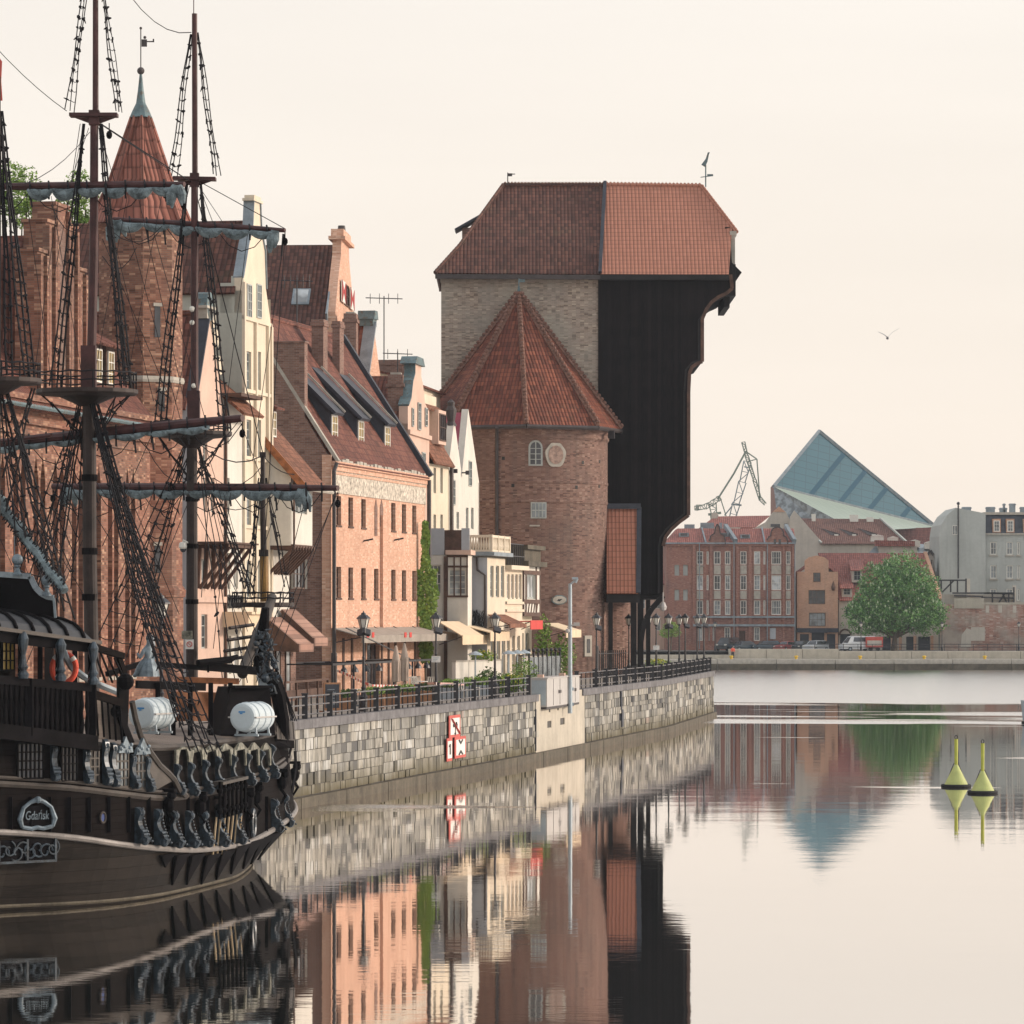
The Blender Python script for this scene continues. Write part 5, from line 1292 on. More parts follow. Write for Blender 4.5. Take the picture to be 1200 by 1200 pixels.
# arched window
Mx,s_=cyl(627,531); w_=6.2 / s_; h_=13 / s_
def arch(w,z0,z1,y,n=8): return [V(-w,y,z0),V(w,y,z0)] + [V(w * math.cos(math.pi * i / n),y,z1 + w * math.sin(math.pi * i / n)) for i in range(n + 1)]
m=MB(); m.prism([Mx @ p for p in arch(w_ + 0.12,-h_ - 0.1,h_ - w_,-0.03)],Mx.to_3x3() @ V(0,0.1,0)); fo=m.build('window',M['win_grey'],tw)
m=MB(); m.poly([Mx @ p for p in arch(w_,-h_,h_ - w_,-0.05)]); m.build('pane',M['glass_dark'],fo)
m=MB(); m.box(-0.035,0.035,-0.09,-0.055,-h_,h_,Mx)
for q_ in (-0.4,-0.05,0.3): m.box(-w_,w_,-0.085,-0.056,q_ - 0.02,q_ + 0.02,Mx)
m.build('glazing_bars',M['win_grey'],fo)
# oval plaque
Mx,s_=cyl(650,533); m=MB(); m.prism([Mx @ V(0.72 * math.cos(a_) * (1 + 0.05 * math.sin(5 * a_)),-0.06,0.80 * math.sin(a_) * (1 + 0.05 * math.cos(6 * a_))) for a_ in [2 * math.pi * i / 28 for i in range(28)]],Mx.to_3x3() @ V(0,0.1,0)); fo=m.build('oval_plaque',M['stone_trim'],tw)
m=MB(); m.prism([Mx @ V(0.52 * math.cos(a_),-0.09,0.60 * math.sin(a_)) for a_ in [2 * math.pi * i / 28 for i in range(28)]],Mx.to_3x3() @ V(0,0.1,0)); m.build('plaque_field',M['plaque'],fo)
# square window
Mx,s_=cyl(630.5,598); m=MB(); m.box(-0.52,0.52,-0.05,0.1,-0.52,0.52,Mx); fo=m.build('window',M['win_grey'],tw)
m=MB(); m.box(-0.44,0.44,-0.07,-0.04,-0.44,0.44,Mx); m.build('pane',M['glass_grey'],fo)
m=MB()
for q_ in (-0.22,0,0.22): m.box(q_ - 0.025,q_ + 0.025,-0.1,-0.06,-0.45,0.45,Mx)
m.box(-0.45,0.45,-0.095,-0.06,-0.03,0.03,Mx); m.build('glazing_bars',M['win_grey'],fo)
m=MB(); Mx,s_=cyl(626,616); m.box(-0.33,0.33,-0.04,0.05,-0.05,0.05,Mx); m.build('ledge',M['stone_trim'],tw)
# low window in stone frame
Mx,s_=cyl(687.5,757); m=MB(); m.box(-0.36,0.36,-0.08,0.2,-0.68,0.68,Mx); fo=m.build('window',M['stone_trim'],tw)
m=MB(); m.box(-0.16,0.16,-0.10,-0.05,-0.45,0.45,Mx); m.build('pane',M['glass_dark'],fo)
for px,py in ((590,537),(682,542),(702,541),(601,569),(674.5,571),(701.5,570)):
    Mx,s_=cyl(px,py); m=MB(); m.box(-0.1,0.1,-0.008,0.05,-0.11,0.11,Mx); m.build('putlog_hole',M['sign_black'],tw)
Mx,s_=cyl(583,560,0.12); m=MB(); q_=Mx.translation; m.tube([(q_.x,q_.y - 0.5,ze - 0.2),(q_.x,q_.y,ze - 1.0),(q_.x,q_.y,6)],0.11,8); m.build('drainpipe',M['gutter'],tw)
Mx,s_=cyl(706,505,0.3); m=MB(); m.box(-0.12,0.12,-0.5,-0.1,-0.5,0.0,Mx); m.build('floodlight',M['iron'],tw)
# hanging oval inn sign
Mx,s_=cyl(653.5,703,0.1); sg=empty('oval_sign',Mx.translation + V(xc,Yc,Z0),math.atan2(Mx[1][0],Mx[0][0]),'pale oval sign with a dark bird mark fixed on the round brick tower','sign')
m=MB(); m.prism([V(0.55 * math.cos(a_),-0.04,0.31 * math.sin(a_)) for a_ in [2 * math.pi * i / 24 for i in range(24)]],(0,0.08,0)); m.build('board',M['copper'],sg)
m=MB(); m.prism([V(0.48 * math.cos(a_),-0.06,0.25 * math.sin(a_)) for a_ in [2 * math.pi * i / 24 for i in range(24)]],(0,0.04,0)); m.build('face',M['stone_trim'],sg)
m=MB(); m.prism([(-0.2,-0.075,-0.05),(0.0,-0.075,-0.1),(0.12,-0.075,0.0),(0.2,-0.075,0.02),(0.1,-0.075,0.08),(0.02,-0.075,0.03),(-0.08,-0.075,0.06),(-0.12,-0.075,-0.02)],(0,0.02,0)); m.build('bird_mark',M['sign_black'],sg)

# ------------------------------------------------------------------ promenade furniture
def make_lamp():
    t=empty('street_lamp',(0,0,0)); H=4.15
    m=MB(); m.lathe([(0.20,0),(0.20,0.12),(0.16,0.18),(0.16,0.55),(0.19,0.6),(0.11,0.72),(0.085,0.9),(0.10,1.0),(0.065,1.05),(0.05,2.2),(0.065,2.25),(0.045,2.3),(0.04,3.15),(0.075,3.2),(0.04,3.28),(0.10,3.40)],12); m.build('post',M['iron'],t)
    la=MB()
    r0,r1,z0,z1=0.13,0.24,3.42,3.84
    for k_ in range(6):
        a=R(60 * k_); la.beam((r0 * math.cos(a),r0 * math.sin(a),z0),(r1 * math.cos(a),r1 * math.sin(a),z1),0.022)
    la.lathe([(0.15,z0 - 0.03),(0.15,z0 + 0.01)],6,smooth=False); la.lathe([(0.30,z1),(0.29,z1 + 0.04),(0.17,z1 + 0.16),(0.11,z1 + 0.18),(0.09,z1 + 0.25),(0.03,z1 + 0.28),(0.02,z1 + 0.33),(0.0,z1 + 0.35)],6,smooth=False)
    lo=la.build('lantern',M['iron'],t)
    g=MB(); g.lathe([(r0 - 0.01,z0 + 0.01),(r1 - 0.015,z1 - 0.005)],6,smooth=False,cap=False); g.build('lantern_glass',M['lamp_glass'],lo)
    return t
def make_flood(t,sides=(1,)):
    for s_ in sides:
        m=MB(); Mx=Matrix.Translation((0.08 * s_ + 0.02,-0.2,3.30)) @ Matrix.Rotation(R(35 * s_),4,'Z') @ Matrix.Rotation(R(-30),4,'X') @ Matrix.Rotation(R(18 * s_),4,'Y')
        m.box(-0.19,0.19,-0.08,0.08,-0.13,0.13,Mx); m.build('floodlight',M['iron'],t)
lamp=make_lamp()
lamps=[(426,None,'nearest street lamp with two floodlights, in front of the pink brick house',(1,-1)),
         (511,None,'street lamp with a small white notice on its post, before the cream awnings',(1,)),
         (580,None,'street lamp in front of the balustraded bay house',(1,)),
         (699,None,'street lamp with round mirror-like floodlight, in front of the low tower window',(1,)),
         (737,268,'street lamp under the lean-to roof of the timber crane',()),
         (760,284,'partly hidden street lamp just right of the crane legs',()),
         (769,None,'street lamp carrying a white notice right of the crane legs',()),
         (785,286,'slim inland street lamp left of the thick lamp with two arms',()),
         (783.5,None,'thick street lamp with floodlights below the crane overhang',(1,-1)),
         (796,284,'inland street lamp between two quay lamps near the end of the quay',()),
         (803,None,'third street lamp from the far end of the quay',(1,)),
         (817,288,'inland street lamp close beside the last lamp of the quay',(1,)),
         (825,None,'last street lamp at the far corner of the quay',(1,))]
tree=None
for i,(px,Y,lab,fl) in enumerate(lamps):
    if px==785: continue
    q=P(px,700,Y) if Y else quay_px(px,-0.62) + V(-0.62,0,0)
    o=lamp if i==0 else copy_tree(lamp)
    o.location=(q.x,q.y,Z0 if Y else Z0 + 0.04); tag(o,lab,'street lamp','street lamps on the quay')
    o['_f']=1
for i,(px,Y,lab,fl) in enumerate(lamps):
    for o in list(COL.objects):
        if o.get('label')==lab: make_flood(o,fl)
for o in list(COL.objects):
    if '_f' in o.keys(): del o['_f']
# small notices fixed on lamp posts
for px,py,nm in ((511,772.5,'white notice board on the second lamp post'),(769,759,'white notice board on a lamp post right of the crane legs')):
    q=quay_px(px,-0.62) + V(-0.62,0,0); z_=CH - (py - HY) * q.y / F
    o=empty('notice_board',(q.x,q.y - 0.12,z_),0,nm,'sign','notices on lamp posts'); m=MB(); m.box(-0.2,0.2,-0.015,0.015,-0.14,0.14); m.build('board',M['sign_white'],o)
    m=MB()
    for j in range(3): m.box(-0.14,0.12 - 0.05 * j,-0.02,-0.012,0.05 - 0.07 * j,0.075 - 0.07 * j)
    m.build('notice_lines',M['grey_steel'],o)

# --- grey steel flood-control cabinets hung over the quay edge
dq=quay_dir(210); rq=math.atan2(dq.y,dq.x)
for px0,px1,py0,py1,out_,lab in ((641,665,795,828,0.5,'wide grey steel cabinet on the quay edge left of the tall camera pole'),(666,679,793,824,0.55,'narrow grey steel cabinet behind the tall camera pole')):
    b=Bld('steel_cabinet',(px0,quay_px(px0).y - 2.2),(px1,quay_px(px1).y - 2.0),lab,'cabinet','grey cabinets on the quay edge',z0=0)
    z0_=b.f(px0 + 4,py1)[1]; z1_=b.f(px0 + 4,py0)[1]
    m=MB(); m.box(0,b.L,0,0.85,z0_,z1_); m.box(-0.04,b.L + 0.04,-0.05,0.9,z1_,z1_ + 0.05); bo=b.part(m,'housing','cabinet')
    m=MB(); m.box(-0.012,0,0.06,0.8,z0_ + 0.08,z1_ - 0.08); m.build('side_panel',M['grey_steel'],bo)
    m=MB(); m.box(b.L * 0.62,b.L * 0.63,-0.012,0,z0_ + 0.05,z1_ - 0.05); m.box(b.L * 0.3,b.L * 0.31,-0.012,0,z0_ + 0.05,z1_ - 0.05); m.box(0,b.L,0.02,0.8,z0_ - 0.12,z0_); m.build('door_seams',M['gutter'],bo)
    m=MB(); m.box(b.L * 0.55,b.L * 0.66,-0.05,-0.012,(z0_ + z1_) / 2 - 0.08,(z0_ + z1_) / 2 + 0.08); m.build('handle',M['gutter'],bo)
    m=MB(); m.box(0.6,0.95,0.3,0.6,z1_ + 0.05,z1_ + 0.2); m.build('vent_cap',M['pink_plaster'],bo)
# --- tall pole with cameras
q=quay_px(668); Y=q.y - 2.6; p=P(668,836,Y); cp=empty('camera_pole',p,0,'tall grey steel pole with three security cameras standing over the quay edge','camera pole')
H=CH - (684 - HY) * Y / F - p.z
m=MB(); m.tube([(0,0,0),(0,0,H)],[0.125,0.10],12); m.build('pole',M['grey_steel'],cp)
m=MB(); m.beam((0,0,H - 0.05),(0.35,-0.1,H + 0.25),0.1); m.box(0.1,0.42,-0.2,0.05,H + 0.22,H + 0.34); m.tube([(0.38,-0.1,H + 0.28),(0.28,-0.1,H + 0.05)],0.07,8); m.build('top_camera',M['grey_steel'],cp)
zc=CH - (733 - HY) * Y / F - p.z
m=MB(); m.tube([(0,0,zc),(0.4,-0.2,zc + 0.02)],0.04,6); m.box(0.18,0.5,-0.3,-0.12,zc - 0.02,zc + 0.16); m.build('bullet_camera',M['cabinet'],cp)
m=MB(); m.tube([(0,0,zc - 0.1),(-0.12,-0.12,zc - 0.1)],0.05,6); m.ball((-0.13,-0.15,zc - 0.28),0.12,10); m.build('dome_camera',M['cabinet'],cp)
m=MB(); m.box(-0.2,0.2,0.1,1.5,0.4,0.55); m.box(-0.2,0.2,0.1,1.5,1.2,1.35); m.build('wall_bracket',M['grey_steel'],cp)

# --- navigation signs on the quay wall
def qsign(px0,px1,py0,py1,label,draw):
    a_,c_=quay_px(px0,0.1),quay_px(px1,0.1)
    b=Bld('navigation_sign',(px0,a_.y),(px1,c_.y),label,'sign','red framed navigation signs on the quay wall',z0=0)
    z0_,z1_=b.f((px0 + px1) / 2,py1)[1],b.f((px0 + px1) / 2,py0)[1]; L=b.L
    m=MB(); m.box(0,L,-0.06,-0.02,z0_,z1_); bo=b.part(m,'board','sign_red')
    m=MB(); e=0.10 * L; m.box(e,L - e,-0.075,-0.055,z0_ + 0.13,z1_ - 0.13); m.build('field',M['sign_white'],bo)
    m=MB(); draw(m,L,z0_,z1_,b); m.build('symbol',M['sign_black'],bo)
    return b,L,z0_,z1_,bo
def d_noanchor(m,L,z0,z1,b):
    zc=(z0 + z1) / 2; m.box(L * 0.3,L * 0.7,-0.09,-0.075,zc - 0.04,zc + 0.10); m.box(L * 0.47,L * 0.53,-0.09,-0.075,zc - 0.34,zc + 0.04); m.prism([(L * 0.4,-0.09,zc - 0.3),(L * 0.6,-0.09,zc - 0.3),(L * 0.5,-0.09,zc - 0.42)],(0,0.012,0)); m.ball((L * 0.42,-0.08,zc + 0.14),0.06,6); m.ball((L * 0.58,-0.08,zc + 0.14),0.06,6)
b,L,z0_,z1_,bo=qsign(525,538,838,864,'upper red framed sign with a struck-out anchor symbol on the quay wall',d_noanchor)
m=MB(); m.beam((0.14 * L,-0.095,z1_ - 0.14),(L * 0.86,-0.095,z0_ + 0.14),0.07,0.012,up=(0,1,0)); m.beam((0.14 * L,-0.1,z1_ - 0.14),(L * 0.86,-0.1,z0_ + 0.14),0.012,0.12,up=(0,1,0)); m.build('diagonal_bar',M['sign_red'],bo)
def d_wave(m,L,z0,z1,b):
    zc=(z0 + z1) / 2
    for s_ in (1,-1):
        m.prism([(L * 0.28,-0.09,zc + s_ * 0.32),(L * 0.5,-0.09,zc + s_ * 0.12),(L * 0.72,-0.09,zc + s_ * 0.32),(L * 0.62,-0.09,zc + s_ * 0.36),(L * 0.5,-0.09,zc + s_ * 0.24),(L * 0.38,-0.09,zc + s_ * 0.36)],(0,0.012,0))
qsign(531.5,544.5,863,888,'lower right red framed sign with two black wave marks on the quay wall',d_wave)
def d_one(m,L,z0,z1,b):
    zc=(z0 + z1) / 2; m.box(L * 0.42,L * 0.62,-0.09,-0.075,zc - 0.22,zc + 0.26); m.box(L * 0.28,L * 0.45,-0.09,-0.075,zc + 0.12,zc + 0.2)
qsign(522.3,528.5,865,892,'narrow lower left red framed sign with a numeral one on the quay wall',d_one)

# ------------------------------------------------------------------ plants
def leafy(mb,c,rad,n,size,rng,shape=1.0,lo=0.0,hi=1.0,core=0.35,clump=0):
    """leaf clumps spread through a volume with an uneven outline"""
    c=Vector(c)
    lobes=[(V(rng.gauss(0,1),rng.gauss(0,1),rng.gauss(0,0.8)).normalized(),rng.uniform(0.75,1.12)) for _ in range(26)]
    cl=None
    for i in range(n):
        if clump and cl is not None and i % 14: 
            p=cl + V(rng.gauss(0,1),rng.gauss(0,1),rng.gauss(0,1)) * clump; s_=size * rng.uniform(0.6,1.2); a=V(rng.gauss(0,1),rng.gauss(0,1),rng.gauss(0,0.6)).normalized(); e=a.cross(V(rng.gauss(0,1),rng.gauss(0,1),rng.gauss(0,1))).normalized(); mb.cur=min(0.9,max(0,ct + rng.uniform(-0.15,0.15)))
            if i % 14==13 and rng.random() < 0.35: mb.cur=1.0; p=cl + V(0,0,clump * 1.3); a=V(0,0,1.0); e=V(1,0,0); s_=size * 1.25
            mb.poly([p - a * s_,p - e * s_ * 0.5,p + a * s_,p + e * s_ * 0.5],uv=[(0,0),(1,0),(1,1),(0,1)]); continue
        d=V(rng.gauss(0,1),rng.gauss(0,1),rng.gauss(0,1)).normalized()
        k=0.86
        for ld,lr in lobes:
            if d.dot(ld) > 0.86: k=lr
        r=(core + (1 - core) * rng.random() ** 0.45) * k
        p=c + V(d.x * rad[0] * r,d.y * rad[1] * r,d.z * rad[2] * r); cl=p; ct=rng.random() ** 1.3 * 0.85
        s_=size * rng.uniform(0.6,1.3)
        a=V(rng.gauss(0,1),rng.gauss(0,1),rng.gauss(0,0.6)).normalized(); e=a.cross(V(rng.gauss(0,1),rng.gauss(0,1),rng.gauss(0,1))).normalized()
        mb.cur=lo + (hi - lo) * rng.random()
        mb.poly([p - a * s_,p - e * s_ * 0.5,p + a * s_,p + e * s_ * 0.5],uv=[(0,0),(1,0),(1,1),(0,1)])
lr=random.Random(21)
def shrub(px,py,Y,rx,rz_,label,mat='leaf',size=0.07,n=500,pot=None,group=None,flowers=False):
    p=P(px,py,Y); p.z=p.z if 'window-box' in label else Z0; o=empty('potted_shrub' if pot else 'shrub',p,0,label,'shrub',group); h0=0.0
    if pot:
        h0=0.55; m=MB(); m.box(-rx * 0.85,rx * 0.85,-0.3,0.3,0,h0); m.box(-rx * 0.88,rx * 0.88,-0.33,0.33,h0 - 0.08,h0 - 0.01); m.build('planter',M[pot],o)
    m=MB(); leafy(m,(0,0,h0 + rz_ * 0.9),(rx,max(0.3,rx * 0.8),rz_),n,size,lr,core=0.1); m.build('foliage',M[mat],o)
    if flowers:
        m=MB(); leafy(m,(0,0,h0 + rz_ * 1.3),(rx * 0.9,rx * 0.7,rz_ * 0.6),n // 4,size * 0.8,lr,core=0.6); m.build('flowers',M['leaf_yellow'],o)
    return o
G1='planted boxes along the terrace edge'
for i,(px,lab) in enumerate(((405,'first planted box behind the railing, left of the nearest lamp'),(436,'planted box just right of the nearest lamp'),(458,'planted box midway between the first two lamps'),(478,'planted box left of the noticeboard lamp post'),(500,'planted box touching the noticeboard lamp post'))):
    q=quay_px(px,-2.0); Y=q.y; shrub(px,800,Y,0.62 if i % 2 else 0.5,0.2,lab,'leaf_bright' if i % 2 else 'leaf',pot='planter',group=G1)
for i,(px,lab) in enumerate(((527,'grey planter box of bright herbs right of the noticeboard lamp'),(545,'grey planter box midway between the second and third lamps'),(562,'grey planter box left of the third lamp'),(596,'grey planter box right of the third lamp'))):
    q=quay_px(px,-2.4); shrub(px,800,q.y,0.55,0.24,lab,'leaf_bright',pot='planter_grey',group=G1)
shrub(573,795,205,0.7,0.75,'round dark green bush left of the third lamp post','leaf',0.09,700)
shrub(588,798,206,0.42,0.5,'small bush with yellow flowers just right of the third lamp post','leaf_bright',0.07,400,flowers=True)
shrub(603,798,208,0.6,0.55,'wide bush with yellow flowers left of the tall wispy willow bush','leaf_bright',0.07,500,flowers=True)
shrub(614,796,211,0.85,1.05,'tall wispy pale green bush left of the steel cabinets','leaf_bright',0.06,1200)
shrub(567,778,214,0.8,0.4,'yellow flowering window-box plant behind the white terrace wall','leaf_bright',0.07,500,flowers=True)
shrub(770,776,292,1.1,0.5,'yellow green hedge clump by the far lamps beyond the crane legs','leaf_bright',0.1,600,flowers=True)
# ivy on the far corner of the pink house
p=P(497,700,217.0); iv=empty('ivy',V(p.x,p.y,Z0),0,'tall green ivy climbing the far corner of the pink brick house','climbing plant')
m=MB()
for i in range(2600):
    t_=lr.random(); zz_=1.5 + t_ * 7.6; wd=0.5 * (1.0 - 0.55 * t_) * (0.7 + 0.5 * math.sin(zz_ * 2.1) ** 2) + (0.5 if 4 < zz_ < 6.5 else 0)
    q_=V(lr.uniform(-wd * 0.55,wd * 0.8) + 0.05,lr.uniform(-0.35,0.0) - 0.2,zz_); a_=V(lr.gauss(0,1),lr.gauss(0,.4),lr.gauss(0,1)).normalized(); e_=a_.cross(V(lr.gauss(0,.4),-1,lr.gauss(0,.4))).normalized(); s_=lr.uniform(0.06,0.14)
    m.cur=lr.random(); m.poly([q_ - a_ * s_,q_ - e_ * s_ * 0.7,q_ + a_ * s_,q_ + e_ * s_ * 0.7],uv=[(0,0)] * 4)
m.build('foliage',M['leaf_bright'],iv)
m=MB(); m.tube([(0.1,-0.1,0),(0.0,-0.1,3),(0.15,-0.1,6),(0.05,-0.1,8.5)],[0.06,0.05,0.04,0.02],6); m.build('stem',M['bark'],iv)
p=P(637,790,239.5); iv=empty('ivy',V(p.x,p.y,Z0),0,'green creeper beside the round tower under the small cream awning','climbing plant')
m=MB(); leafy(m,(0,0,2.2),(0.55,0.4,1.9),900,0.1,lr,core=0.1); leafy(m,(1.2,1,1.6),(0.9,0.5,1.3),900,0.1,lr,core=0.1); m.build('foliage',M['leaf_bright'],iv)
m=MB(); m.tube([(0,0,0),(0.1,0,3.5)],0.04,6); m.build('stem',M['bark'],iv)

# ------------------------------------------------------------------ terrace furniture
def parasol(px,py,Y,h,label):
    p=P(px,py,Y); o=empty('closed_parasol',(p.x,p.y,Z0),0,label,'parasol','closed parasols on the terrace')
    m=MB(); m.tube([(0,0,0),(0,0,h)],0.03,6); m.lathe([(0.3,0),(0.28,0.08),(0.05,0.1)],12); m.build('pole',M['stone_trim'],o)
    m=MB(); prof=[(0.16,0.9),(0.13,1.2),(0.19,h - 0.7),(0.06,h - 0.05),(0.02,h)]
    m.lathe(prof,14); 
    for k_ in range(6): a_=R(60 * k_); m.tube([(0.15 * math.cos(a_),0.15 * math.sin(a_),0.85),(0.17 * math.cos(a_),0.17 * math.sin(a_),h - 0.8),(0.02,0,h - 0.05)],[0.05,0.05,0.015],5)
    m.build('canopy',M['canvas'],o)
parasol(464,800,192,2.6,'closed beige parasol left of the second lamp, in front of the pink house')
parasol(474,800,194,2.7,'taller closed beige parasol just right of another one by the pink house')
# black pergola frame with bell lamps
b=Bld('terrace_pergola',(389,187.0),(505,208.0),'thin black pergola frame with hanging bell lamps in front of the pink brick house','pergola')
L=b.L; zt=b.f(445,776)[1]; m=MB(); m.beam((0,0,zt),(L,0,zt),0.08,0.1); m.beam((0,2.5,zt),(L,2.5,zt),0.08,0.1); b.part(m,'top_rail','iron')
for i in range(6): x_=0.1 + i * (L - 0.2) / 5; m=MB(); m.beam((x_,0,0),(x_,0,zt),0.08); m.beam((x_,0,zt),(x_,2.5,zt),0.07); b.part(m,'post','iron')
for px in (403,416,429,444,479,490,500):
    x_=b.f(px,776)[0]; m=MB(); m.tube([(x_,0,zt),(x_,0,zt - 0.12)],0.02,5); m.lathe([(0.19,-0.42),(0.15,-0.28),(0.06,-0.16),(0.04,-0.1)],10,(x_,0,zt)); b.part(m,'bell_lamp','iron')
m=MB(); m.beam((3,0.05,zt + 1.7),(L * 0.78,0.05,zt + 0.1),0.05); b.part(m,'stay','iron')
# red and white barrier tape
tp=empty('barrier_tape',P(400,790,180),0,'red and white striped barrier tape strung across the terrace behind the lamps','barrier tape'); o0=tp.location
route=[(395,786,186),(408,791,184),(424,799,181),(436,803.5,180),(460,804,184),(484,804,188),(497,801,188),(511,801,179),(545,802,195)]
mr_,mw_=MB(),MB(); n_=0
for (a_,c_) in zip(route,route[1:]):
    A_,C_=P(*a_) - o0,P(*c_) - o0; Ls=(C_ - A_).length; kk=max(1,int(Ls / 0.3))
    for i in range(kk): (mr_ if n_ % 2 else mw_).beam(A_ + (C_ - A_) * (i / kk),A_ + (C_ - A_) * ((i + 1) / kk),0.012,0.11); n_+=1
mr_.build('red_stripes',M['sign_red'],tp); mw_.build('white_stripes',M['sign_white'],tp)
# chalk board, boxes, tables, chairs
p=P(389,828,166); cb=empty('chalk_board',(p.x,p.y,Z0),R(25),'wooden framed blue chalk board behind the railing left of the nearest lamp','chalk board')
m=MB(); m.box(-0.38,0.38,-0.03,0.03,0.1,1.25); m.box(-0.36,-0.3,0.1,0.5,0,0.08); m.box(0.3,0.36,0.1,0.5,0,0.08); m.build('frame',M['planter'],cb); m=MB(); m.box(-0.31,0.31,-0.04,-0.028,0.2,1.18); m.build('board',M['lead_dark'],cb)
m=MB()
for j in range(6): m.box(-0.22,0.22 - 0.06 * (j % 3),-0.05,-0.038,0.35 + j * 0.12,0.375 + j * 0.12)
m.build('chalk_lines',M['lead'],cb)
def make_table(mat):
    t=empty('terrace_table',(0,0,0)); m=MB(); m.lathe([(0.38,0.72),(0.40,0.74),(0.38,0.76)],16); m.build('table_top',M[mat],t); m=MB(); m.lathe([(0.22,0),(0.2,0.04),(0.035,0.08),(0.035,0.72)],10); m.build('pedestal',M['iron'],t); return t
def make_chair():
    t=empty('terrace_chair',(0,0,0)); m=MB(); m.box(-0.22,0.22,-0.22,0.22,0.43,0.46); m.build('seat',M['white_plaster'],t)
    m=MB(); 
    for x_ in (-0.2,-0.07,0.07,0.2): m.beam((x_,0.21,0.46),(x_,0.26,0.95),0.035)
    m.beam((-0.22,0.26,0.95),(0.22,0.26,0.95),0.05); m.build('backrest',M['white_plaster'],t)
    for x_,y_ in ((-0.2,-0.2),(0.2,-0.2),(-0.2,0.2),(0.2,0.2)): m=MB(); m.beam((x_,y_,0),(x_,y_,0.43),0.035); m.build('leg',M['white_plaster'],t)
    return t
tb=make_table('sign_white'); ch_=make_chair(); ft=fc=True
tr_={}
for i,(px,Y,lab) in enumerate(((418,178,'round terrace table left of the nearest lamp post'),(448,186,'round terrace table between the first two lamps'),(492,200,'round terrace table beside the white chairs'),(532,196,'round terrace table in front of the low white wall'),(551,201,'round terrace table left of the dark green bush'))):
    o=tb if i==0 else copy_tree(tb); p=P(px,800,Y); o.location=(p.x,p.y,Z0); tag(o,lab,'table','round tables on the terrace')
for i,(px,Y,rz_,lab) in enumerate(((485,199,0.3,'leftmost white slatted chair behind the second lamp'),(490,201,1.0,'white slatted chair second from left behind the second lamp'),(496,203,2.0,'white slatted chair third from left behind the second lamp'),(502,200,-0.6,'white slatted chair just left of the second lamp post'),(541,195,0.4,'white slatted chair in front of the low white wall'),(555,200,2.4,'white slatted chair left of the dark green bush'))):
    o=ch_ if i==0 else copy_tree(ch_); p=P(px,800,Y); o.location=(p.x,p.y,Z0); o.rotation_euler=(0,0,rz_); tag(o,lab,'chair','white chairs on the terrace')
b=Bld('terrace_wall',(534,209),(588,216),'low white terrace wall behind the tables and plants','low wall'); m=MB(); m.box(0,b.L,0,0.2,0,b.f(560,775)[1]); b.part(m,'wall','white_plaster'); m=MB(); m.box(-0.03,b.L,-0.03,0.23,b.f(560,775)[1],b.f(560,775)[1] + 0.07); b.part(m,'coping','stone_trim')
b=Bld('terrace_wall',(612,233),(660,243),'low grey terrace wall at the foot of the round tower','low wall'); m=MB(); zt=b.f(640,768)[1]; m.box(0,b.L,0,0.2,0,zt); b.part(m,'wall','stone_trim'); m=MB(); m.box(-0.03,b.L,-0.03,0.23,zt,zt + 0.07); b.part(m,'coping','gutter')
# cafe wind screens in front of the tower
b=Bld('wind_screen',(620,222),(656,231),'row of dark framed glass wind screens at the foot of the round tower','wind screen'); m=MB(); zt=b.f(640,764)[1]
n_=7
for i in range(n_ + 1): x_=i * b.L / n_; m=MB(); m.box(x_ - 0.05,x_ + 0.05,-0.05,0.05,0,zt); m.ball((x_,0,zt + 0.12),0.11,8); b.part(m,'screen_post','iron')
for i in range(n_): x_=i * b.L / n_; m=MB(); m.box(x_ + 0.06,x_ + b.L / n_ - 0.06,-0.015,0.015,0.1,zt - 0.25); b.part(m,'glass_panel','glass_grey')
for i,(px,Y,lab) in enumerate(((596,216,'leftmost mushroom-shaped terrace heater right of the third lamp'),(606,219,'mushroom-shaped terrace heater above the yellow flowers'),(614,221,'rightmost mushroom-shaped terrace heater left of the glass screens'),(557,211,'mushroom-shaped terrace heater left of the third lamp'))):
    p=P(px,800,Y); o=empty('terrace_heater',(p.x,p.y,Z0),0,lab,'heater','terrace heaters'); m=MB(); m.lathe([(0.25,0),(0.25,0.5),(0.05,0.6),(0.04,1.9)],10); m.build('body',M['grey_steel'],o); m=MB(); m.lathe([(0.42,1.95),(0.3,2.05),(0.05,2.15)],14); m.build('hood',M['grey_steel'],o)
# iron gate beside the tower
b=Bld('iron_gate',(700,258),(735,264),'dark iron gate between the round tower and the crane legs','gate'); m=MB(); zt=b.f(715,762)[1]
for i in range(15): m.beam((0.05 + i * b.L / 15,0,0),(0.05 + i * b.L / 15,0,zt),0.05)
m.beam((0,0,zt - 0.2),(b.L,0,zt - 0.2),0.05); m.beam((0,0,0.3),(b.L,0,0.3),0.05); b.part(m,'bars','iron'); m=MB(); m.beam((0,0,0),(0,0,zt + 0.3),0.14); b.part(m,'gate_post','iron')
# wooden cafe fence and crates at the ship end
b=Bld('cafe_enclosure',(334,166),(384,175),'low brown wooden cafe enclosure on the quay behind the ship bow','enclosure'); m=MB(); m.box(0,b.L,0,0.08,0.5,0.9); m.beam((0,0,1.25),(b.L,0,1.25),0.09); b.part(m,'boards','brown_beam')
for i in range(5): m=MB(); m.beam((i * b.L / 4,0,0),(i * b.L / 4,0,1.25),0.1); b.part(m,'post','brown_beam')
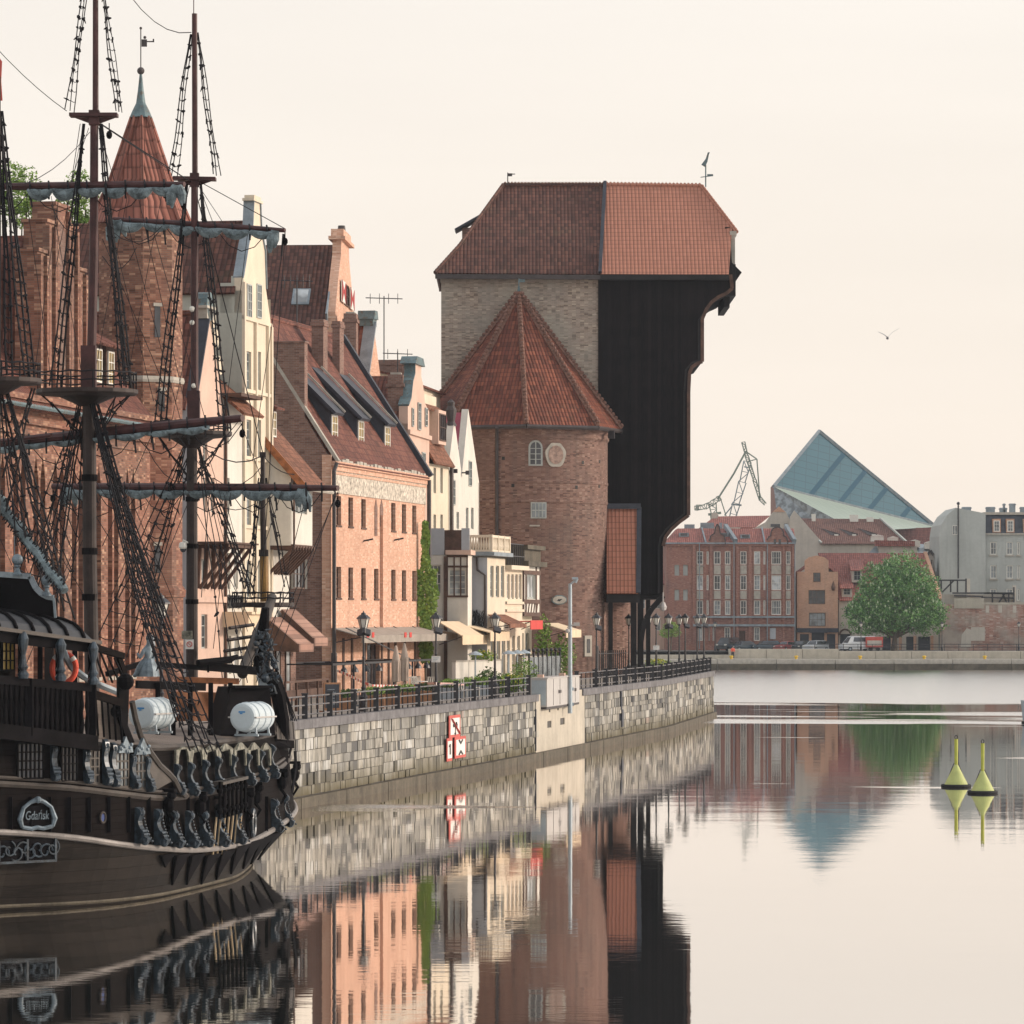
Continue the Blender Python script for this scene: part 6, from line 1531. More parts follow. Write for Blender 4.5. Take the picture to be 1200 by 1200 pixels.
# lamps left of the ship masts, on the promenade
for px,Y,lab in ((189,148,'street lamp seen between the ship masts against the brick hall'),(2,138,'street lamp cut by the left edge above the ship stern')):
    o=copy_tree(lamp); p=P(px,700,Y); s_=1.16
    o.location=(p.x,p.y,Z0); o.scale=(s_,s_,s_); tag(o,lab,'street lamp','street lamps on the quay')
    for c_ in list(kids(o)):
        if c_.name.startswith('floodlight'): bpy.data.objects.remove(c_)

# ------------------------------------------------------------------ buoys, gull, boat
for px,py,pt,lab in ((1120.5,922,861,'left yellow mooring buoy with black rubber ring, slightly farther away'),(1151.5,929.5,866,'right yellow mooring buoy with black rubber ring, slightly nearer')):
    Y=CH * F / (py - HY); p=P(px,py,Y); s_=Y / F
    o=empty('mooring_buoy',(p.x,p.y,0),0,lab,'buoy','yellow mooring buoys'); r_=15.5 * s_; hc=25 * s_; ht=(py - pt) * s_
    m=MB(); m.lathe([(r_ * 0.5,-0.4),(r_ * 0.9,0.0),(r_ * 0.93,0.06),(2.2 * s_,hc + 0.03)],28); m.build('cone',M['buoy_cone'],o)
    m=MB(); m.lathe([(2.0 * s_,hc - 0.05),(2.2 * s_,ht - 5 * s_)],12); m.build('post',M['yellow'],o)
    m=MB(); m.tube([V(1.05 * r_ * math.cos(2 * math.pi * i / 28),1.05 * r_ * math.sin(2 * math.pi * i / 28),0.05) for i in range(29)],0.065,8); m.build('rubber_ring',M['rubber'],o)
    m=MB(); m.tube([V(1.6 * s_ * math.cos(2 * math.pi * i / 12),0,ht - 3 * s_ + 2.2 * s_ * math.sin(2 * math.pi * i / 12)) for i in range(13)],0.02,6); m.build('ring',M['iron'],o)
    m=MB()
    for sg_ in (-1,1): m.tube([(sg_ * 2.4 * s_,0,hc + 0.1),(sg_ * 3.4 * s_,0,hc + 0.02),(sg_ * r_ * 0.55,0,hc * 0.5)],0.018,5)
    m.build('lifting_lug',M['iron'],o)
# gull
Y=150.0; p=P(1040,396,Y); s_=Y / F; g=empty('gull',p,0,'gull in flight with raised wings in the sky above the far bank','bird')
m=MB(); m.tube([(-0.02,-0.20,0.02),(0.0,-0.13,0.01),(0,-0.02,-0.01),(0,0.12,0),(0,0.24,0.03)],[0.012,0.035,0.055,0.04,0.008],8); bd=m.build('body',M['gull_grey'],g)
for sg_,tip in ((-1,(-11,7)),(1,(14,11))):
    t_=[V(0,0,0.02),V(tip[0] * 0.45 * s_,0.0,tip[1] * 0.62 * s_),V(tip[0] * s_,0.02,tip[1] * s_)]
    m=MB()
    for (a_,c_),(w0,w1) in zip(zip(t_,t_[1:]),((0.09,0.065),(0.065,0.008))):
        m.prism([a_ + V(0,-w0,0),c_ + V(0,-w1,0),c_ + V(0,w1,0),a_ + V(0,w0,0)],(0,0,0.014))
    m.build('wing',M['gull_white'],g)
# corner of a moored boat at the right edge
Y=CH * F / (848 - HY); p=P(1196,848,Y); bt=empty('moored_boat',(p.x,p.y,0),0,'pale blue boat bow just entering at the right edge of the water','boat')
m=MB(); n0=[V(0.2,0,-0.3),V(3,-1.6,-0.3),V(9,-1.8,-0.3),V(9,1.8,-0.3),V(3,1.6,-0.3)]; n1=[V(0.0,0,1.6),V(3,-1.9,1.3),V(9,-2,1.2),V(9,2,1.2),V(3,1.9,1.3)]
for i in range(5): j=(i + 1) % 5; m.poly([n0[i],n0[j],n1[j],n1[i]])
m.poly(n1); m.build('hull',M['grey_steel'],bt)
m=MB(); m.prism([(0.05,-0.05,0),(3,-1.78,0),(9,-1.95,0),(9,-1.95,0.16),(3,-1.78,0.16),(0.05,-0.05,0.16)],(0,-0.04,0)); m.build('waterline_stripe',M['rubber'],bt)
m=MB(); m.box(3.5,8,-1.3,1.3,1.2,2.6); m.build('cabin',M['win_white'],bt)

# ------------------------------------------------------------------ the far bank
ZF=2.4
def FB(name,px0,px1,Y,label,cat,group='houses on the far bank',Y1=None): return Bld(name,(px0,Y),(px1,Y1 or Y),label,cat,group,z0=ZF)

# --- four-storey red brick tenement
b=FB('brick_tenement',781,931,576,'long four-storey red brick tenement with white cross windows right of the timber crane','tenement')
L=b.L; z=lambda py: b.f(860,py)[1]; X=lambda px: b.f(px,700)[0]; D=13; he=z(637)
cols=[(816.5,824),(828,830.5),(836.5,844.5),(849.5,856),(867.5,875),(883.5,891),(894.5,897),(904,915.5),(921,926.5)]
rows=[(646,661.5),(674,691.5),(703.5,720.5)]
hs=[]; blind=[]
for (c0,c1) in cols:
    for (r0_,r1_) in rows: hs.append((X(c0),X(c1),z(r1_),z(r0_)))
for (c0,c1) in ((818.5,823.5),(830.5,837),(849,856),(883.5,890.5)): hs.append((X(c0),X(c1),z(751),z(735)))
door=(X(866),X(873.5),0,z(739))
for (c0,c1) in ((790.5,796),(800.5,806)):
    for (r0_,r1_) in ((662,674.5),(691,703.5)): blind.append((X(c0),X(c1),z(r1_),z(r0_)))
w=MB(); b.wall(w,'F',0,0,L,0,he,hs + blind + [door],rev=0.3)
for (c0,c1) in ((811.5,815),(831.5,835),(858,861.5),(862.5,866),(877,881),(898.5,902),(917,919.5),(928,931)): w.box(X(c0),X(c1),-0.28,0,1.2,he - 0.3)
w.box(0,L,-0.3,0,he - 0.35,he)
w.poly([(0,0,0),(0,D,0),(0,D,he),(0,0,he)]); w.poly([(L,0,0),(L,D,0),(L,D,he),(L,0,he)]); w.poly([(0,D,0),(L,D,0),(L,D,he),(0,D,he)])
b.part(w,'wall','brick_far')
for i,h in enumerate(hs):
    wd=h[1] - h[0]; b.win('F',0,h,1 if wd < 0.5 else (4 if wd > 1.2 else 2),2 if i % 4 else 3,'win_white',None,dep=0.12,fw=0.12)
m=MB()
for h in blind: m.poly([(h[0],0.25,h[2]),(h[1],0.25,h[2]),(h[1],0.25,h[3]),(h[0],0.25,h[3])])
b.part(m,'blind_window','far_grey')
m=MB(); m.box(*[door[0],door[1],0.2,0.25,0,door[3]]); b.part(m,'door','brown_beam')
m=MB(); m.box(X(812),L + 0.1,-0.36,0,z(724),z(722)); m.box(X(812),L + 0.1,-0.4,0,z(734),z(731.5)); b.part(m,'belt_cornice','lead')
m=MB()
for (c0,c1) in cols:
    if c1 - c0 > 4: 
        for r0_,r1_ in ((662.5,673),(692.5,702)): m=MB(); m.box(X(c0),X(c1),-0.04,0.05,z(r1_),z(r0_)); b.part(m,'spandrel_panel','stone_trim')
m=MB(); m.box(X(899),X(909),-0.12,0,z(749),z(736)); b.part(m,'wall_poster','blue_plaster')
r=MB(); rz_=z(618.5)
slab(r,[(-0.3,-0.4,he),(L + 0.2,-0.4,he),(L + 0.2,4.2,rz_),(1.8,4.2,rz_)]); slab(r,[(1.8,4.2,rz_),(L + 0.2,4.2,rz_),(L + 0.2,D,rz_ - 0.4),(1.8,D,rz_ - 0.4)])
slab(r,[(-0.3,-0.4,he),(1.8,4.2,rz_),(1.8,D,rz_),(-0.3,D,he)]); ro=b.part(r,'roof','tile_far')
m=MB(); m.box(-0.3,L + 0.2,-0.5,-0.25,he - 0.05,he + 0.15); m.build('gutter',M['lead'],ro)
def rl(px): return V(X(px),-0.4,he + 0.1)
m=MB()
for p0_,p1_ in ((862,851),(931,922)): m.beam((X(p0_),-0.4,he + 0.35),(X(p1_) + 0.15,4.2,rz_ + 0.35),0.5,0.6)
m.beam((X(827),-0.4,he + 0.12),(X(824),4.2,rz_ + 0.1),0.2,0.2); m.beam((X(896),-0.4,he + 0.12),(X(895),4.2,rz_ + 0.1),0.2,0.2); m.build('parapet',M['lead'],ro)
def fgable(pc,wd,pts_,mat='brick_far'):
    m=MB(); c_=X(pc); m.prism([(c_ + x_ * wd,-0.45,z(y_)) for x_,y_ in pts_],(0,0.6,0)); g_=b.part(m,'ornate_gable',mat)
    m=MB()
    for (p_,q_) in zip(pts_[1:],pts_[2:]): m.beam((c_ + p_[0] * wd,-0.5,z(p_[1])),(c_ + q_[0] * wd,-0.5,z(q_[1])),0.16,0.16,up=(0,1,0))
    m.build('gable_coping',M['gutter'],g_); return g_
gp=[(-1,638),(-1,634),(-0.85,628),(-0.35,625),(-0.25,618),(0,614),(0.25,618),(0.35,625),(0.85,628),(1,634),(1,638)]
fgable(840.5,1.15,gp)
gp2=[(-1,638),(-1,633),(-0.8,629),(-0.6,628)] + [(-0.62 * math.cos(math.pi * i / 8),626 - 8.5 * math.sin(math.pi * i / 8)) for i in range(9)] + [(0.6,628),(0.8,629),(1,633),(1,638)]
g_=fgable(910.5,1.5,gp2)
for dx in (-0.5,0.2): m=MB(); m.box(X(910.5) + dx,X(910.5) + dx + 0.33,-0.52,-0.46,z(638),z(632)); m.build('gable_window',M['glass_dark'],g_)
for px,py in ((802,627),(874,629),(849,627)):
    q=(py - 618.5) / 18.5; yv=4.2 - q * 4.6; zv=rz_ + (he - rz_) * q; m=MB(); m.box(X(px) - 0.7,X(px) + 0.7,yv - 0.5,yv + 0.5,zv - 0.2,zv + 0.35); so=m.build('skylight',M['lead'],ro); m=MB(); m.box(X(px) - 0.5,X(px) + 0.5,yv - 0.53,yv - 0.5,zv - 0.1,zv + 0.3); m.build('pane',M['glass_dark'],so)
for px0,px1,py in ((805,817,613),(824,840,611),(846.5,850,611),(851.5,856,612)): m=MB(); m.box(X(px0),X(px1),8,9,rz_ - 0.5,z(py)); b.part(m,'chimney','lead')
for px in (819.6,860,899,931.4):
    m=MB(); m.tube([(X(px),-0.35,0.2),(X(px),-0.35,he)],0.07,5); b.part(m,'drainpipe','lead')
m=MB(); m.lathe([(0.0,0),(0.3,0.06),(0.32,0.1),(0.0,0.05)],10,(X(823),-0.3,z(664))); b.part(m,'satellite_dish','cabinet')

b=FB('pale_pink_house',741,780,584,'pale pink plaster house glimpsed between the timber crane legs and the brick tenement','house')
hs=[b.hpx(768,774,a_,a_ + 13) for a_ in (700,726)] + [b.hpx(750,756,a_,a_ + 13) for a_ in (700,726)]
gable_house(b,10,b.f(770,684)[1],b.f(770,668)[1],'pink_plaster','tile_far',hs,win=dict(nx=2,ny=2,fm='win_white',gm='glass_grey'))

# --- orange stepped gable
b=FB('orange_gabled_house',934,982,577,'narrow orange brick house with shouldered round gable beside the red brick tenement','house')
L=b.L; z=lambda py: b.f(957,py)[1]; X=lambda px: b.f(px,700)[0]; D=10
hs=[(X(953),X(961.5),z(682),z(671)),(X(947.5),X(967),z(708),z(691.5)),(X(948),X(967.5),z(734),z(718))]
gs=[(X(937.5),X(948),0,z(743)),(X(951),X(966),0,z(741)),(X(969),X(979),0,z(743))]
w=MB(); zs=z(671); b.wall(w,'F',0,0,L,0,z(684),hs[1:] + gs,rev=0.3)
w.prism([(0,0,z(684)),(L,0,z(684)),(L,0,z(670)),(X(971),0,z(670)),(X(971),0,z(657)),(X(966),0,z(653)),(X(957),0,z(651)),(X(948),0,z(653)),(X(943),0,z(657)),(X(943),0,z(670)),(0,0,z(670))],(0,0.4,0))
w.poly([(0,0,0),(0,D,0),(0,D,z(672)),(0,0,z(672))]); w.poly([(L,0,0),(L,D,0),(L,D,z(672)),(L,0,z(672))]); b.part(w,'wall','brick_orange')
for i,h in enumerate(hs): b.win('F',0,h,2 if i==0 else 4,2,'win_brown','glass_grey' if i==2 else 'glass_dark',dep=0.12 if i else -0.05,fw=0.1)
m=MB()
for h in gs: m.box(h[0],h[1],0.25,0.3,h[2],h[3])
b.part(m,'shop_door','lead_dark')
m=MB(); m.box(-0.05,L + 0.05,-0.25,0,z(741),z(736)); m.box(X(949),X(969),-0.9,0,z(741.5),z(737.5)); b.part(m,'shop_canopy','lead_dark')
m=MB(); slab(m,[(0,0.4,z(672)),(0,D,z(672)),(L / 2,D,z(655)),(L / 2,0.4,z(655))]); slab(m,[(L,0.4,z(672)),(L,D,z(672)),(L / 2,D,z(655)),(L / 2,0.4,z(655))]); b.part(m,'roof','tile_far')
m=MB(); m.lathe([(0.2,0),(0.3,0.5),(0.12,1.1),(0.0,1.4)],8,(X(976.5),-0.2,z(692))); b.part(m,'wall_figure','brown_beam')

# --- big red roofed house behind the chestnut tree
b=FB('red_roofed_house',983,1100,579,'wide house with big red tiled roof and arched door, half hidden by the chestnut tree','house')
L=b.L; z=lambda py: b.f(1040,py)[1]; X=lambda px: b.f(px,700)[0]; D=15; he=z(703)
hs=[(X(984.5),X(996.5),0,z(743)),(X(991),X(995),z(722),z(712)),(X(1062),X(1071),0,z(746)),(X(1076),X(1090),0,z(746)),(X(1034),X(1044),0,z(746))]
w=MB(); b.wall(w,'F',0,0,L,0,he,hs,rev=0.4)
w.poly([(0,0,0),(0,D,0),(0,D,he),(0,0,he)]); w.poly([(L,0,0),(L,D,0),(L,D,he),(L,0,he)]); w.poly([(L,0,he),(L,D,he),(L,D / 2,z(648))]); b.part(w,'wall','far_plaster')
m=MB()
for h in hs: m.box(h[0],h[1],0.38,0.42,h[2],h[3])
b.part(m,'door','lead_dark')
m=MB(); c_=X(990.5)
for i in range(10): 
    a0_,a1_=math.pi * i / 10,math.pi * (i + 1) / 10; m.beam((c_ - 0.8 * math.cos(a0_),-0.03,z(744) + 0.8 * math.sin(a0_)),(c_ - 0.8 * math.cos(a1_),-0.03,z(744) + 0.8 * math.sin(a1_)),0.25,0.1,up=(0,1,0))
b.part(m,'door_arch','brown_beam')
m=MB()
for px in (1046,1055,1072,1092): m.box(X(px) - 0.2,X(px) + 0.2,-0.3,0,0,z(745))
b.part(m,'brick_piers','brick_orange')
r=MB(); zr=z(647); X0=X(963); slab(r,[(X0 + 2.6,-0.4,he - 0.1),(L + 0.3,-0.4,he - 0.1),(L - 1.2,D / 2,zr),(X0,D / 2,zr)]); slab(r,[(X0 + 2.6,D + 0.4,he - 0.1),(L + 0.3,D + .4,he - 0.1),(L - 1.2,D / 2,zr),(X0,D / 2,zr)]); b.part(r,'roof','tile_far')
m=MB(); m.beam((L + 0.3,-0.45,he),(L - 1.2,D / 2,zr + 0.1),0.5,0.3); b.part(m,'verge','brick_orange')
for px,py0,py1 in ((1004.5,669,680),(992.5,690,697)):
    yv=1.6 if py0 < 680 else 0.2; xx,z0_=b.f(px,py1,yv); z1_=b.f(px,py0,yv)[1]; m=MB(); m.box(xx - 0.75,xx + 0.75,yv,yv + 3,z0_ - 0.3,z1_ + 0.15); dm=b.part(m,'dormer','far_plaster'); m=MB(); slab(m,[(xx - 1.0,yv - 0.4,z1_ + 0.1),(xx + 1.0,yv - 0.4,z1_ + 0.1),(xx + 1.0,yv + 3.5,z1_ + 1.7),(xx - 1.0,yv + 3.5,z1_ + 1.7)]); m.build('dormer_roof',M['tile_far'],dm); b.win('F',yv,(xx - 0.5,xx + 0.5,z0_,z1_),2,2,'win_grey','glass_dark',dep=-0.08).parent=dm

# --- the second line: plaster gables and brown roofs
b=FB('plaster_gabled_house',823,950,610,'pale plaster gabled house with long red roof behind the brick tenement','house')
z=lambda py: b.f(900,py)[1]; X=lambda px: b.f(px,700)[0]; w=MB()
w.prism([(X(868),0,0),(X(950),0,0),(X(950),0,z(640)),(X(938),0,z(622)),(X(927),0,z(612)),(X(921),0,z(600)),(X(913),0,z(594)),(X(905),0,z(601)),(X(897),0,z(612)),(X(880),0,z(621)),(X(868),0,z(626))],(0,0.5,0)); b.part(w,'gable_wall','far_plaster')
m=MB(); m.prism([(X(905.5),-0.1,z(600)),(X(920.5),-0.1,z(600)),(X(913),-0.1,z(593.5))],(0,0.6,0)); b.part(m,'gable_cap','brick_orange')
m=MB(); m.box(X(903),X(914),-0.05,0,z(617.5),z(614)); m.box(X(919),X(923),-0.05,0,z(617.5),z(613.5)); b.part(m,'gable_window','glass_dark')
r=MB(); slab(r,[(X(822),0.6,z(618)),(X(885),0.6,z(618)),(X(905),6,z(603)),(X(840),6,z(604))]); slab(r,[(X(822),12,z(618)),(X(885),12,z(618)),(X(905),6,z(603)),(X(840),6,z(604))]); b.part(r,'roof','tile_far')
w=MB(); w.box(X(822),X(868),0.6,12,0,z(618)); b.part(w,'wall','far_plaster')
m=MB(); m.box(X(836),X(843),5,6,z(607),z(600)); b.part(m,'chimney','far_plaster')

b=FB('brown_roofed_house',930,1065,608,'grey house with wide brown roof, three small dormers and white chimneys behind the orange gable','house')
z=lambda py: b.f(1000,py)[1]; X=lambda px: b.f(px,700)[0]; w=MB()
w.box(X(964),X(1060),0.5,12,0,z(636.5)); w.prism([(X(926),0.45,0),(X(964),0.45,0),(X(964),0.45,z(636)),(X(938),0.45,z(606)),(X(931),0.45,z(598)),(X(926),0.45,z(606))],(0,0.4,0)); b.part(w,'wall','far_plaster')
r=MB(); slab(r,[(X(962),0.0,z(637)),(X(1063),0.0,z(637)),(X(1036),7,z(607)),(X(935),7,z(606))]); slab(r,[(X(962),14,z(637)),(X(1063),14,z(637)),(X(1036),7,z(607)),(X(935),7,z(606))]); ro=b.part(r,'roof','tile_far_dark')
m=MB(); m.beam((X(962.5),-0.05,z(636)),(X(935.5),7,z(605)),0.3,0.25); m.beam((X(1063.5),-0.05,z(636)),(X(1036.5),7,z(606)),0.3,0.25); m.build('verge',M['far_grey'],ro)
for px0,px1,py0,py1 in ((955,959.5,601,611),(1000,1010,602,612),(1020,1028,605,612)): m=MB(); m.box(X(px0),X(px1),6.2,7,z(py1 + 3),z(py0)); b.part(m,'chimney','win_white')
for px in (978,999,1022):
    m=MB(); q=V(X(px),2.3,z(626)); m.prism([(q.x - 1.7,q.y + 1.9,q.z + 1.0),(q.x + 1.0,q.y,q.z + 0.1),(q.x + 1.0,q.y,q.z - 0.1),(q.x - 0.3,q.y,q.z - 0.1)],(0,0.6,0)); dm=m.build('dormer',M['gutter'],ro); m=MB(); m.box(q.x + 0.15,q.x + 0.75,q.y - 0.1,q.y + 0.3,q.z - 0.6,q.z + 0.05); m.build('dormer_window',M['win_white'],dm)
b=FB('low_terrace_roofs',1010,1104,598,'jumble of low grey flat roofs and pale dormer boxes left of the grey apartment building','house')
z=lambda py: b.f(1060,py)[1]; X=lambda px: b.f(px,700)[0]; w=MB(); w.box(X(1012),X(1104),0,8,0,z(648)); w.box(X(1030),X(1075),0.2,4,z(648),z(640)); b.part(w,'wall','far_plaster')
r=MB(); slab(r,[(X(1018),-0.1,z(648)),(X(1104),-0.1,z(650)),(X(1104),6,z(638)),(X(1035),6,z(633))]); b.part(r,'roof','lead')
r=MB(); r.prism([(X(1026),-0.2,z(640)),(X(1072),-0.2,z(640)),(X(1072),-0.2,z(634)),(X(1026),-0.2,z(633))],(0,2,0)); b.part(r,'roof','tile_far')
for px0,px1,py0,py1 in ((1023,1037,626,634),(1043,1054,628,636),(1068,1080,632,641),(1086,1096,634,643)):
    m=MB(); m.box(X(px0),X(px1),2,4,z(py1),z(py0 + 2)); m.prism([(X(px0) - 0.1,1.9,z(py0 + 2)),(X(px1) + 0.1,1.9,z(py0 + 2)),(X((px0 + px1) / 2),1.9,z(py0))],(0,2.2,0)); b.part(m,'dormer','win_white')
b=FB('half_timbered_gable',1086,1103,592,'small dark half-timbered gable between the chestnut tree and the grey apartment building','house')
z=lambda py: b.f(1094,py)[1]; L=b.L; w=MB(); w.prism([(0,0,0),(L,0,0),(L,0,z(668)),(L * 0.25,0,z(646)),(0,0,z(652))],(0,5,0)); b.part(w,'wall','far_plaster')
m=MB(); m.beam((L * 0.25,-0.1,z(645)),(L + 0.2,-0.1,z(668)),0.35,0.3,up=(0,1,0)); m.beam((L * 0.25,-0.1,z(645)),(-0.2,-0.1,z(654)),0.3,0.3,up=(0,1,0))
for x_ in (0.05,L * 0.35,L * 0.7): m.beam((x_,-0.06,z(690)),(x_,-0.06,z(656)),0.15)
for py in (660,670,680): m.beam((0,-0.06,z(py)),(L,-0.06,z(py)),0.15)
b.part(m,'timber_frame','gutter')

# --- grey apartment building at the right edge
b=FB('grey_apartment_building',1154,1240,586,'grey plaster apartment building with slate mansard and blank angled side wall at the right edge','apartment building')
L=b.L; z=lambda py: b.f(1180,py)[1]; X=lambda px: b.f(px,700)[0]; he=z(626)
hs=[]
for (c0,c1) in ((1160.5,1168),(1179.5,1187),(1192,1195),(1206,1214)):
    for (r0_,r1_) in ((635,650),(662.5,678),(690,704)): hs.append((X(c0),X(c1),z(r1_),z(r0_)))
w=MB(); b.wall(w,'F',0,0,L,0,he,hs); w.poly([(L,0,0),(L,12,0),(L,12,he),(L,0,he)]); b.part(w,'wall','far_grey')
for h in hs: b.win('F',0,h,2 if h[1] - h[0] > 0.6 else 1,2,'win_white','glass_grey',fw=0.13)
m=MB()
for h in hs: m.box(h[0] - 0.15,h[1] + 0.15,-0.2,0,h[2] - 0.25,h[2] - 0.02)
b.part(m,'window_sills','stone_trim')
m=MB(); m.box(-0.2,L,-0.3,0,he - 0.1,he + 0.15); b.part(m,'cornice','stone_trim')
m=MB(); m.prism([(0,0.0,he + 0.15),(0,1.3,z(603)),(0,11,z(603)),(0,12,he)],(L,0,0)); b.part(m,'mansard','lead_dark'); m=MB(); m.box(-0.1,L,1.0,11,z(603),z(600)); b.part(m,'roof_edge','stone_trim')
for px in (1168,1184,1204): x_=X(px); m=MB(); m.box(x_ - 0.6,x_ + 0.6,0.0,1.5,z(624),z(608)); dm=b.part(m,'dormer','brick_orange'); b.win('F',0,(x_ - 0.45,x_ + 0.45,z(623),z(610)),2,3,'win_white','glass_grey',dep=-0.07,fw=0.12).parent=dm
m=MB(); xs=[1101,1101,1103,1110,1120,1147,1155,1155]; ysz=[760,628,615,603.5,595,600,602,760]; m.prism([b.R @ (P(x_,y_,584.5) - b.o) for x_,y_ in zip(xs,ysz)],(0,14,0)); b.part(m,'side_wall','far_grey')
m=MB(); q=b.R @ (P(1119,622,584.4) - b.o); m.box(q.x - 0.35,q.x + 0.35,q.y - 0.05,q.y,q.z - 0.6,q.z + 0.8); wi=b.part(m,'window','win_white'); m=MB(); m.box(q.x - 0.28,q.x - 0.05,q.y - 0.07,q.y - 0.05,q.z - 0.5,q.z + 0.7); m.box(q.x + 0.05,q.x + 0.28,q.y - 0.07,q.y - 0.05,q.z - 0.5,q.z + 0.7); m.build('pane',M['glass_grey'],wi)
m=MB(); m.tube([b.R @ (P(1123,678,584) - b.o),b.R @ (P(1123,592,584) - b.o)],0.13,6); m.ball(b.R @ (P(1123,590,584) - b.o),0.25,6); b.part(m,'flue_pipe','iron')
for px0,px1,py0,py1 in ((1128,1138,594,600),(1156,1166,594,604),(1172,1180,595,604),(1176,1178,590,600),(1183.5,1190,590,604),(1196,1204,594,604)):
    q0=b.R @ (P(px0,py1,589) - b.o); q1=b.R @ (P(px1,py0,589) - b.o); m=MB(); m.box(q0.x,q1.x,q0.y,q0.y + 1,q0.z,q1.z); m.box(q0.x - 0.08,q1.x + 0.08,q0.y - 0.08,q0.y + 1.08,q1.z - 0.25,q1.z - 0.1); b.part(m,'chimney','lead')

# --- ruined brick wall with iron frames above
b=FB('ruined_brick_wall',1102,1240,572,'old patched brick wall with a bricked-up opening under rusty iron frames, right of the tree','brick wall',None)
L=b.L; z=lambda py: b.f(1150,py)[1]; X=lambda px: b.f(px,700)[0]
m=MB(); m.box(0,L,0,0.8,0,z(708)); b.part(m,'wall','brick_ruin')
m=MB(); m.box(X(1118),X(1153),-0.1,0.9,z(713),z(701)); m.box(X(1150),L,-0.08,0.9,z(708.5),z(706)); b.part(m,'cap','concrete')
m=MB(); m.box(X(1138),X(1154),-0.06,0,z(751),z(735)); m.prism([(X(1126),-0.05,z(758)),(X(1138),-0.05,z(758)),(X(1138),-0.05,z(738)),(X(1133),-0.05,z(736)),(X(1127),-0.05,z(744))],(0,0.06,0))
for px in (1155,1170,1187): m.box(X(px),X(px + 4),-0.05,0,z(718),z(709.5))
b.part(m,'plaster_patch','far_plaster')
m=MB(); fr_=lambda px,py: b.R @ (P(px,py,574) - b.o)
for a_,c_ in (((1094,680),(1132,680)),((1132,678),(1132,694)),((1103,680),(1103,694)),((1114,680),(1114,694)),((1122,680),(1122,694)),((1104,694),(1118,680)),((1116,695),(1187,695)),((1118,698),(1152,699)),((1152,695),(1188,696)),((1163,695),(1163,707)),((1175,696),(1180,707)),((1188,688),(1188,707)),((1094,681),(1094,690)),((1150,700),(1188,701)),((1177,696),(1170,707)),((1182,696),(1182,707))): m.beam(fr_(*a_),fr_(*c_),0.22,0.22,up=(0,1,0))
b.part(m,'iron_frame','iron')
m=MB(); q0=fr_(1104,706); q1=fr_(1188,694); m.box(q0.x,q1.x,q0.y + 0.6,q0.y + 0.8,0,q1.z - 0.3); m.box(fr_(1133,0).x,fr_(1137,0).x,q0.y,q0.y + 0.6,0,fr_(0,678).z); m.box(fr_(1187,0).x,fr_(1191,0).x,q0.y,q0.y + 0.6,0,fr_(0,686).z); b.part(m,'concrete_slab','far_plaster')

# --- the tilted glass museum tower far behind
o=empty('glass_museum',P(1000,740,905),0,'huge tilted blue glass wedge of a museum tower rising behind the far roofs','museum')
o.location.z=ZF; o0=o.location.copy()
q=lambda px,py,Y: P(px,py,Y) - o0
A,Lp,Rp,Bp,Cp=q(960,505,912),q(906.5,570,902),q(1097,617.5,926),q(1006,623,884),q(915,642,892)
def m_panel(name,c,c2,w,h,gloss):
    t=NT(name); nd=t.n('ShaderNodeTexBrick',Scale=1.0); nd.offset=0.0
    nd.inputs['Color1'].default_value=(*c,1); nd.inputs['Color2'].default_value=(*[x * 1.08 for x in c],1); nd.inputs['Mortar'].default_value=(*c2,1); nd.inputs['Mortar Size'].default_value=0.09; nd.inputs['Brick Width'].default_value=w; nd.inputs['Row Height'].default_value=h
    t.l(t.uv(),nd.inputs['Vector']); t.base(nd.outputs[0]); t.b.inputs['Roughness'].default_value=gloss; return t.m
M['museum_blue']=m_panel('museum_blue',(0.032,0.12,0.165),(0.022,0.085,0.125),3.2,1.6,0.35)
M['museum_pale']=m_panel('museum_pale',(0.33,0.39,0.33),(0.25,0.31,0.28),2.4,2.0,0.4)
def uvf(pts_,d1,d2):
    d1=d1.normalized(); n_=d1.cross(d2).normalized(); d2=n_.cross(d1); return [((p_ - pts_[0]).dot(d1),(p_ - pts_[0]).dot(d2)) for p_ in pts_]
m=MB(); pts=[A,Lp,Rp]; m.poly(pts,uv=uvf(pts,Rp - Lp,A - Lp)); m.build('blue_glass_face',M['museum_blue'],o)
m=MB()
for t_ in (0.22,0.40,0.58,0.78): s0=Lp + (Rp - Lp) * t_; s1=Lp + (A - Lp) * (1 - 0) + (Rp - A) * t_; m.beam(s0 + V(0,-0.15,0),s0 + (A - Lp) * (1 - t_) * 0.96 + V(0,-0.15,0),1.1,0.1,up=(0,1,0))
m.build('glass_seams',M['museum_seam'],o)
m=MB()
for a_,c_ in ((A,Lp),(A,Rp),(Lp,Rp)): m.beam(a_,c_,0.7,0.7,up=(0,1,0))
m.build('edge_frame',M['lead'],o)
m=MB(); pts=[Lp,Bp,Rp]; m.poly(pts,uv=uvf(pts,Rp - Lp,Bp - Lp)); m.build('pale_glass_face',M['museum_pale'],o)
m=MB(); pts=[Lp,Cp,q(1006,650,884),Bp]; m.poly(pts,uv=uvf(pts,Bp - Lp,Cp - Lp)); m.build('dark_glass_face',M['glass_grey'],o)
m=MB(); m.poly([Lp,q(903,571,930),q(903,648,930),Cp]); back=q(1000,640,960); m.poly([A,Lp,q(903,571,930)]); m.poly([A,q(903,571,930),q(903,648,930),back]); m.poly([A,back,Rp]); m.poly([Rp,back,q(1100,650,926)]); m.build('rear_faces',M['brick_far'],o)
m=MB(); a_=q(1038,650,915); c_=q(1098,618.5,915); m.box(a_.x,c_.x,a_.y,a_.y + 10,0,c_.z); m.build('red_base',M['tile_far'],o)

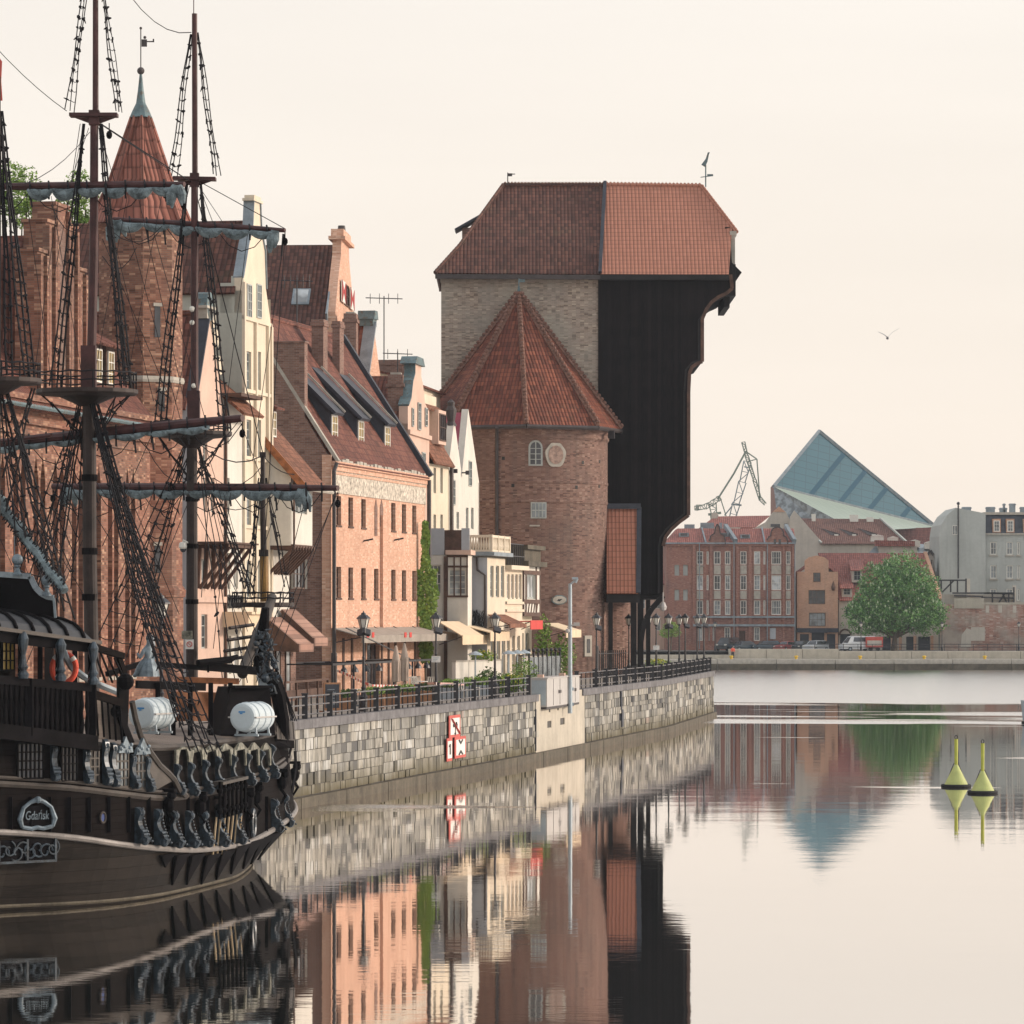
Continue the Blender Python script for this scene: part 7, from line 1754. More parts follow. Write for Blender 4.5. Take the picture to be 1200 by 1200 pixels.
# --- two harbour cranes behind the roofs
def crane(segs,base,Y,label,mats):
    p=P(base[0],base[1],Y); o=empty('harbour_crane',V(p.x,p.y,ZF),0,label,'harbour crane','harbour cranes behind the roofs'); oo=o.location.copy()
    for nm,pts_,w_,mt in segs:
        m=MB(); pp_=[P(x_,y_,Y) - oo for x_,y_ in pts_]
        for a_,c_ in zip(pp_,pp_[1:]):
            if w_ > 0.75:       # lattice girder: four chords with crossed bracing
                d_=(c_ - a_); n_=V(-d_.z,0,d_.x).normalized() * w_ / 2
                for s_ in (-1,1):
                    for yy in (-0.5,0.5): m.beam(a_ + n_ * s_ + V(0,yy,0),c_ + n_ * s_ * 0.7 + V(0,yy,0),0.22)
                k_=max(2,int(d_.length / (w_ * 1.3)))
                for i in range(k_): s_=1 if i % 2 else -1; m.beam(a_ + d_ * (i / k_) + n_ * s_,a_ + d_ * ((i + 1) / k_) - n_ * s_,0.2); m.beam(a_ + d_ * (i / k_) - n_ * s_,a_ + d_ * (i / k_) + n_ * s_,0.14)
            else: m.beam(a_,c_,w_,w_,up=(0,1,0))
        m.build(nm,M[mt],o)
crane([('luffing_boom',[(871,518),(875,534),(884,562),(890.5,584),(897,591)],0.8,'crane_green'),('pendant',[(874,529),(860,555),(841,585)],0.45,'crane_green'),('pendant',[(874,529),(887,538),(890.5,585)],0.3,'crane_green'),('pendant',[(876,541),(887,538)],0.25,'crane_green'),('counter_jib',[(816,595),(826,594),(834,590),(841,585),(844,583)],1.3,'crane_green'),('counterweight',[(814,595.5),(819.5,595)],1.0,'crane_green'),('tower',[(835,590),(837,604),(838,625)],1.8,'crane_green'),('pendant',[(844,583),(851,605)],0.25,'crane_green'),('platform',[(830,603),(845,601)],0.6,'crane_green')],(838,760),1000,'greenish slewing harbour crane with counterweight jib pointing left',None)
crane([('lattice_mast',[(876,541),(870,565),(863,590),(856,615)],1.9,'crane_blue'),('platform',[(857,591),(869,592)],0.4,'crane_blue'),('platform',[(872,547),(877,548)],0.3,'crane_blue'),('pendant',[(849,604),(858,593)],0.3,'crane_blue')],(856,760),1006,'pale blue lattice crane mast leaning right beside the greenish harbour crane',None)

# --- chestnut tree and others
def tree(px,py_base,Y,label,crown,n,size,mat='leaf',seed=3,group=None,zb=ZF,lobes=None,trunk_r=0.35,clump=0):
    """crown: list of (px, py, rx m, rz m) clumps"""
    r_=random.Random(seed); p=P(px,py_base,Y); o=empty('chestnut_tree' if 'chestnut' in label else 'tree',V(p.x,p.y,zb),0,label,'tree',group); oo=o.location.copy()
    tot=sum(c[2] * c[2] * c[3] for c in crown); m=MB(); cs=[]
    for (x_,y_,rx,rz_) in crown:
        c_=P(x_,y_,Y) - oo; cs.append(c_); leafy(m,c_,(rx,rx * 0.95,rz_),int(n * rx * rx * rz_ / tot),size,r_,core=0.4,clump=clump)
    m.build('crown',M[mat],o)
    m=MB(); top=max(cs,key=lambda c: c.z); m.tube([(0,0,0),(0.05,0,1.0),(0.1,0.1,2.5),(top.x * 0.6,0,top.z * 0.6),top],[trunk_r * 1.3,trunk_r,trunk_r * 0.8,trunk_r * 0.4,0.03],10)
    for c_ in cs: m.tube([(0.05,0,1.8),V(c_.x * 0.5,c_.y * 0.5,1.8 + (c_.z - 1.8) * 0.55),c_],[trunk_r * 0.5,trunk_r * 0.3,0.03],7)
    m.build('trunk',M['bark'],o); return o
tree(1048,757,565,'big rounded chestnut tree with pale blossom candles on the far bank',[(1048,672,3.4,2.8),(1060,668,3.3,2.7),(1036,682,3.6,3.0),(1030,700,3.9,3.2),(1052,695,4.8,3.8),(1072,690,3.9,3.2),(1018,722,3.6,2.8),(1010,730,2.6,1.9),(1040,725,4.6,2.6),(1066,722,4.6,2.8),(1084,712,3.2,3.0),(1090,730,2.6,2.0),(1026,712,3.4,2.6),(1006,716,2.2,1.8),(1095,716,2.0,1.9)],38000,0.19,'leaf_chestnut',5,trunk_r=0.4,clump=0.26)
tree(786,757,556,'small young tree in pale leaf just right of the timber crane foot',[(786,735,1.2,1.0),(780,742,1.0,0.9),(792,741,0.9,0.8)],1500,0.12,'leaf_bright',9,trunk_r=0.1)
tree(16,700,190,'light green tree top behind the hall roof at the left edge',[(12,205,0.95,0.8),(32,215,0.7,0.8),(20,232,1.3,1.0),(2,222,1.0,1.0),(26,252,1.0,0.8),(38,240,0.6,0.6)],4200,0.085,'leaf_bright',11,zb=Z0,group='trees behind the brick hall')
tree(100,700,186,'light green tree top between the stepped gable and the octagonal tower',[(92,212,0.55,0.7),(84,235,0.8,0.9),(100,240,0.8,1.2),(96,275,0.9,1.1),(104,300,0.5,1.0),(78,222,0.4,0.4)],3600,0.085,'leaf_bright',12,zb=Z0,group='trees behind the brick hall')

# --- parked vehicles
def make_car(body,long_,w,h,mat,kind='car',name='parked_car'):
    """body: side outline as fractions of length / height"""
    t=empty(name,(0,0,0)); ln=long_ / 2
    m=MB(); pts_=[V((x_ - 0.5) * long_,-w / 2,z_ * h) for x_,z_ in body]
    # lower body full width, greenhouse tapering in
    k=len(pts_); cen=sum((p_.z for p_ in pts_)) / k
    def ins(p_,s_): f_=max(0,(p_.z / h - 0.55)) * 0.36 * w; return V(p_.x,s_ * (w / 2 - f_),p_.z)
    a_=[ins(p_,-1) for p_ in pts_]; c_=[ins(p_,1) for p_ in pts_]
    m.poly(a_); m.poly(list(reversed(c_)))
    for i in range(k): j=(i + 1) % k; m.poly([a_[j],a_[i],c_[i],c_[j]])
    m.build('body',M[mat],t)
    g=MB(); top=[p_ for p_ in pts_ if p_.z > 0.62 * h]; x0_,x1_=min(p_.x for p_ in top),max(p_.x for p_ in top); zt_=h * 0.93; zb_=h * 0.64
    for s_ in (-1,1):
        y0_,y1_=s_ * (w / 2 - 0.09 * 0.36 * w + 0.012),s_ * (w / 2 - 0.38 * 0.36 * w + 0.012)
        g.poly([(x0_ + 0.18,y0_,zb_),(x1_ - 0.15,y0_,zb_),(x1_ - 0.35,y1_,zt_),(x0_ + 0.4,y1_,zt_)])
    g.build('side_windows',M['glass_dark'],t)
    g=MB()
    for s_,xx in ((-1,0),(1,1)):
        e_=[i for i in range(k) if abs(pts_[i].z - pts_[(i + 1) % k].z) > 0.2 * h and max(pts_[i].z,pts_[(i + 1) % k].z) > 0.9 * h]
        for i in e_:
            j=(i + 1) % k; q_=[a_[i],a_[j],c_[j],c_[i]]; cc_=sum(q_,V(0,0,0)) / 4; nn_=(a_[j] - a_[i]).cross(c_[i] - a_[i]).normalized()
            if nn_.dot(V(cc_.x,0,0)) < 0: nn_=-nn_
            g.poly([cc_ + (p_ - cc_) * 0.85 + nn_ * 0.015 for p_ in q_])
        break
    g.build('windscreen',M['glass_dark'],t)
    for x_ in (-0.31,0.31):
        for s_ in (-1,1):
            q_=MB(); 
            q_.tube([(x_ * long_,s_ * (w / 2 - 0.17),0.31),(x_ * long_,s_ * (w / 2 + 0.01),0.31)],0.31,14); wh=q_.build('wheel',M['tyre'],t)
            q_=MB(); q_.tube([(x_ * long_,s_ * (w / 2 - 0.02),0.31),(x_ * long_,s_ * (w / 2 + 0.025),0.31)],0.18,12); q_.build('rim',M['grey_steel'],wh)
    for s_ in (-1,1):
        q_=MB(); q_.box(-ln - 0.01,-ln + 0.12,s_ * w * 0.36 - 0.15,s_ * w * 0.36 + 0.15,h * 0.42,h * 0.52); q_.build('headlight',M['lamp_glass'],t)
        q_=MB(); q_.box(ln - 0.12,ln + 0.01,s_ * w * 0.38 - 0.12,s_ * w * 0.38 + 0.12,h * 0.45,h * 0.6); q_.build('tail_light',M['sign_red'],t)
    return t
sedan=[(0,0.2),(0,0.5),(0.08,0.58),(0.26,0.64),(0.38,0.97),(0.68,1.0),(0.86,0.66),(1,0.6),(1,0.2)]
hatch=[(0,0.2),(0,0.48),(0.06,0.56),(0.24,0.64),(0.36,0.97),(0.85,1.0),(0.98,0.62),(1,0.2)]
vanp=[(0,0.15),(0,0.42),(0.12,0.52),(0.25,0.96),(0.32,1.0),(0.98,1.0),(1,0.6),(1,0.15)]
M['paint_blue']=m_plain('paint_blue',(0.03,0.055,0.075),0.25,0.05,1.0,spec=0.6); M['paint_dark']=m_plain('paint_dark',(0.022,0.03,0.035),0.25,0.05,1.0,spec=0.6)
M['paint_red']=m_plain('paint_red',(0.28,0.05,0.05),0.3,0.05,1.0,spec=0.6); M['paint_silver']=m_plain('paint_silver',(0.46,0.48,0.50),0.3,0.05,1.0,metal=0.2); M['paint_white']=m_plain('paint_white',(0.62,0.64,0.65),0.35,0.04,1.0)
GC='vehicles parked along the far quay'
for px,Y,body,ln,w_,h_,mat,rz_,lab,cat,nm in (
    (853,563,vanp,4.6,1.8,1.9,'paint_dark',62,'dark van with pale roof stripe parked behind the person in orange','van','parked_van'),
    (871,562,sedan,4.5,1.75,1.4,'paint_blue',35,'dark blue saloon car parked right of the dark van','car','parked_car'),
    (898,562,hatch,4.3,1.75,1.45,'paint_blue',15,'dark blue hatchback in the middle of the parked row','car','parked_car'),
    (922,562,sedan,4.3,1.7,1.38,'paint_red',50,'dark red car parked between two dark cars','car','parked_car'),
    (939,563,hatch,4.2,1.75,1.45,'paint_dark',60,'black car parked left of the silver estate car','car','parked_car'),
    (956,561,hatch,4.6,1.78,1.5,'paint_silver',55,'silver estate car at the right end of the parked row','car','parked_car'),
    (1005,561,vanp,5.0,1.9,2.1,'paint_white',20,'white delivery van parked left of the chestnut tree trunk','van','parked_van')):
    o=make_car(body,ln,w_,h_,mat,name=nm); p=P(px,760,Y); o.location=(p.x,p.y,ZF); o.rotation_euler=(0,0,R(rz_)); tag(o,lab,cat,GC)
p=P(1024,760,561); o=empty('red_trailer',(p.x,p.y,ZF),0,'small red box trailer standing behind the white van','trailer'); m=MB(); m.box(-1.2,1.2,-0.9,0.9,0.5,2.0); m.build('box',M['sign_red'],o); m=MB(); m.box(-1.0,1.0,-0.93,-0.9,0.8,1.5); m.build('side_panel',M['far_plaster'],o)
for s_ in (-0.5,0.5): m=MB(); m.tube([(s_,-0.85,0.3),(s_,-0.7,0.3)],0.3,12); m.build('wheel',M['tyre'],o)
# --- the person in orange at the water's edge
p=P(858.8,771.5,551.5); pe=empty('person',(p.x,p.y,1.43),0,'person in an orange jacket and dark trousers standing at the far water edge','person',None)
def skin_body(name,verts,edges,radii,mat,parent,sub=1):
    me=bpy.data.meshes.new(name); me.from_pydata([tuple(v) for v in verts],edges,[]); o=bpy.data.objects.new(name,me); COL.objects.link(o)
    sk=o.modifiers.new('s','SKIN'); me.skin_vertices.update() if hasattr(me.skin_vertices,'update') else None
    for i,r_ in enumerate(radii): me.skin_vertices[0].data[i].radius=(r_,r_) if not isinstance(r_,tuple) else r_
    me.skin_vertices[0].data[0].use_root=True
    if sub: s_=o.modifiers.new('u','SUBSURF'); s_.levels=sub; s_.render_levels=sub
    dg=bpy.context.evaluated_depsgraph_get(); dg.update(); nm=bpy.data.meshes.new_from_object(o.evaluated_get(dg)); bpy.data.objects.remove(o)
    nm.materials.clear(); nm.materials.append(M[mat]); nm.name=name
    for f_ in nm.polygons: f_.use_smooth=True
    o=bpy.data.objects.new(name,nm); COL.objects.link(o); o.parent=parent; return o
bv=[(0,0,0.95),(0,0,1.15),(0,0,1.38),(0,0,1.48),(0,-0.01,1.62),(0.1,0,0.88),(0.11,0,0.5),(0.12,0.02,0.08),(0.13,-0.12,0.04),(-0.1,0,0.88),(-0.11,0,0.5),(-0.13,0.02,0.08),(-0.14,-0.12,0.04),(0.19,0,1.38),(0.25,0,1.12),(0.22,-0.14,0.92),(-0.19,0,1.38),(-0.25,0,1.12),(-0.2,-0.14,0.92)]
be=[(0,1),(1,2),(2,3),(3,4),(0,5),(5,6),(6,7),(7,8),(0,9),(9,10),(10,11),(11,12),(2,13),(13,14),(14,15),(2,16),(16,17),(17,18)]
br_=[0.14,0.13,0.13,0.055,0.105,0.09,0.065,0.045,0.04,0.09,0.065,0.045,0.04,0.065,0.048,0.035,0.065,0.048,0.035]
skin_body('body',bv,be,br_,'skin',pe)
jb=skin_body('jacket',[bv[0],bv[1],bv[2],(0,0,1.45),bv[13],bv[14],(0.225,-0.12,0.96),bv[16],bv[17],(-0.205,-0.12,0.96)],[(0,1),(1,2),(2,3),(2,4),(4,5),(5,6),(2,7),(7,8),(8,9)],[0.18,0.17,0.165,0.08,0.09,0.07,0.055,0.09,0.07,0.055],'orange',pe)
skin_body('trousers',[(0,0,0.92),(0.1,0,0.85),(0.11,0,0.5),(0.12,0.02,0.1),(-0.1,0,0.85),(-0.11,0,0.5),(-0.13,0.02,0.1)],[(0,1),(1,2),(2,3),(0,4),(4,5),(5,6)],[0.15,0.11,0.085,0.07,0.11,0.085,0.07],'rubber',pe)
m=MB(); m.ball((0,0.01,1.66),0.115,10); m.build('hair',M['gutter'],pe)
# lamp posts of the far bank
for px,Y,lab in ((838,560,'thin street lamp on the far bank in front of the brick tenement'),(1009,558,'thin street lamp on the far bank beside the white van'),(1104,558,'thin street lamp on the far bank right of the chestnut tree'),(1194,562,'thin street lamp on the far bank before the ruined brick wall')):
    o=copy_tree(lamp); p=P(px,700,Y); o.location=(p.x,p.y,ZF); tag(o,lab,'street lamp','street lamps on the far bank')
    for c_ in list(kids(o)):
        if c_.name.startswith('floodlight'): bpy.data.objects.remove(c_)

# ------------------------------------------------------------------ the galleon moored at the quay
SO=V(-11.0,108.0,0)
ship=empty('sailing_ship',SO,0,'black wooden galleon with three masts, furled sails and silver carvings moored at the quay','sailing ship')
sr=random.Random(99)
def Q(px,py,Y): return P(px,py,Y) - SO
def sp_(mb,name,mat,parent=None,**k): return mb.build(name,M[mat],parent or ship,**k)
# near-side stations: strake plan point, heights of strake, main rail and upper edge
ST=[(-16.5,95.2,2.6,3.6,4.75),(-13.7,97.6,2.1,3.3,4.45),(-12.3,99.2,1.94,3.14,4.3),(-10.9,100.3,1.75,3.0,4.18),(-9.8,101.6,1.5,2.8,4.0),(-8.9,103.6,1.28,2.6,3.9),
      (-8.3,106.0,1.12,2.56,3.86),(-7.7,109.0,1.04,2.58,3.86),(-7.3,111.5,1.03,2.62,3.86),(-6.85,115.0,1.2,2.75,3.86),(-6.5,118.5,1.43,3.0,3.9),(-6.6,121.0,1.62,3.15,3.95),(-7.15,123.4,1.85,3.3,4.0),(-8.3,125.4,2.1,3.45,4.05)]
FS=[(-9.9,124.6,1.9,3.3,4.0),(-11.6,121.0,1.6,3.1,3.9),(-13.4,115.0,1.2,2.8,3.86),(-14.9,109.0,1.05,2.6,3.86),(-16.2,103.0,1.3,2.8,4.0),(-17.2,98.5,1.9,3.2,4.4),(-17.9,94.5,2.5,3.6,4.7)]
def cen(Y): t=(Y - 95.0) / 30.0; return V(-16.9 + t * 8.4,Y,0)
def level(s,k):
    """point of station s at level k: 0 keel, 1 waterline, 2 strake, 3 main rail, 4 upper edge"""
    p=V(s[0],s[1],0); c=cen(s[1]) ; d=(c - p); d.z=0; d.normalize()
    fb=max(0.0,(s[1] - 112) / 12.0)
    ins=(1.5 + 1.8 * fb,0.42 + 1.5 * fb,0.0,0.16,0.34)[k]; z=(-0.85,0.0,s[2],s[3],s[4])[k]
    q=p + d * ins - V(0,1.2 * fb * (1 if k < 2 else 0),0); return V(q.x,q.y,z) - SO
def H(t,s):
    t=max(0,min(len(ST) - 1.001,t)); i=int(t); f=t - i; k=max(0,min(3,int(s))); g=s - k
    def lp(j): st=ST[max(0,min(len(ST) - 1,j))]; a,b_=level(st,k),level(st,k + 1); return a + (b_ - a) * g
    p0,p1,p2,p3=lp(i - 1),lp(i),lp(i + 1),lp(i + 2)
    return (p1 * 2 + (p2 - p0) * f + (p0 * 2 - p1 * 5 + p2 * 4 - p3) * f * f + (p1 * 3 - p0 - p2 * 3 + p3) * f ** 3) * 0.5
def hull_at(px,py):
    t,s=5.0,2.5
    for _ in range(14):
        lo,hi=0.0,11.0
        for _ in range(22):
            m=(lo + hi) / 2; w=H(m,s) + SO
            if w.x / w.y * F + CX < px: lo=m
            else: hi=m
        t=(lo + hi) / 2; lo,hi=0.2,4.0
        for _ in range(22):
            m=(lo + hi) / 2; w=H(t,m) + SO; y=HY + (CH - w.z) * F / w.y
            if y > py: lo=m
            else: hi=m
        s=(lo + hi) / 2
    p=H(t,s); d=(H(t + 0.05,s) - H(t - 0.05,s)); d.z=0; d.normalize(); n=V(d.y,-d.x,0)
    hull_at.t=t; return p,d,n,F / (p.y + SO.y)
def pxm(p,d): w=p + SO; return max(0.12,abs(d.x - w.x / w.y * d.y)) * F / w.y
def frame(p,d,n): return Matrix(((d.x,-n.x,0,p.x),(d.y,-n.y,0,p.y),(0,0,1,p.z),(0,0,0,1)))   # x along the side, -y outward
loop=ST + FS
def smooth_loop(k,sub=4):
    out=[]; n=len(ST)
    for i in range(n - 1):
        for j in range(sub):
            out.append(H(i + j / sub,k) if k < 4 else H(i + j / sub,3.9999))
    out.append(level(ST[-1],k)); out+=[level(s,k) for s in FS]; return out
lv=[smooth_loop(k) for k in range(5)]; N=len(lv[0])
def band(name,k0,k1,mat,smooth=True):
    m=MB(); acc=0
    for i in range(N):
        j=(i + 1) % N; a,b_,c,d=lv[k0][i],lv[k0][j],lv[k1][j],lv[k1][i]; w=(b_ - a).length
        h=(d - a).length; m.poly([a,b_,c,d],uv=[(acc,a.z),(acc + w,b_.z),(acc + w,c.z),(acc,d.z)],smooth=smooth); acc+=w
    return sp_(m,name,mat)
m=MB(); acc=0
for k0,k1 in ((0,1),(1,2)):
    acc=0
    for i in range(N):
        j=(i + 1) % N; a,b_,c,d=lv[k0][i],lv[k0][j],lv[k1][j],lv[k1][i]; w=(b_ - a).length
        m.poly([a,b_,c,d],uv=[(acc,a.z),(acc + w,b_.z),(acc + w,c.z),(acc,d.z)],smooth=True); acc+=w
m.poly(list(reversed(lv[0]))); sp_(m,'hull','ship_hull')
band('topside',2,3,'ship_wood'); band('upper_topside',3,4,'ship_wood')
nn_=(len(ST) - 1) * 4 + 1
m=MB(); m.tube([p_ + V(0.03,-0.03,0) for p_ in lv[2][:nn_]],0.08,8); sp_(m,'strake','strake')
m=MB(); m.tube([p_ + V(0.0,0,0.0) for p_ in lv[3][:nn_]],0.085,6); m.tube([p_ + V(0,0,0.16) for p_ in lv[3][:nn_]],0.05,6); sp_(m,'main_rail','ship_rail')
m=MB(); m.tube([p_ + V(0,0,0.0) for p_ in lv[4][14:44]],0.09,6); sp_(m,'deck_edge','ship_rail')
m=MB(); m.poly([p_ + V(0,0,-0.03) for p_ in lv[4]]); sp_(m,'deck','ship_deck')
# algae line
m=MB(); wl=[(a + (b_ - a) * 0.06) for a,b_ in zip(lv[1][:nn_],lv[2][:nn_])]; m.tube([p_ for p_ in wl],0.045,5); sp_(m,'weed_line','footing')
# black knees under the strake
for i,px in enumerate((193,210,228,246,264,281,297,311,324)):
    top=hull_at(px,1001 if px < 250 else 1001 - (px - 250) * 0.36); p,d,n,s_=top; hgt=0.35 if i==0 else 0.82; w_=min(1.0,8.0 / pxm(p,d)); bot=H(hull_at.t,1.0 + (1.0 - hgt / max(0.3,p.z + SO.z)) if p.z > hgt else 1.0)
    m=MB(); m.prism([p - d * w_ + n * 0.02 + V(0,0,0.0),p + d * w_ + n * 0.02,V(bot.x,bot.y,p.z - hgt) + n * 0.02 + d * 0.12],n * 0.06); m.poly([p - d * w_ + n * 0.14,p + d * w_ + n * 0.14,V(bot.x,bot.y,p.z - hgt) + n * 0.04 + d * 0.12]); sp_(m,'knee','ship_black')
# vertical timbers on the topside
for px in range(12,340,23):
    p0,d,n,s_=hull_at(px,930 + 4); p1=hull_at(px,975)[0]; m=MB(); m.beam(p0 + n * 0.03,p1 + n * 0.03,0.10,0.08); sp_(m,'frame_timber','ship_black')
# stern-quarter windows
for px0,px1,py0,py1,gm in ((19,49,871,912,'glass_dark'),(70,88,875,915,'glass_dark'),(97,113,879,918,'glass_dark'),(133,147,882,922,'glass_grey'),(153,167,884,924,'glass_grey')):
    p0,d,n,s_=hull_at(px0,(py0 + py1) / 2); p1=hull_at(px1,(py0 + py1) / 2)[0]; w_=(p1 - p0).length; d=(p1 - p0).normalized(); n=V(d.y,-d.x,0).normalized(); pb=hull_at((px0 + px1) / 2,py1)[0]; h_=(py1 - py0) / s_
    Mx=frame(V(p0.x,p0.y,pb.z) + n * 0.05,d,n); m=MB(); k_=max(3,int((px1 - px0) / 4.5))
    for i in range(k_ + 1): m.box(w_ * i / k_ - 0.02,w_ * i / k_ + 0.02,-0.05,0,0,h_,Mx)
    for j in range(5): m.box(0,w_,-0.055,0,h_ * j / 4 - 0.02,h_ * j / 4 + 0.02,Mx)
    fo=sp_(m,'window','ship_rail' if px0 > 90 else 'ship_black'); m=MB(); m.box(0,w_,-0.02,0.0,0,h_,Mx); m.build('pane',M[gm],fo)
    if px0 > 120:
        m=MB(); m.prism([Mx @ V(x_ * w_,-0.08,h_ + z_) for x_,z_ in ((-0.1,0.0),(1.1,0.0),(1.0,0.16),(0.8,0.2),(0.6,0.34),(0.5,0.42),(0.4,0.34),(0.2,0.2),(0,0.16))],n * 0.08)
        for i in range(7): m.ball(Mx @ V(w_ * (i + 0.5) / 7,-0.16,h_ + 0.1 + 0.1 * math.sin(i * 1.3)),0.05,6)
        m.build('carved_crest',M['silver'],fo)
# carved brackets
bprof=[(0,0),(0.24,0.0),(0.32,0.05),(0.34,0.14),(0.26,0.2),(0.2,0.26),(0.24,0.33),(0.16,0.4),(0.11,0.5),(0.09,0.62),(0.13,0.74),(0.17,0.84),(0.14,0.94),(0.05,1.0),(0,1.0)]
def bracket(px,py0,py1,th=0.15,sc=1.0,mat='carving',beads=False):
    p,d,n,s_=hull_at(px,py1); h_=(py1 - py0) / s_; Mx=frame(p,d,n); m=MB()
    m.prism([Mx @ V(-th / 2,-o_ * sc,z_ * h_) for o_,z_ in bprof],d * th)
    m.ball(Mx @ V(0,-0.22 * sc,h_ * 0.08),0.11 * sc,8); m.ball(Mx @ V(0,-0.13 * sc,h_ * 0.86),0.085 * sc,8); m.tube([Mx @ V(-th * 0.7,-0.2 * sc,h_ * 0.33),Mx @ V(th * 0.7,-0.2 * sc,h_ * 0.33)],0.05,6); m.tube([Mx @ V(-th * 0.7,-0.24 * sc,h_ * 0.24),Mx @ V(th * 0.7,-0.24 * sc,h_ * 0.24)],0.045,6)
    if beads:
        for i in range(11): f_=i / 10; o_=0.10 + 0.24 * (1 - f_) ** 2; m.ball(Mx @ V(th * 0.5,-o_ * sc - 0.02,h_ * (0.06 + 0.9 * f_)),0.032,6)
    return sp_(m,'carved_bracket',mat)
for px,py0,py1 in ((62,872,915),(100,878,918),(122,866,920),(131,870,922),(154,884,924),(171,886,928)): bracket(px,py0,py1,sc=0.8)
for px,py0,py1 in ((205,895,930),(221,893,932),(238,890,930),(253,886,928),(271,884,925),(288,882,920),(303,878,916),(316,872,912)): bracket(px,py0,py1,th=0.17,sc=0.95)
for px,py0,py1 in ((160,946,988),(182,948,990),(200,950,992),(218,950,992),(235,950,991),(254,950,991),(274,948,988),(318,936,974),(330,930,968),(340,922,960)): bracket(px,py0,py1,th=0.19,sc=1.15,beads=True)
for px,py in ((192,937),(229,940),(252,945),(285,935),(295,928),(325,912),(341,903)):          # dark crouching heads above the ports
    p,d,n,s_=hull_at(px,py); m=MB(); m.ball(p + n * 0.22 + V(0,0,0.12),0.13,8); m.ball(p + n * 0.14 + V(0,0,-0.12),0.16,8,1.4); m.box(-0.09,0.09,-0.32,0,0.2,0.28,frame(p,d,n)); m.tube([p + n * 0.1 + V(0,0,-0.3),p + n * 0.25 + V(0,0,-0.5),p + n * 0.1 + V(0,0,-0.75)],[0.06,0.05,0.03],6); sp_(m,'carved_head','ship_black')
# arches between the brackets, with mottled gilding
for i,px in enumerate((213,229.5,246,262.5,280,295.5,309.5)):
    p,d,n,s_=hull_at(px,918); h_=40 / s_; w_=0.36; Mx=frame(p,d,n); m=MB()
    w_=min(0.62,6.0 / pxm(p,d)); ar=[V(w_ * math.cos(math.pi * j / 10),-0.06,h_ * 0.62 + w_ * 0.9 * math.sin(math.pi * j / 10)) for j in range(11)]
    m.prism([Mx @ V(-w_ - 0.22,-0.06,h_ * 1.0),Mx @ V(-w_ - 0.22,-0.06,h_ * 0.5),Mx @ V(-w_,-0.06,h_ * 0.5)] + [Mx @ a_ for a_ in reversed(ar)] + [Mx @ V(w_ + 0.0,-0.06,h_ * 0.5),Mx @ V(w_ + 0.22,-0.06,h_ * 0.5),Mx @ V(w_ + 0.22,-0.06,h_)],-n * 0.05); sp_(m,'carved_arch','carving_gold')
# scroll sweeping down from the poop to the waist
m=MB(); pts=[]
for px,py in ((148,822),(152,842),(158,862),(168,880),(180,897),(190,906),(197,914),(203,926),(210,932)):
    p,d,n,s_=hull_at(px,max(py,880)); q=V(p.x,p.y,CH - (py - HY) * (p.y + SO.y) / F) ; q.x=(px - CX) * (p.y + SO.y - 0.1) / F - SO.x; pts.append(q + n * 0.16)
m.tube(pts,0.085,6); sp_(m,'scroll_rail','ship_rail')
m=MB()
for a,b_ in zip(pts[3:],pts[4:]): pass
m.poly([pts[2],pts[3],pts[4],pts[5],pts[6] ,hull_at(180,925)[0] + V(0.1,-0.1,0),hull_at(172,905)[0] + V(0.1,-0.1,0),hull_at(166,890)[0] + V(0.1,-0.1,0)]); sp_(m,'pale_planking','ship_rail')
# name board and stern ornament
p,d,n,s_=hull_at(41,955); Mx=frame(p + n * 0.04,d,n); w_=17 / pxm(p,d); h_=15 / s_
m=MB(); m.box(-w_,w_,-0.04,0,-h_ * 0.85,h_ * 0.75,Mx); bd=sp_(m,'name_board','ship_black')
m=MB(); bp=[(-w_ * 1.05,-h_ * 0.9),(-w_ * 1.2,-h_ * 0.3),(-w_ * 0.95,h_ * 0.6),(-w_ * 0.5,h_ * 1.0),(0,h_ * 1.25),(w_ * 0.5,h_ * 1.0),(w_ * 0.95,h_ * 0.6),(w_ * 1.2,-h_ * 0.3),(w_ * 1.05,-h_ * 0.9)]
m.tube([Mx @ V(x_,-0.08,z_) for x_,z_ in bp],[0.05,0.075,0.05,0.05,0.075,0.05,0.05,0.075,0.05],6); m.tube([Mx @ V(x_,-0.08,z_) for x_,z_ in ((-w_ * 1.05,-h_ * 0.9),(-w_ * 0.4,-h_ * 1.05),(0,-h_ * 0.95),(w_ * 0.4,-h_ * 1.05),(w_ * 1.05,-h_ * 0.9))],0.055,6); m.ball(Mx @ V(0,-0.12,h_ * 1.2),0.09,8); m.build('board_frame',M['silver'],bd)
text('Gdańsk',h_ * 0.98,'silver',Mx @ Matrix(((1,0,0,0),(0,0,-1,-0.055),(0,1,0,-h_ * 0.05),(0,0,0,1))) @ Matrix.Diagonal((w_ * 2 / (h_ * 3.3) * 0.88,1,1,1)),0.012,bd,font_shear=0.15)
p0,d,n,s_=hull_at(31,1000); p1=hull_at(62,1000)[0]; p0=hull_at(-6,998)[0]; d=(p1 - p0).normalized(); L_=(p1 - p0).length; n=V(d.y,-d.x,0).normalized(); Mx=frame(p0 + n * 0.12,d,n)
m=MB(); m.box(0,L_,0,0.05,-0.28,0.28,Mx); bd=sp_(m,'ornament_board','ship_black'); m=MB()
for z_ in (-0.28,): m.box(0,L_,-0.05,0.0,z_ - 0.03,z_ + 0.03,Mx)
for x_ in (0.02,L_ * 0.5,L_ - 0.02): m.box(x_ - 0.03,x_ + 0.03,-0.05,0,-0.28,0.28,Mx)
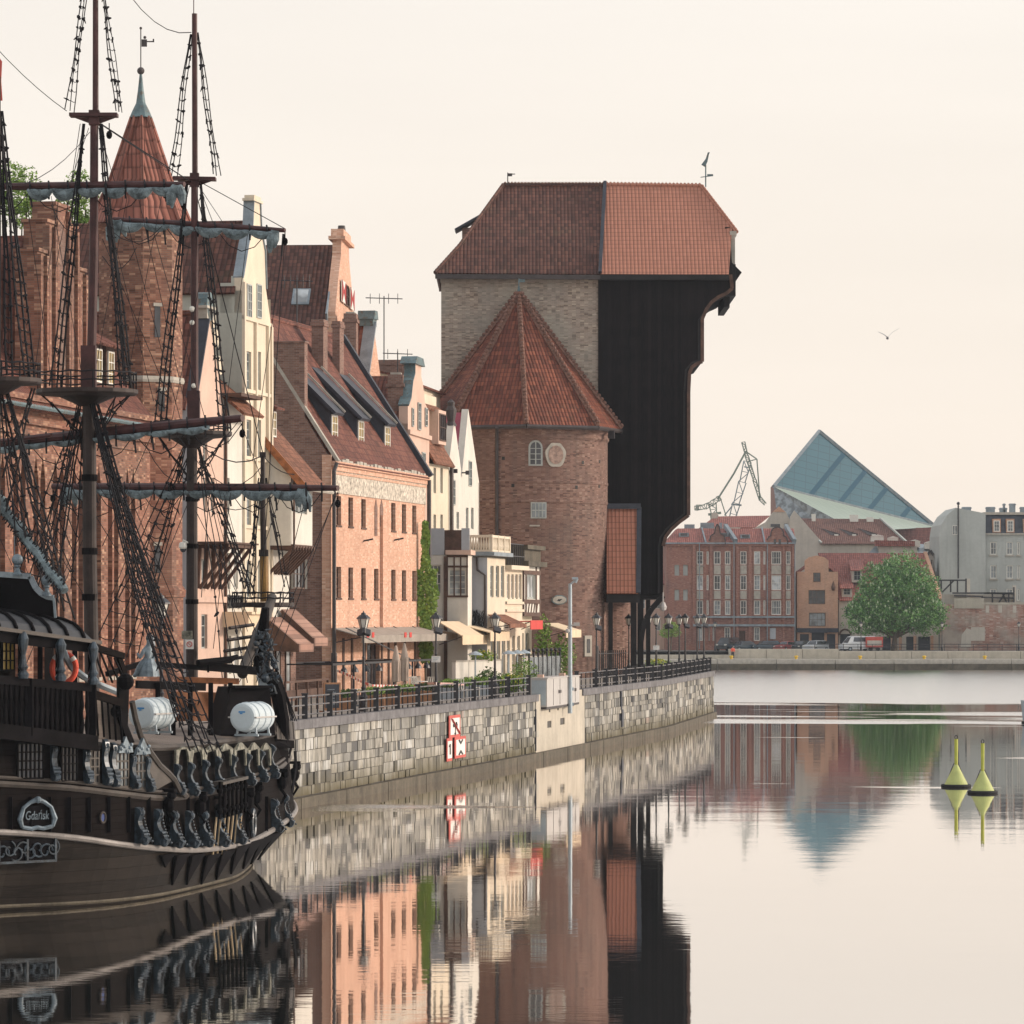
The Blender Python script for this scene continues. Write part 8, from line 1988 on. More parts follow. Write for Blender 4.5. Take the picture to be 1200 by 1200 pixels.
for i in range(8):
    cx_=L_ * (i + 0.5) / 8; pts=[]
    for j in range(14): a_=j * 0.5 + i; r_=0.05 + 0.013 * j; pts.append(Mx @ V(cx_ + r_ * math.cos(a_),-0.03,(0.04 if i % 2 else -0.04) + r_ * math.sin(a_) * (1 if i % 2 else -1)))
    m.tube(pts,0.024,5)
m.build('scrollwork',M['carving'],bd)
p,d,n,s_=hull_at(119,958); m=MB(); Mx=frame(p + n * 0.05,d,n); m.tube([Mx @ V(0.09 * math.cos(2 * math.pi * i / 14),0,0.13 * math.sin(2 * math.pi * i / 14)) for i in range(15)],0.03,6); po=sp_(m,'porthole','ship_rail'); m=MB(); m.poly([Mx @ V(0.08 * math.cos(2 * math.pi * i / 14),0,0.12 * math.sin(2 * math.pi * i / 14)) for i in range(14)]); m.build('pane',M['glass_blue'],po)
# chain plate with dead-eyes and hanging fenders
pa,d,n,s_=hull_at(240,918); pb=hull_at(270,911)[0]; m=MB(); m.beam(pa + n * 0.35,pb + n * 0.35,0.32,0.08); cp=sp_(m,'channel','ship_rail')
for i in range(7):
    q=pa + (pb - pa) * (i / 6) + n * 0.42; m=MB(); m.tube([q + V(0,0,0.05),q + V(0,0,-0.95)],0.045,6); m.ball(q + V(0,0,-0.2),0.09,8); m.ball(q + V(0,0,-0.75),0.09,8); m.build('dead_eye',M['ship_black'],cp)
m=MB()
for i in range(7): q=pa + (pb - pa) * (i / 6) + n * 0.32; m.tube([q + V(0,0,-0.9),q + V(-0.1,0,-1.9 + sr.uniform(-.1,.1))],0.03,5)
sp_(m,'hanging_ropes','rope_tan')
# hawse hatch on the bow quarter
p,d,n,s_=hull_at(291,960); Mx=frame(p + n * 0.04,d,n); m=MB(); m.box(-0.34,0.34,-0.05,0,-0.75,0.62,Mx); ho_=sp_(m,'gun_port','ship_black'); m=MB(); m.tube([Mx @ V(0.2 * math.cos(a_),-0.1,0.36 * math.sin(a_) - 0.1) for a_ in [2 * math.pi * i / 16 for i in range(17)]],0.06,6); m.build('carved_wreath',M['carving'],ho_)

# --- poop: gallery rail, ribbed awning roof, stern board
def G(px,py,back=0.0): return Q(px,py,98.4 + px * 0.022 + back)
m=MB(); m.beam(G(-40,793),G(108,806),0.14,0.2); m.beam(G(-40,850),G(112,869),0.2,0.3); m.beam(G(-40,858),G(112,877),0.35,0.12); sp_(m,'gallery_rail','ship_black')
for i,px in enumerate(range(-30,108,6)):
    a,b_=G(px,848 + px * 0.13),G(px,796 + px * 0.09); h_=(b_ - a).z; m=MB(); m.lathe([(0.035,0),(0.065,h_ * 0.2),(0.03,h_ * 0.45),(0.06,h_ * 0.6),(0.03,h_ * 0.85),(0.04,h_)],8,a); sp_(m,'baluster','ship_black')
for px in (-12,34,108): a,b_=G(px,862),G(px,795); m=MB(); m.beam(a,b_,0.2); sp_(m,'rail_post','ship_black')
m=MB(); a,b_=G(-40,852,1.6),G(96,860,1.6); m.prism([a,b_,V(b_.x,b_.y,b_.z + 1.12),V(a.x,a.y,a.z + 1.2)],V(-0.1,0.3,0)); sp_(m,'shade_panel','ship_black')  # dark panel added behind the balusters to stand for the dim cabin interior
# deck of the poop and dark lower gallery front
m=MB(); a,b_,c,d_=G(-40,853),G(112,869),G(80,845,6.5),G(-140,830,6.5); m.poly([a,b_,c,d_]); sp_(m,'poop_deck','ship_deck')
# awning roof
def roof_curve(px_edge,back): 
    e=G(px_edge,737 + (px_edge - 20) * 0.145)
    return e
ra_,rb_=G(-42,729),G(118,751)
ax=(rb_ - ra_); m=MB(); rows_=[]
bk=V(-0.9,1.0,0).normalized()
prof_=[(0.0,0.0),(0.12,0.17),(0.42,0.34),(0.9,0.46),(1.7,0.55),(2.6,0.56)]
for t_ in range(0,17):
    q=ra_ + ax * (t_ / 16); rows_.append([q + bk * d_ + V(0,0,h_) for d_,h_ in prof_])
rd=ax.normalized()
rows_=rows_[:-2] + [[p_ - rd * (0.18 * k_) for k_,p_ in enumerate(rows_[-2])],]
for i in range(len(rows_) - 1):
    for j in range(5): m.poly([rows_[i][j],rows_[i + 1][j],rows_[i + 1][j + 1],rows_[i][j + 1]],smooth=True)
last=rows_[-1]; m.poly([last[0],last[1],last[2],last[3],last[4],last[5],last[5] - V(0,0,0.56)])
lead_=sp_(m,'awning_roof','awning_skin')
m=MB(); m.beam(ra_ + V(0,0,-0.05),rows_[-1][0] + rd * 0.2 + V(0,0,-0.05),0.28,0.09); m.build('roof_edge',M['ship_rail'],lead_)
for i in range(2,len(rows_),2): m=MB(); m.tube([p_ + V(0,0,0.02) for p_ in rows_[i]],0.055,6); m.build('roof_rib',M['ship_black'],lead_)
m=MB(); a=ra_ + V(0,0,-0.1); b_=rows_[-1][0] + V(0,0,-0.1); m.prism([a,b_,b_ + V(0,0,-0.22),a + V(0,0,-0.28)],V(-0.12,0.1,0)); sp_(m,'roof_beam','ship_black')
for px,py0,py1 in ((24,740,795),(68,748,798),(106,752,802)):
    a,b_=G(px,py1),G(px,py0); h_=b_.z - a.z; m=MB(); m.beam(a,b_,0.12); po=sp_(m,'gallery_post','ship_black'); m=MB(); m.lathe([(0.12,0),(0.15,0.1),(0.08,0.2),(0.13,0.28),(0.09,0.36),(0.06,h_ * 0.5),(0.12,h_ * 0.72),(0.14,h_ * 0.85),(0.06,h_)],10,a + V(0.08,-0.1,0)); m.build('carved_bust',M['carving'],po)
m=MB(); a=G(-40,792,0.3); b_=G(18,797,0.3); t_=G(18,737,0.3); u_=G(-40,730,0.3); m.prism([a,b_,t_,u_],V(-0.8,3.0,0)); cb_=sp_(m,'stern_cabin','ship_wood'); m=MB(); q0,q1=G(3,785,0.22),G(17,785,0.22); m.prism([q0,q1,V(q1.x,q1.y,G(17,752,0.22).z),V(q0.x,q0.y,G(3,752,0.22).z)],V(0,-0.03,0)); wn_=m.build('window',M['glass_warm'],cb_)
m=MB()
for px in (3,7.7,12.4,17): m.beam(G(px,785,0.16),G(px,752,0.16),0.035)
for py in (752,763,774,785): m.beam(G(3,py,0.15),G(17,py,0.15),0.03)
m.build('glazing_bars',M['ship_black'],wn_)
m=MB()
for px,py in ((47,800),(60,800),(88,800)): a=G(px,py,3.2); m.beam(a,V(a.x,a.y,a.z + 1.3),0.12)
m.prism([G(52,800,3),G(66,800,3),G(60,756,3),G(52,756,3)],V(0,0.2,0)); sp_(m,'inner_post','ship_black')
m=MB(); so_=[(-60,668),(0,673),(36,675.5),(38,681),(42,689),(49,696),(56,699.5),(63,700.5),(65,724),(-60,714)]; m.prism([Q(x_,y_,101.0 + 0.0) for x_,y_ in so_],V(-0.1,0.5,0)); sb=sp_(m,'stern_board','ship_black')
m=MB(); pp_=[Q(x_,y_,100.95) for x_,y_ in so_[:8]]
for a,b_ in zip(pp_,pp_[1:]): m.beam(a,b_,0.14,0.1,up=(0,1,0))
m.beam(pp_[-1],Q(65,724,100.95),0.06,0.06); m.build('board_moulding',M['lead'],sb)
m=MB(); m.beam(Q(-10,684,100.9),Q(14,687,100.9),0.06,0.1); m.build('board_step',M['ship_black'],sb)
for px,py in ((20.5,656),(55,680)):
    q=Q(px,py,100.9); m=MB(); m.ball(q,0.145,16); m.lathe([(0.12,-0.40),(0.12,-0.36),(0.07,-0.3),(0.045,-0.2),(0.08,-0.17),(0.06,-0.13)],12,q); m.build('ball_finial',M['silver'],sb)
m=MB(); q=Q(17,640,101); m.tube([Q(17,672,101),Q(17,628,101)],0.012,5); m.build('flag_rod',M['silver'],sb)
# lifebuoy (lifts off: a thing of its own)
q=P(75,783,101.2); lb=empty('lifebuoy',q,0,'orange lifebuoy hanging inside the stern gallery of the galleon','lifebuoy'); m=MB(); m.tube([V(0.30 * math.cos(2 * math.pi * i / 24),0.05 * math.sin(2 * math.pi * i / 24),0.36 * math.sin(2 * math.pi * i / 24)) for i in range(25)],0.075,10,cap=False); m.build('ring',M['orange'],lb)
m=MB(); m.tube([V(0.30 * math.cos(a_),0.0,0.36 * math.sin(a_)) for a_ in (0.55,0.7,0.85)],0.08,10); m.tube([V(0.30 * math.cos(a_),0.0,0.36 * math.sin(a_)) for a_ in (2.2,2.35,2.5)],0.08,10); m.build('white_band',M['sign_white'],lb)
# stair rail and curved brace right of the gallery
m=MB(); m.beam(G(106,757,0.4),G(144,769,0.8),0.14,0.16); m.beam(G(138,768,0.8),G(148,798,0.8),0.14,0.14); sp_(m,'stair_rail','ship_wood'); m=MB(); m.beam(G(108,813),G(143,824),0.12,0.2); sp_(m,'stair_rail','ship_wood')
m=MB()
for i in range(5): px=112 + i * 7; m.beam(G(px,816 + i * 2),G(px + 3,862 + i * 2),0.05)
for i in range(4): px=110 + i * 8; m.beam(G(px,762 + i * 3,0.5),G(px + 14,800,0.6),0.04)
sp_(m,'stair_bars','ship_black')
m=MB(); m.prism([G(110,818,0.7),G(143,828,0.7),G(156,868,0.7),G(112,866,0.7)],V(-0.1,0.3,0)); sp_(m,'lit_planking','ship_deck')  # paler deck wood puts the sunlight on these planks into the colour
m=MB(); m.prism([G(140,795,0.3),G(152,790,0.3),G(150,850,0.3),G(158,870,0.3),G(150,872,0.3),G(140,840,0.3)],V(-0.1,0.25,0)); m.ball(G(147,799,0.2),0.22,10); m.ball(G(136,834,0.2),0.15,10); sp_(m,'bollard_block','ship_black')
m=MB(); m.tube([G(72,752,1),G(76,768,1),G(84,782,1.2),(G(98,793,1.4)),G(115,802,1.5),G(140,812,1.6)],0.09,6); sp_(m,'sheer_moulding','lead')

# --- waist and foredeck
m=MB(); m.beam(Q(125,790,111),Q(168,777,112),0.12,0.14); m.beam(Q(168,777,112),Q(300,788,114.5),0.12,0.14); m.beam(Q(160,802,110),Q(240,805,112),0.1,0.22); m.beam(Q(240,779,114),Q(298,784,115),0.2,0.14); sp_(m,'fore_rail','ship_black')
m=MB(); m.prism([Q(205,793,113.4),Q(280,795,114.4),Q(280,802,114.4),Q(205,801,113.4)],V(0,0.1,0)); sp_(m,'orange_board','plank_orange')
m=MB(); m.prism([Q(195,810,116),Q(270,812,117.5),Q(275,845,117.5),Q(200,845,116)],V(0,0.3,0)); sp_(m,'deckhouse_wall','plank_orange')
for px,Y in ((185,110.5),(203,111),(223,111.5),(247,113),(270,114)): m=MB(); a=Q(px,800,Y); m.beam(V(a.x,a.y,3.86),a,0.13); sp_(m,'deck_post','ship_black')
m=MB(); a_=[Q(258,862,113),Q(272,806,113.6),Q(316,806,114.4),Q(323,862,113.8)]; m.prism(a_,V(-0.6,2.6,0)); m.beam(a_[1] + V(0,-0.02,0.03),a_[2] + V(0,-0.02,0.03),0.3,0.08); sp_(m,'windlass_house','ship_black')
m=MB(); m.prism([Q(322,840,117.5),Q(345,846,118.5),Q(346,868,118),Q(324,866,117)],V(-0.3,1.0,0)); sp_(m,'beakhead_platform','ship_rail')
m=MB(); m.prism([Q(323,868,117),Q(345,868,118),Q(345,877,118),Q(318,876,117)],V(-0.3,1.4,0)); m.prism([Q(322,876,117.2),Q(338,880,118),Q(338,925,118.4),Q(326,930,117.6)],V(-0.4,1.6,0)); sp_(m,'beakhead_frame','ship_black')
m=MB()
for i in range(5): m.beam(Q(323 + i * 5,841 + i * 1.2,117.4 + i * 0.2),Q(324.5 + i * 5,866,117.0 + i * 0.2),0.02)
sp_(m,'plank_seams','ship_black')
m=MB()                                        # bow rail netting
for i in range(9): m.tube([Q(322 + i * 2.2,775 + i * 6,118.5),Q(330 + i * 2.2,845,118.8)],0.018,4)
m.tube([Q(318,770,118.5),Q(330,800,118.7),Q(343,842,118.9)],0.035,5); m.tube([Q(335,900,118.9),Q(344,866,118.9)],0.04,5); m.tube([Q(342,930,119.2),Q(347,900,119.4),Q(346,880,119.4)],0.05,5)
sp_(m,'bow_netting','rope')
# seated silver figure on the rail
q=Q(174,786,110.8)
skv=[V(0,0,0.12),V(0.02,0,0.38),V(0.04,-0.02,0.62),V(0.03,-0.03,0.74),V(0.02,-0.05,0.88),V(-0.22,-0.12,0.16),V(-0.33,-0.12,-0.12),V(-0.42,-0.16,-0.16),V(-0.14,0.1,0.16),V(-0.27,0.12,-0.08),V(-0.12,-0.12,0.56),V(-0.22,-0.16,0.34),V(-0.3,-0.12,0.5),V(0.12,0.08,0.58),V(0.14,0.08,0.34),V(0.05,0.0,0.16)]
fg=skin_body('carved_figure',[v_ + q for v_ in skv],[(0,1),(1,2),(2,3),(3,4),(0,5),(5,6),(6,7),(0,8),(8,9),(2,10),(10,11),(11,12),(2,13),(13,14),(14,15)],[0.15,0.12,0.15,0.055,0.10,0.11,0.075,0.045,0.11,0.075,0.065,0.05,0.035,0.065,0.05,0.045],'silver',ship,2)
m=MB(); m.lathe([(0.31,-0.16),(0.29,0.0),(0.24,0.14),(0.15,0.34)],12,q); m.build('drapery',M['silver'],fg); m=MB(); m.ball(q + V(0.035,0.02,0.90),0.115,10,1.1); m.tube([q + V(0.1,0.02,0.9),q + V(0.13,0.03,0.7),q + V(0.1,0.04,0.55)],[0.06,0.07,0.03],6); m.build('carved_hair',M['carving'],fg)
# bowsprit, carved stem, ladder rungs
m=MB(); m.tube([Q(284,790,115.5),Q(300,748,117.5),Q(312,722,119),Q(319,700,120.5)],[0.15,0.155,0.15,0.14],14); bs=sp_(m,'bowsprit','ship_rail')
for f_ in (0.12,0.5,0.8): m=MB(); a=Q(284,790,115.5); b_=Q(319,700,120.5); m.tube([a + (b_ - a) * f_,a + (b_ - a) * (f_ + 0.03)],0.175,14); m.build('iron_band',M['ship_black'],bs)
m=MB()
for px,py in ((283,734),(281,748),(277,761),(272,772),(268,783)): m.tube([Q(px - 14,py + 2,116.5),Q(px + 14,py - 2,117.5)],0.055,6)
sp_(m,'rung','mast_dark')
m=MB(); st_=[(311,712),(309,735),(303,760),(306,785),(318,795),(326,815),(331,845),(333,870)]; m.tube([Q(x_,y_,117 + (y_ - 700) * 0.004) for x_,y_ in st_],[0.12,0.17,0.2,0.24,0.26,0.22,0.2,0.14],8); sp_(m,'carved_stem','ship_black')
m=MB()
for px,py,r_ in ((311,795,5.5),(300,754,3.5),(306,767,3),(318,768,2.5),(322,781,3)): m.ball(Q(px,py,116.6),r_ * 0.0248,10)
for k_ in range(46): a=sr.uniform(0,6.28); px,py=298 + sr.random() * 18 + k_ * 0.25,735 + sr.random() * 14 + k_ * 1.35; m.tube([Q(px,py,116.7),Q(px + 6 * math.cos(a),py + 8 * math.sin(a),116.7),Q(px + 9 * math.cos(a + 1),py + 9 * math.sin(a + 1),116.8)],[0.05,0.045,0.02],5)
sp_(m,'stem_carving','carving')
m=MB(); m.prism([Q(300,792,116.5),Q(318,806,116.7),Q(311,812,116.7),Q(304,806,116.6)],V(0,0.2,0)); sp_(m,'stem_scroll','lead')
m=MB(); m.tube([Q(232,777,113),Q(270,773,113.8),Q(278,769,114)],[0.10,0.10,0.06],8); m.beam(Q(244,778,113.2),Q(244,788,113.2),0.06); sp_(m,'stowed_spar','ship_black')
# life-raft canisters
def raft(px,py,Y,label):
    q=P(px,py,Y); o=empty('life_raft_canister',q,R(-22),label,'life raft','life-raft canisters on deck'); m=MB(); n_=20; r_=0.40
    prof_=[(-0.68,0.30),(-0.66,0.37),(-0.6,0.40),(-0.42,0.40),(-0.40,0.425),(-0.36,0.425),(-0.34,0.40),(0.0,0.40),(0.02,0.425),(0.06,0.425),(0.08,0.40),(0.38,0.40),(0.40,0.425),(0.44,0.425),(0.46,0.40),(0.62,0.39),(0.68,0.30)]
    m.tube([(0,y_,0) for y_,_ in prof_],[r2 for _,r2 in prof_],24); m.build('shell',M['raft'],o)
    m=MB(); m.box(-0.44,0.44,-0.66,0.64,-0.02,0.02); m.build('seam',M['cabinet'],o)
    m=MB(); m.box(-0.1,0.1,-0.688,-0.68,0.13,0.17); m.box(-0.06,0.02,-0.688,-0.68,0.09,0.12); m.build('blue_mark',M['mark_blue'],o)
    for y_ in (-0.38,0.42):
        m=MB()
        for x_ in (-0.3,0.3): m.beam((x_,y_,-0.5),(x_ * 0.9,y_,-0.25),0.05)
        m.beam((-0.36,y_,-0.5),(0.36,y_,-0.5),0.06); m.build('cradle',M['grey_steel'],o)
raft(179,836,105.5,'left white life-raft canister on deck, beside the stern gallery'); raft(296,840,111.6,'right white life-raft canister on deck, in front of the black bow house')

# --- masts
def crows_nest(parent,px,py,Y,rx_px,mat='mast_dark',rail=22,cone=12):
    s_=Y / F; r_=rx_px * s_; c=Q(px,py,Y); m=MB(); m.lathe([(0.2,-cone * s_ * 1.4),(r_ * 0.55,-cone * s_ * 0.5),(r_ * 0.97,-0.09),(r_,-0.05),(r_,0.05),(0.1,0.05)],20,c,cap=False); t_=m.build('crows_nest',M[mat],parent)
    m=MB(); zr=rail * s_
    for i in range(14): a=2 * math.pi * i / 14; q=c + V(r_ * 0.96 * math.cos(a),r_ * 0.96 * math.sin(a),0); m.beam(q,q + V(0,0,zr),0.035)
    for f_ in (0.55,1.0): m.tube([c + V(r_ * 0.96 * math.cos(2 * math.pi * i / 28),r_ * 0.96 * math.sin(2 * math.pi * i / 28),zr * f_ - 0.03 * (i % 2)) for i in range(29)],0.022,5)
    m.build('nest_railing',M['rope'],parent)
def mast(px_pts,Y,name='mast',n=12):
    m=MB(); return m
def cap_(m,px,py,Y,w,h): q=Q(px,py,Y); m.box(q.x - w,q.x + w,q.y - w,q.y + w,q.z - h,q.z + h)
YA,YB,YC,YM=109.0,117.5,120.8,101.5
m=MB(); m.tube([Q(108.5,830,YA),Q(105,640,YA),Q(104.5,470,YA)],[0.20,0.19,0.185],14); mA=sp_(m,'mainmast','mast_dark')
m=MB(); cap_(m,104,432,YA,0.2,0.62); m.tube([Q(106,462,YA),Q(110,300,YA),Q(110.5,137,YA)],[0.13,0.12,0.11],12); m.tube([Q(112,150,YA),Q(112,-45,YA)],[0.085,0.075],10); m.build('topmast',M['mast'],mA)
for py in (646,700,560): m=MB(); m.lathe([(0.215,-0.09),(0.215,0.09)],14,Q(105,py,YA)); m.build('iron_band',M['ship_black'],mA)
m=MB(); a=Q(82,135,YA); b_=Q(138,135,YA); m.beam(a,b_,0.5,0.09); m.prism([Q(88,138,YA),Q(134,138,YA),Q(118,144,YA),Q(104,144,YA)],V(0,0.1,0)); cap_(m,110.5,138,YA,0.14,0.2); m.build('crosstree',M['mast'],mA)
crows_nest(mA,102,459,YA,60)
m=MB(); m.tube([Q(225,830,YB),Q(225,660,YB),Q(225,515,YB)],[0.18,0.165,0.155],14); mB_=sp_(m,'foremast','mast_dark')
m=MB(); cap_(m,227,482,YB,0.18,0.6); m.tube([Q(228,512,YB),Q(228,350,YB),Q(228,209,YB)],[0.115,0.11,0.10],12); m.tube([Q(228.5,215,YB),Q(228,16,YB)],[0.085,0.08],10); m.tube([Q(227,18,YB),Q(227,-6,YB)],0.014,5); m.build('topmast',M['mast'],mB_)
for py in (585,705,640): m=MB(); m.lathe([(0.19,-0.07),(0.19,0.07)],14,Q(225,py,YB)); m.build('iron_band',M['ship_black'],mB_)
m=MB(); m.beam(Q(203,209,YB),Q(253,210,YB),0.5,0.09); m.prism([Q(208,212,YB),Q(248,212,YB),Q(234,217,YB),Q(222,217,YB)],V(0,0.1,0)); cap_(m,228,211,YB,0.13,0.2); m.build('crosstree',M['mast'],mB_)
crows_nest(mB_,225,508,YB,47,rail=14)
m=MB(); m.tube([Q(310,705,YC),Q(309,648,YC)],[0.13,0.12],12); mC=sp_(m,'bowsprit_mast','mast_ochre'); m=MB(); m.tube([Q(309,650,YC),Q(308,600,YC),Q(308,531,YC)],[0.10,0.085,0.07],10); cap_(m,308,533,YC,0.09,0.08); cap_(m,309,648,YC,0.14,0.1); m.build('upper_mast',M['mast_dark'],mC)
crows_nest(mC,308,708,YC,37,rail=14,cone=3)
m=MB(); m.tube([Q(-8,760,YM),Q(-6,445,YM),Q(-3,300,YM),Q(-2,90,YM)],[0.17,0.15,0.09,0.06],12); mM=sp_(m,'mizzenmast','mast_dark'); crows_nest(mM,-3,446,YM,52,rail=20)
m=MB(); m.poly([Q(-2,66,YM),Q(2.5,72,YM),Q(1.5,95,YM),Q(3,118,YM),Q(-2,118,YM)]); m.build('pennant',M['sign_red'],mM)
# lamps and signs on the foremast
m=MB()
for px,py,r_ in ((225,362,3.5),(225,378,3),(227,452,3)): m.ball(Q(px,py,YB - 0.25),r_ * 0.025,8)
m.build('deck_light',M['lamp_glass'],mB_)
q=Q(219,744,YB - 0.3); m=MB(); m.box(q.x - 0.15,q.x + 0.15,q.y,q.y + 0.1,q.z - 0.12,q.z + 0.12); h0=m.build('loudspeaker',M['carving_gold'],mB_); 
q=Q(222,755,YB - 0.3); m=MB(); m.box(q.x - 0.12,q.x + 0.12,q.y,q.y + 0.04,q.z - 0.14,q.z + 0.14); so_=m.build('no_smoking_sign',M['sign_white'],mB_)
m=MB(); m.tube([V(q.x + 0.075 * math.cos(2 * math.pi * i / 16),q.y - 0.01,q.z + 0.075 * math.sin(2 * math.pi * i / 16)) for i in range(17)],0.012,5); m.beam(V(q.x - 0.05,q.y - 0.01,q.z + 0.05),V(q.x + 0.05,q.y - 0.01,q.z - 0.05),0.015); so2=m.build('red_ring',M['sign_red'],mB_)
q=Q(214.5,641,YB - 0.1); m=MB(); m.tube([q + V(0.2,0,0.1),q + V(0.0,0,0.2),q + V(0,0,0.1)],0.03,6); m.lathe([(0.1,-0.05),(0.13,0.0),(0.11,0.12),(0.03,0.15)],10,q); m.build('camera_housing',M['win_white'],mB_); m=MB(); m.ball(q + V(0,0,-0.07),0.09,10); m.build('camera_dome',M['glass_dark'],mB_)

# --- yards with furled sails
def yard(p0,p1,Y0,Y1,r,swags,side=1,end0=True,name='yard',drop=9,tail0=False,tail1=False,mat='mast'):
    a,b_=Q(p0[0],p0[1],Y0),Q(p1[0],p1[1],Y1); d=b_ - a; L_=d.length; m=MB(); m.tube([a,a + d * 0.25,a + d * 0.75,b_],[r * 0.8,r * 1.1,r * 1.1,r * 0.75],10); y=sp_(m,name,mat)
    if swags:
        s0,s1,n_=swags; m=MB(); rr=0.0
        for i in range(n_):
            f0,f1=s0 + (s1 - s0) * i / n_,s0 + (s1 - s0) * (i + 1) / n_; pts_,rs=[],[]; sag=drop * Y0 / F * sr.uniform(0.75,1.25)
            for j in range(9):
                u=j / 8; arc=math.sin(math.pi * u); pts_.append(a + d * (f0 + (f1 - f0) * u) + V(0,-0.09 - 0.03 * arc,-r * 1.15 - sag * 0.52 * arc)); rs.append(0.045 + sag * 0.42 * arc ** 0.8 * sr.uniform(0.9,1.1))
            m.tube(pts_,rs,9)
            for w_ in range(3):                 # hanging folds
                u=sr.uniform(0.15,0.85); q=a + d * (f0 + (f1 - f0) * u); m.tube([q + V(-0.1,-0.2,-r - 0.02),q + V(0.0,-0.24,-r - sag * 0.6 * math.sin(math.pi * u)),q + V(0.15,-0.2,-r - sag * 0.85 * math.sin(math.pi * u))],[0.02,0.05,0.02],6)
        for tl,f_ in ((tail0,s0),(tail1,s1)):
            if tl:
                q=a + d * f_
                for w_ in range(5): o_=sr.uniform(-0.22,0.22); m.tube([q + V(o_ * 0.3,-0.1,-0.05),q + V(o_,-0.14,-0.3),q + V(o_ * 1.3,-0.1,-0.5 - sr.random() * 0.2)],[0.10,0.12,0.03],7)
        m.build('furled_sail',M['sail'],y)
    m=MB(); k_=int(L_ / 0.55)
    for i in range(1,k_):
        q=a + d * (i / k_); m.tube([q + V(0,0,r * 1.3) - d.normalized() * 0.03,q + V(0,-r * 1.5,0),q + V(0,-0.12,-r * 1.3 - (0.25 if swags else 0.0))],0.028,5)
        if sr.random() < 0.45: m.tube([q + V(0,-0.1,-r),q + V(0.05,-0.12,-0.45 - sr.random() * 0.25)],0.03,4)
    for i in range(0,k_ - 2,3):
        q0,q1=a + d * (i / k_),a + d * ((i + 3) / k_); m.tube([q0 + (q1 - q0) * u + V(0,0.05,-r - 0.75 * 4 * u * (1 - u) * 0.8) for u in (0,0.25,0.5,0.75,1)],0.014,4)
    m.build('gaskets',M['rope'],y)
    return y
yard((-30,219),(216,216),110.5,107.8,0.10,(0.26,0.97,6),drop=11,tail1=True)
yard((133,257),(334,270),118.6,116.4,0.085,(0.02,0.95,6),drop=9,tail0=True,tail1=True)
yard((-25,522),(284,490),111.0,106.8,0.13,(0.05,0.88,7),drop=5)
yard((62,570),(396,572),120.5,114.6,0.11,(0.06,0.88,8),drop=9,tail0=True,tail1=True)
m=MB(); m.tube([Q(0,517,110),Q(60,510,109)],0.06,6); sp_(m,'spare_yard','mast')
# sloping lateen yard with furled sail at the left
a,b_=Q(-30,545,103),Q(76,690,100.5); m=MB(); m.tube([a,b_],[0.09,0.05],8); y=sp_(m,'lateen_yard','mast_dark'); m=MB(); d=b_ - a
m.tube([a + d * (i / 14) + V(0.04 * math.sin(i * 2),-0.12,-0.05) for i in range(15)],[0.10 + 0.10 * abs(math.sin(i * 1.1)) * (1 - i / 20) for i in range(15)],9); m.build('furled_sail',M['sail'],y)
m=MB()
for i in range(34): q=a + d * (i / 34); m.tube([q + V(0.1,-0.2,0.2 - 0.004 * i),q + V(-0.12,-0.25,-0.22)],0.02,4)
for i in range(16): q=a + d * (i / 16); m.tube([q + V(0.15,-0.1,0.12),q + V(0.16,-0.28,-0.06),q + V(-0.05,-0.2,-0.24)],0.03,5)
m.build('gaskets',M['rope'],y)

# --- standing rigging
def shroud(top,bots,Y0,Y1,step=0.36,knots=1.0,r=0.021,spread=0.03,sway=0.0,rat=True,name='shroud'):
    """rope ladder from one point to a row of footings (photo pixels) with ratlines and knots"""
    T=Q(top[0],top[1],Y0); B=[Q(x_,y_,Y1 + i * 0.25) for i,(x_,y_) in enumerate(bots)]; m=MB(); n_=len(B)
    T_=[T + V((i - n_ / 2) * spread,0,0) for i in range(n_)]
    mid=[]
    for a,b_ in zip(T_,B):
        L_=(b_ - a).length; pts_=[]; k_=8; ph_=sr.uniform(0,6)
        for i in range(k_ + 1): u=i / k_; pts_.append(a + (b_ - a) * u + V(sway * math.sin(math.pi * u) + 0.025 * math.sin(u * 9 + ph_),0,0))
        m.tube(pts_,r,4,cap=False); mid.append(pts_)
    def at(pts_,u): x=u * 8; i=min(7,int(x)); return pts_[i] + (pts_[i + 1] - pts_[i]) * (x - i)
    L_=(B[0] - T).length; st=max(3,int(L_ / step))
    for j in range(1,st):
        u=j / st
        for i in range(n_ - 1):
            p0_,p1_=at(mid[i],u),at(mid[i + 1],u); s_=0.05 * sr.random() + 0.02
            if rat: m.tube([p0_,(p0_ + p1_) / 2 - V(0,0,s_),p1_],r * 0.7,4,cap=False)
        for i in range(n_):
            if sr.random() < knots:
                q=at(mid[i],u); e_=sr.uniform(0.025,0.055); dv=V(sr.uniform(-1,1),0,sr.uniform(-1,0.4)) * sr.uniform(0.05,0.11); m.tube([q - dv * 0.7,q,q + dv],[e_ * 0.5,e_,e_ * 0.4],5)
                if sr.random() < 0.5: m.tube([q,q + V(sr.uniform(-0.07,0.07),0,-0.14)],[0.03,0.01],4)
    return sp_(m,name,'rope')
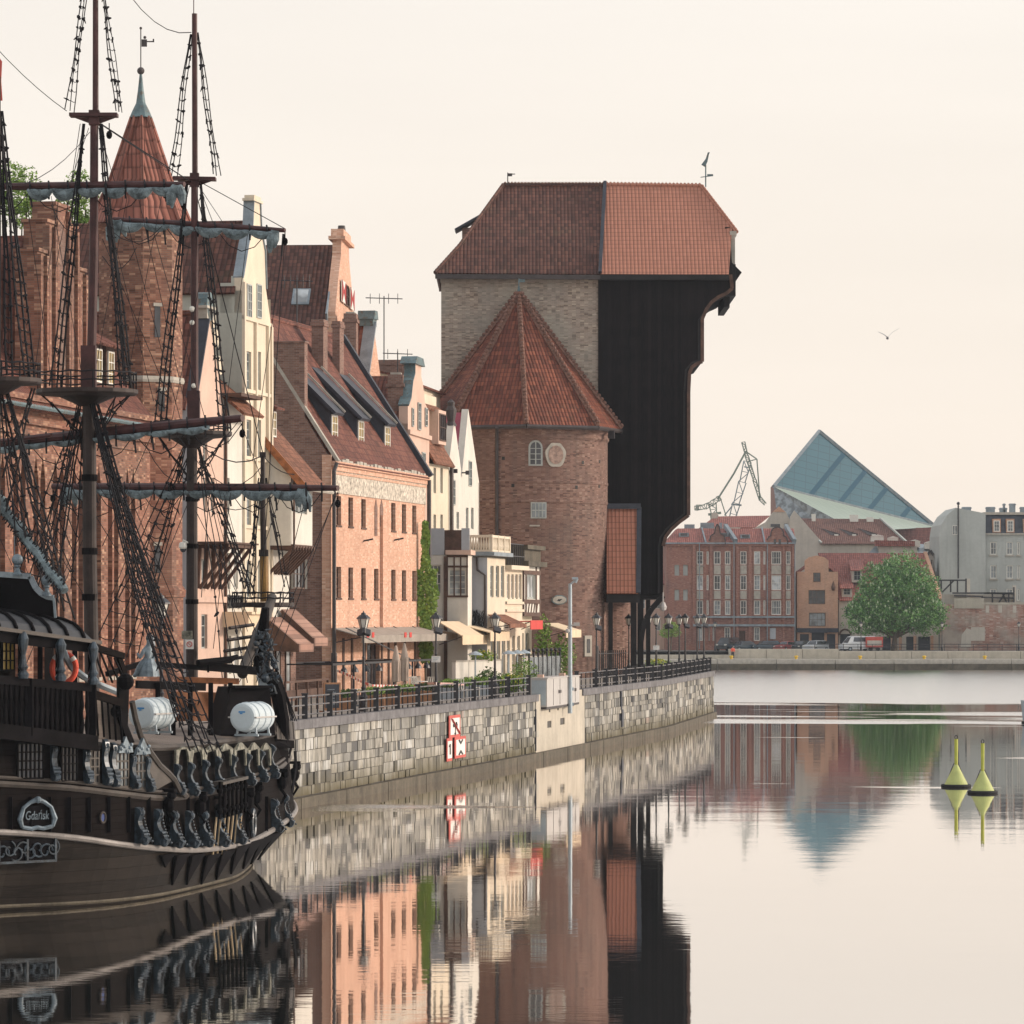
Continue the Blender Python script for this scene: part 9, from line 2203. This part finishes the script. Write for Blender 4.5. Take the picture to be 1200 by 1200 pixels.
# mainmast
shroud((104,-40),[(77,128),(81,130),(86,132)],YA,YA,0.28,0.55,0.015); shroud((118,-40),[(135,130),(139,131),(144,132)],YA,YA,0.28,0.55,0.015)
shroud((99,145),[(58,452),(66,455),(72,456)],YA,YA - 0.6,0.33,0.95,0.026); shroud((118,145),[(142,452),(149,454),(155,455)],YA,YA - 0.6,0.33,0.95,0.026)
shroud((124,215),[(146,452),(153,455)],YA - 0.5,YA - 0.8,0.28,1.0,0.03)
shroud((110,470),[(206,846),(216,850),(228,858),(240,866)],YA - 0.2,104.6,0.33,0.9,0.026,0.05,sway=-0.1); shroud((112,474),[(222,880),(232,882),(242,884),(252,886),(262,888)],YA - 0.4,105.2,0.4,0.8,0.026,0.05,sway=-0.25)
shroud((96,470),[(-5,742),(14,748),(30,752)],YA,YA + 2.5,0.4,0.9,0.022); shroud((92,474),[(38,700),(50,712),(64,720)],YA,YA + 1,0.4,0.9,0.022)
shroud((152,462),[(112,500),(118,505)],YA,YA,0.3,0.8); shroud((50,462),[(92,505),(96,512)],YA,YA,0.3,0.8); shroud((136,465),[(110,520),(113,528)],YA - 0.3,YA,0.3,0.8)
# foremast
shroud((224,40),[(198,204),(202,206),(208,207)],YB,YB,0.3,0.6,0.017); shroud((232,38),[(250,204),(254,206),(258,206)],YB,YB,0.3,0.6,0.017)
shroud((220,216),[(180,498),(187,502),(193,504)],YB,YB - 0.6,0.33,0.95,0.026); shroud((236,216),[(258,498),(264,502),(270,504)],YB,YB - 0.6,0.33,0.95,0.027)
shroud((218,520),[(108,760),(128,765),(148,770),(160,772)],YB,YB + 1.5,0.42,0.8,0.02); shroud((231,520),[(287,690),(293,693),(299,696)],YB,YC - 1,0.33,1.0,0.026); shroud((234,522),[(262,800),(276,800),(290,800)],YB,YB - 2.5,0.5,0.5,0.016,rat=False)
shroud((265,512),[(226,560),(229,566)],YB,YB,0.3,0.8); shroud((186,512),[(222,560),(225,566)],YB,YB,0.3,0.8)
shroud((226,525),[(140,700),(156,720),(170,740)],YB,YB + 1,0.4,0.8,0.02); shroud((100,480),[(60,640),(70,660),(84,690)],YA,YA,0.36,0.9,0.024); shroud((108,480),[(180,700),(192,720),(204,740)],YA + 1,YA + 1,0.36,0.9,0.022); shroud((10,460),[(36,560),(44,590),(50,620)],YM + 1,YM,0.3,0.9,0.024)
# bowsprit mast
shroud((305,560),[(288,690),(292,694),(296,698)],YC,YC,0.28,0.9,0.02); shroud((312,560),[(325,640),(334,688),(340,694)],YC,YC,0.3,0.9,0.02)
# mizzen
shroud((1,130),[(28,440),(36,444),(42,446)],YM,YM,0.3,1.0,0.028); shroud((2,160),[(8,440),(16,443)],YM,YM,0.3,1.0,0.028); shroud((0,450),[(20,640),(34,660),(50,690)],YM,YM - 0.5,0.36,0.95,0.024); shroud((40,455),[(2,560),(8,600)],YM,YM,0.3,0.9,0.024); shroud((8,455),[(62,690),(76,716),(88,726)],YM,YM - 0.6,0.36,0.95,0.026)
# running lines and stays
m=MB()
def line(a,b_,r=0.011,sag=0.0):
    A_,B_=Q(*a),Q(*b_); m.tube([A_ + (B_ - A_) * u - V(0,0,sag * 4 * u * (1 - u)) for u in (0,0.2,0.4,0.6,0.8,1.0)] if sag else [A_,B_],r,4,cap=False)
line((150,-8,YA),(224,38,YB),0.014,0.35); line((-10,50,YM),(78,130,YA),0.013,0.1); line((30,215,YM),(105,155,YA),0.012,0.2); line((118,145,YA),(225,214,YB),0.02); line((236,214,YB),(334,268,YB),0.012); line((120,147,YA),(200,200,YB),0.013)
line((227,215,YB),(308,531,YC),0.018); line((228,515,YB),(308,534,YC),0.018,0.4); line((308,534,YC),(345,556,YC + 1),0.015,0.15); line((334,272,116.4),(296,540,117),0.012); line((332,274,116.4),(330,300,116.4),0.03); line((334,276,116.4),(306,700,118),0.012)
for x0,y0,x1,y1 in ((98,145,62,330),(94,145,78,250),(104,150,80,222),(115,148,135,215),(116,150,122,216),(222,218,212,262),(233,218,262,262),(234,220,250,262),(120,225,180,470),(70,222,40,440),(160,222,216,470),(190,226,150,440),(150,265,215,505),(180,272,240,490),(246,275,200,500),(290,275,262,500),(120,280,200,470),(60,230,96,440),(30,225,62,460),(150,225,108,455)): line((x0,y0,YA + 3),(x1,y1,YA + 2),0.011)
for x0,y0,x1,y1 in ((396,576,300,800),(394,577,318,790),(360,576,296,830),(330,576,284,720),(270,578,250,760),(248,578,290,740),(180,576,130,700),(150,576,210,720),(120,578,60,720),(240,520,276,640),(245,580,236,700),(262,578,300,720),(282,495,306,560),(280,493,226,560),(200,500,246,560),(90,520,60,640),(60,520,140,650),(180,505,120,640),(220,590,140,790),(230,600,300,740),(105,600,30,780),(160,700,206,800),(40,600,100,700),(10,600,60,760),(-5,620,40,720),(340,690,280,800),(268,696,300,790)): line((x0,y0,YB - 2),(x1,y1,YB - 3),0.012)
for x0,y0,x1,y1,s_ in ((62,575,128,600,0.4),(66,572,40,640,0.3),(110,560,170,590,0.5),(170,520,226,560,0.5),(250,560,308,545,0.4),(60,240,100,260,0.5),(120,300,160,290,0.5),(130,270,190,265,0.4),(240,580,300,590,0.3)): line((x0,y0,YB - 1),(x1,y1,YB - 1),0.012,s_)
sp_(m,'running_rigging','rope')
for px,py,Y in ((334,283,116.4),(284,508,107),(396,590,114.6),(214,228,108),(128,158,YA),(215,240,108),(62,584,120)):
    q=Q(px,py,Y); m=MB(); m.ball(q,0.085,8,1.4); m.tube([q + V(0,0,0.1),q + V(0,0,0.32)],0.015,4); sp_(m,'pulley_block','ship_black')
# floating mooring lines from the bow to the quay
m=MB(); q=quay_at(131); m.tube([Q(332,905,120.5),V(q.x,q.y,3.5) - SO + V(-0.2,0,0.2)],0.03,6); sp_(m,'mooring_line','rope')
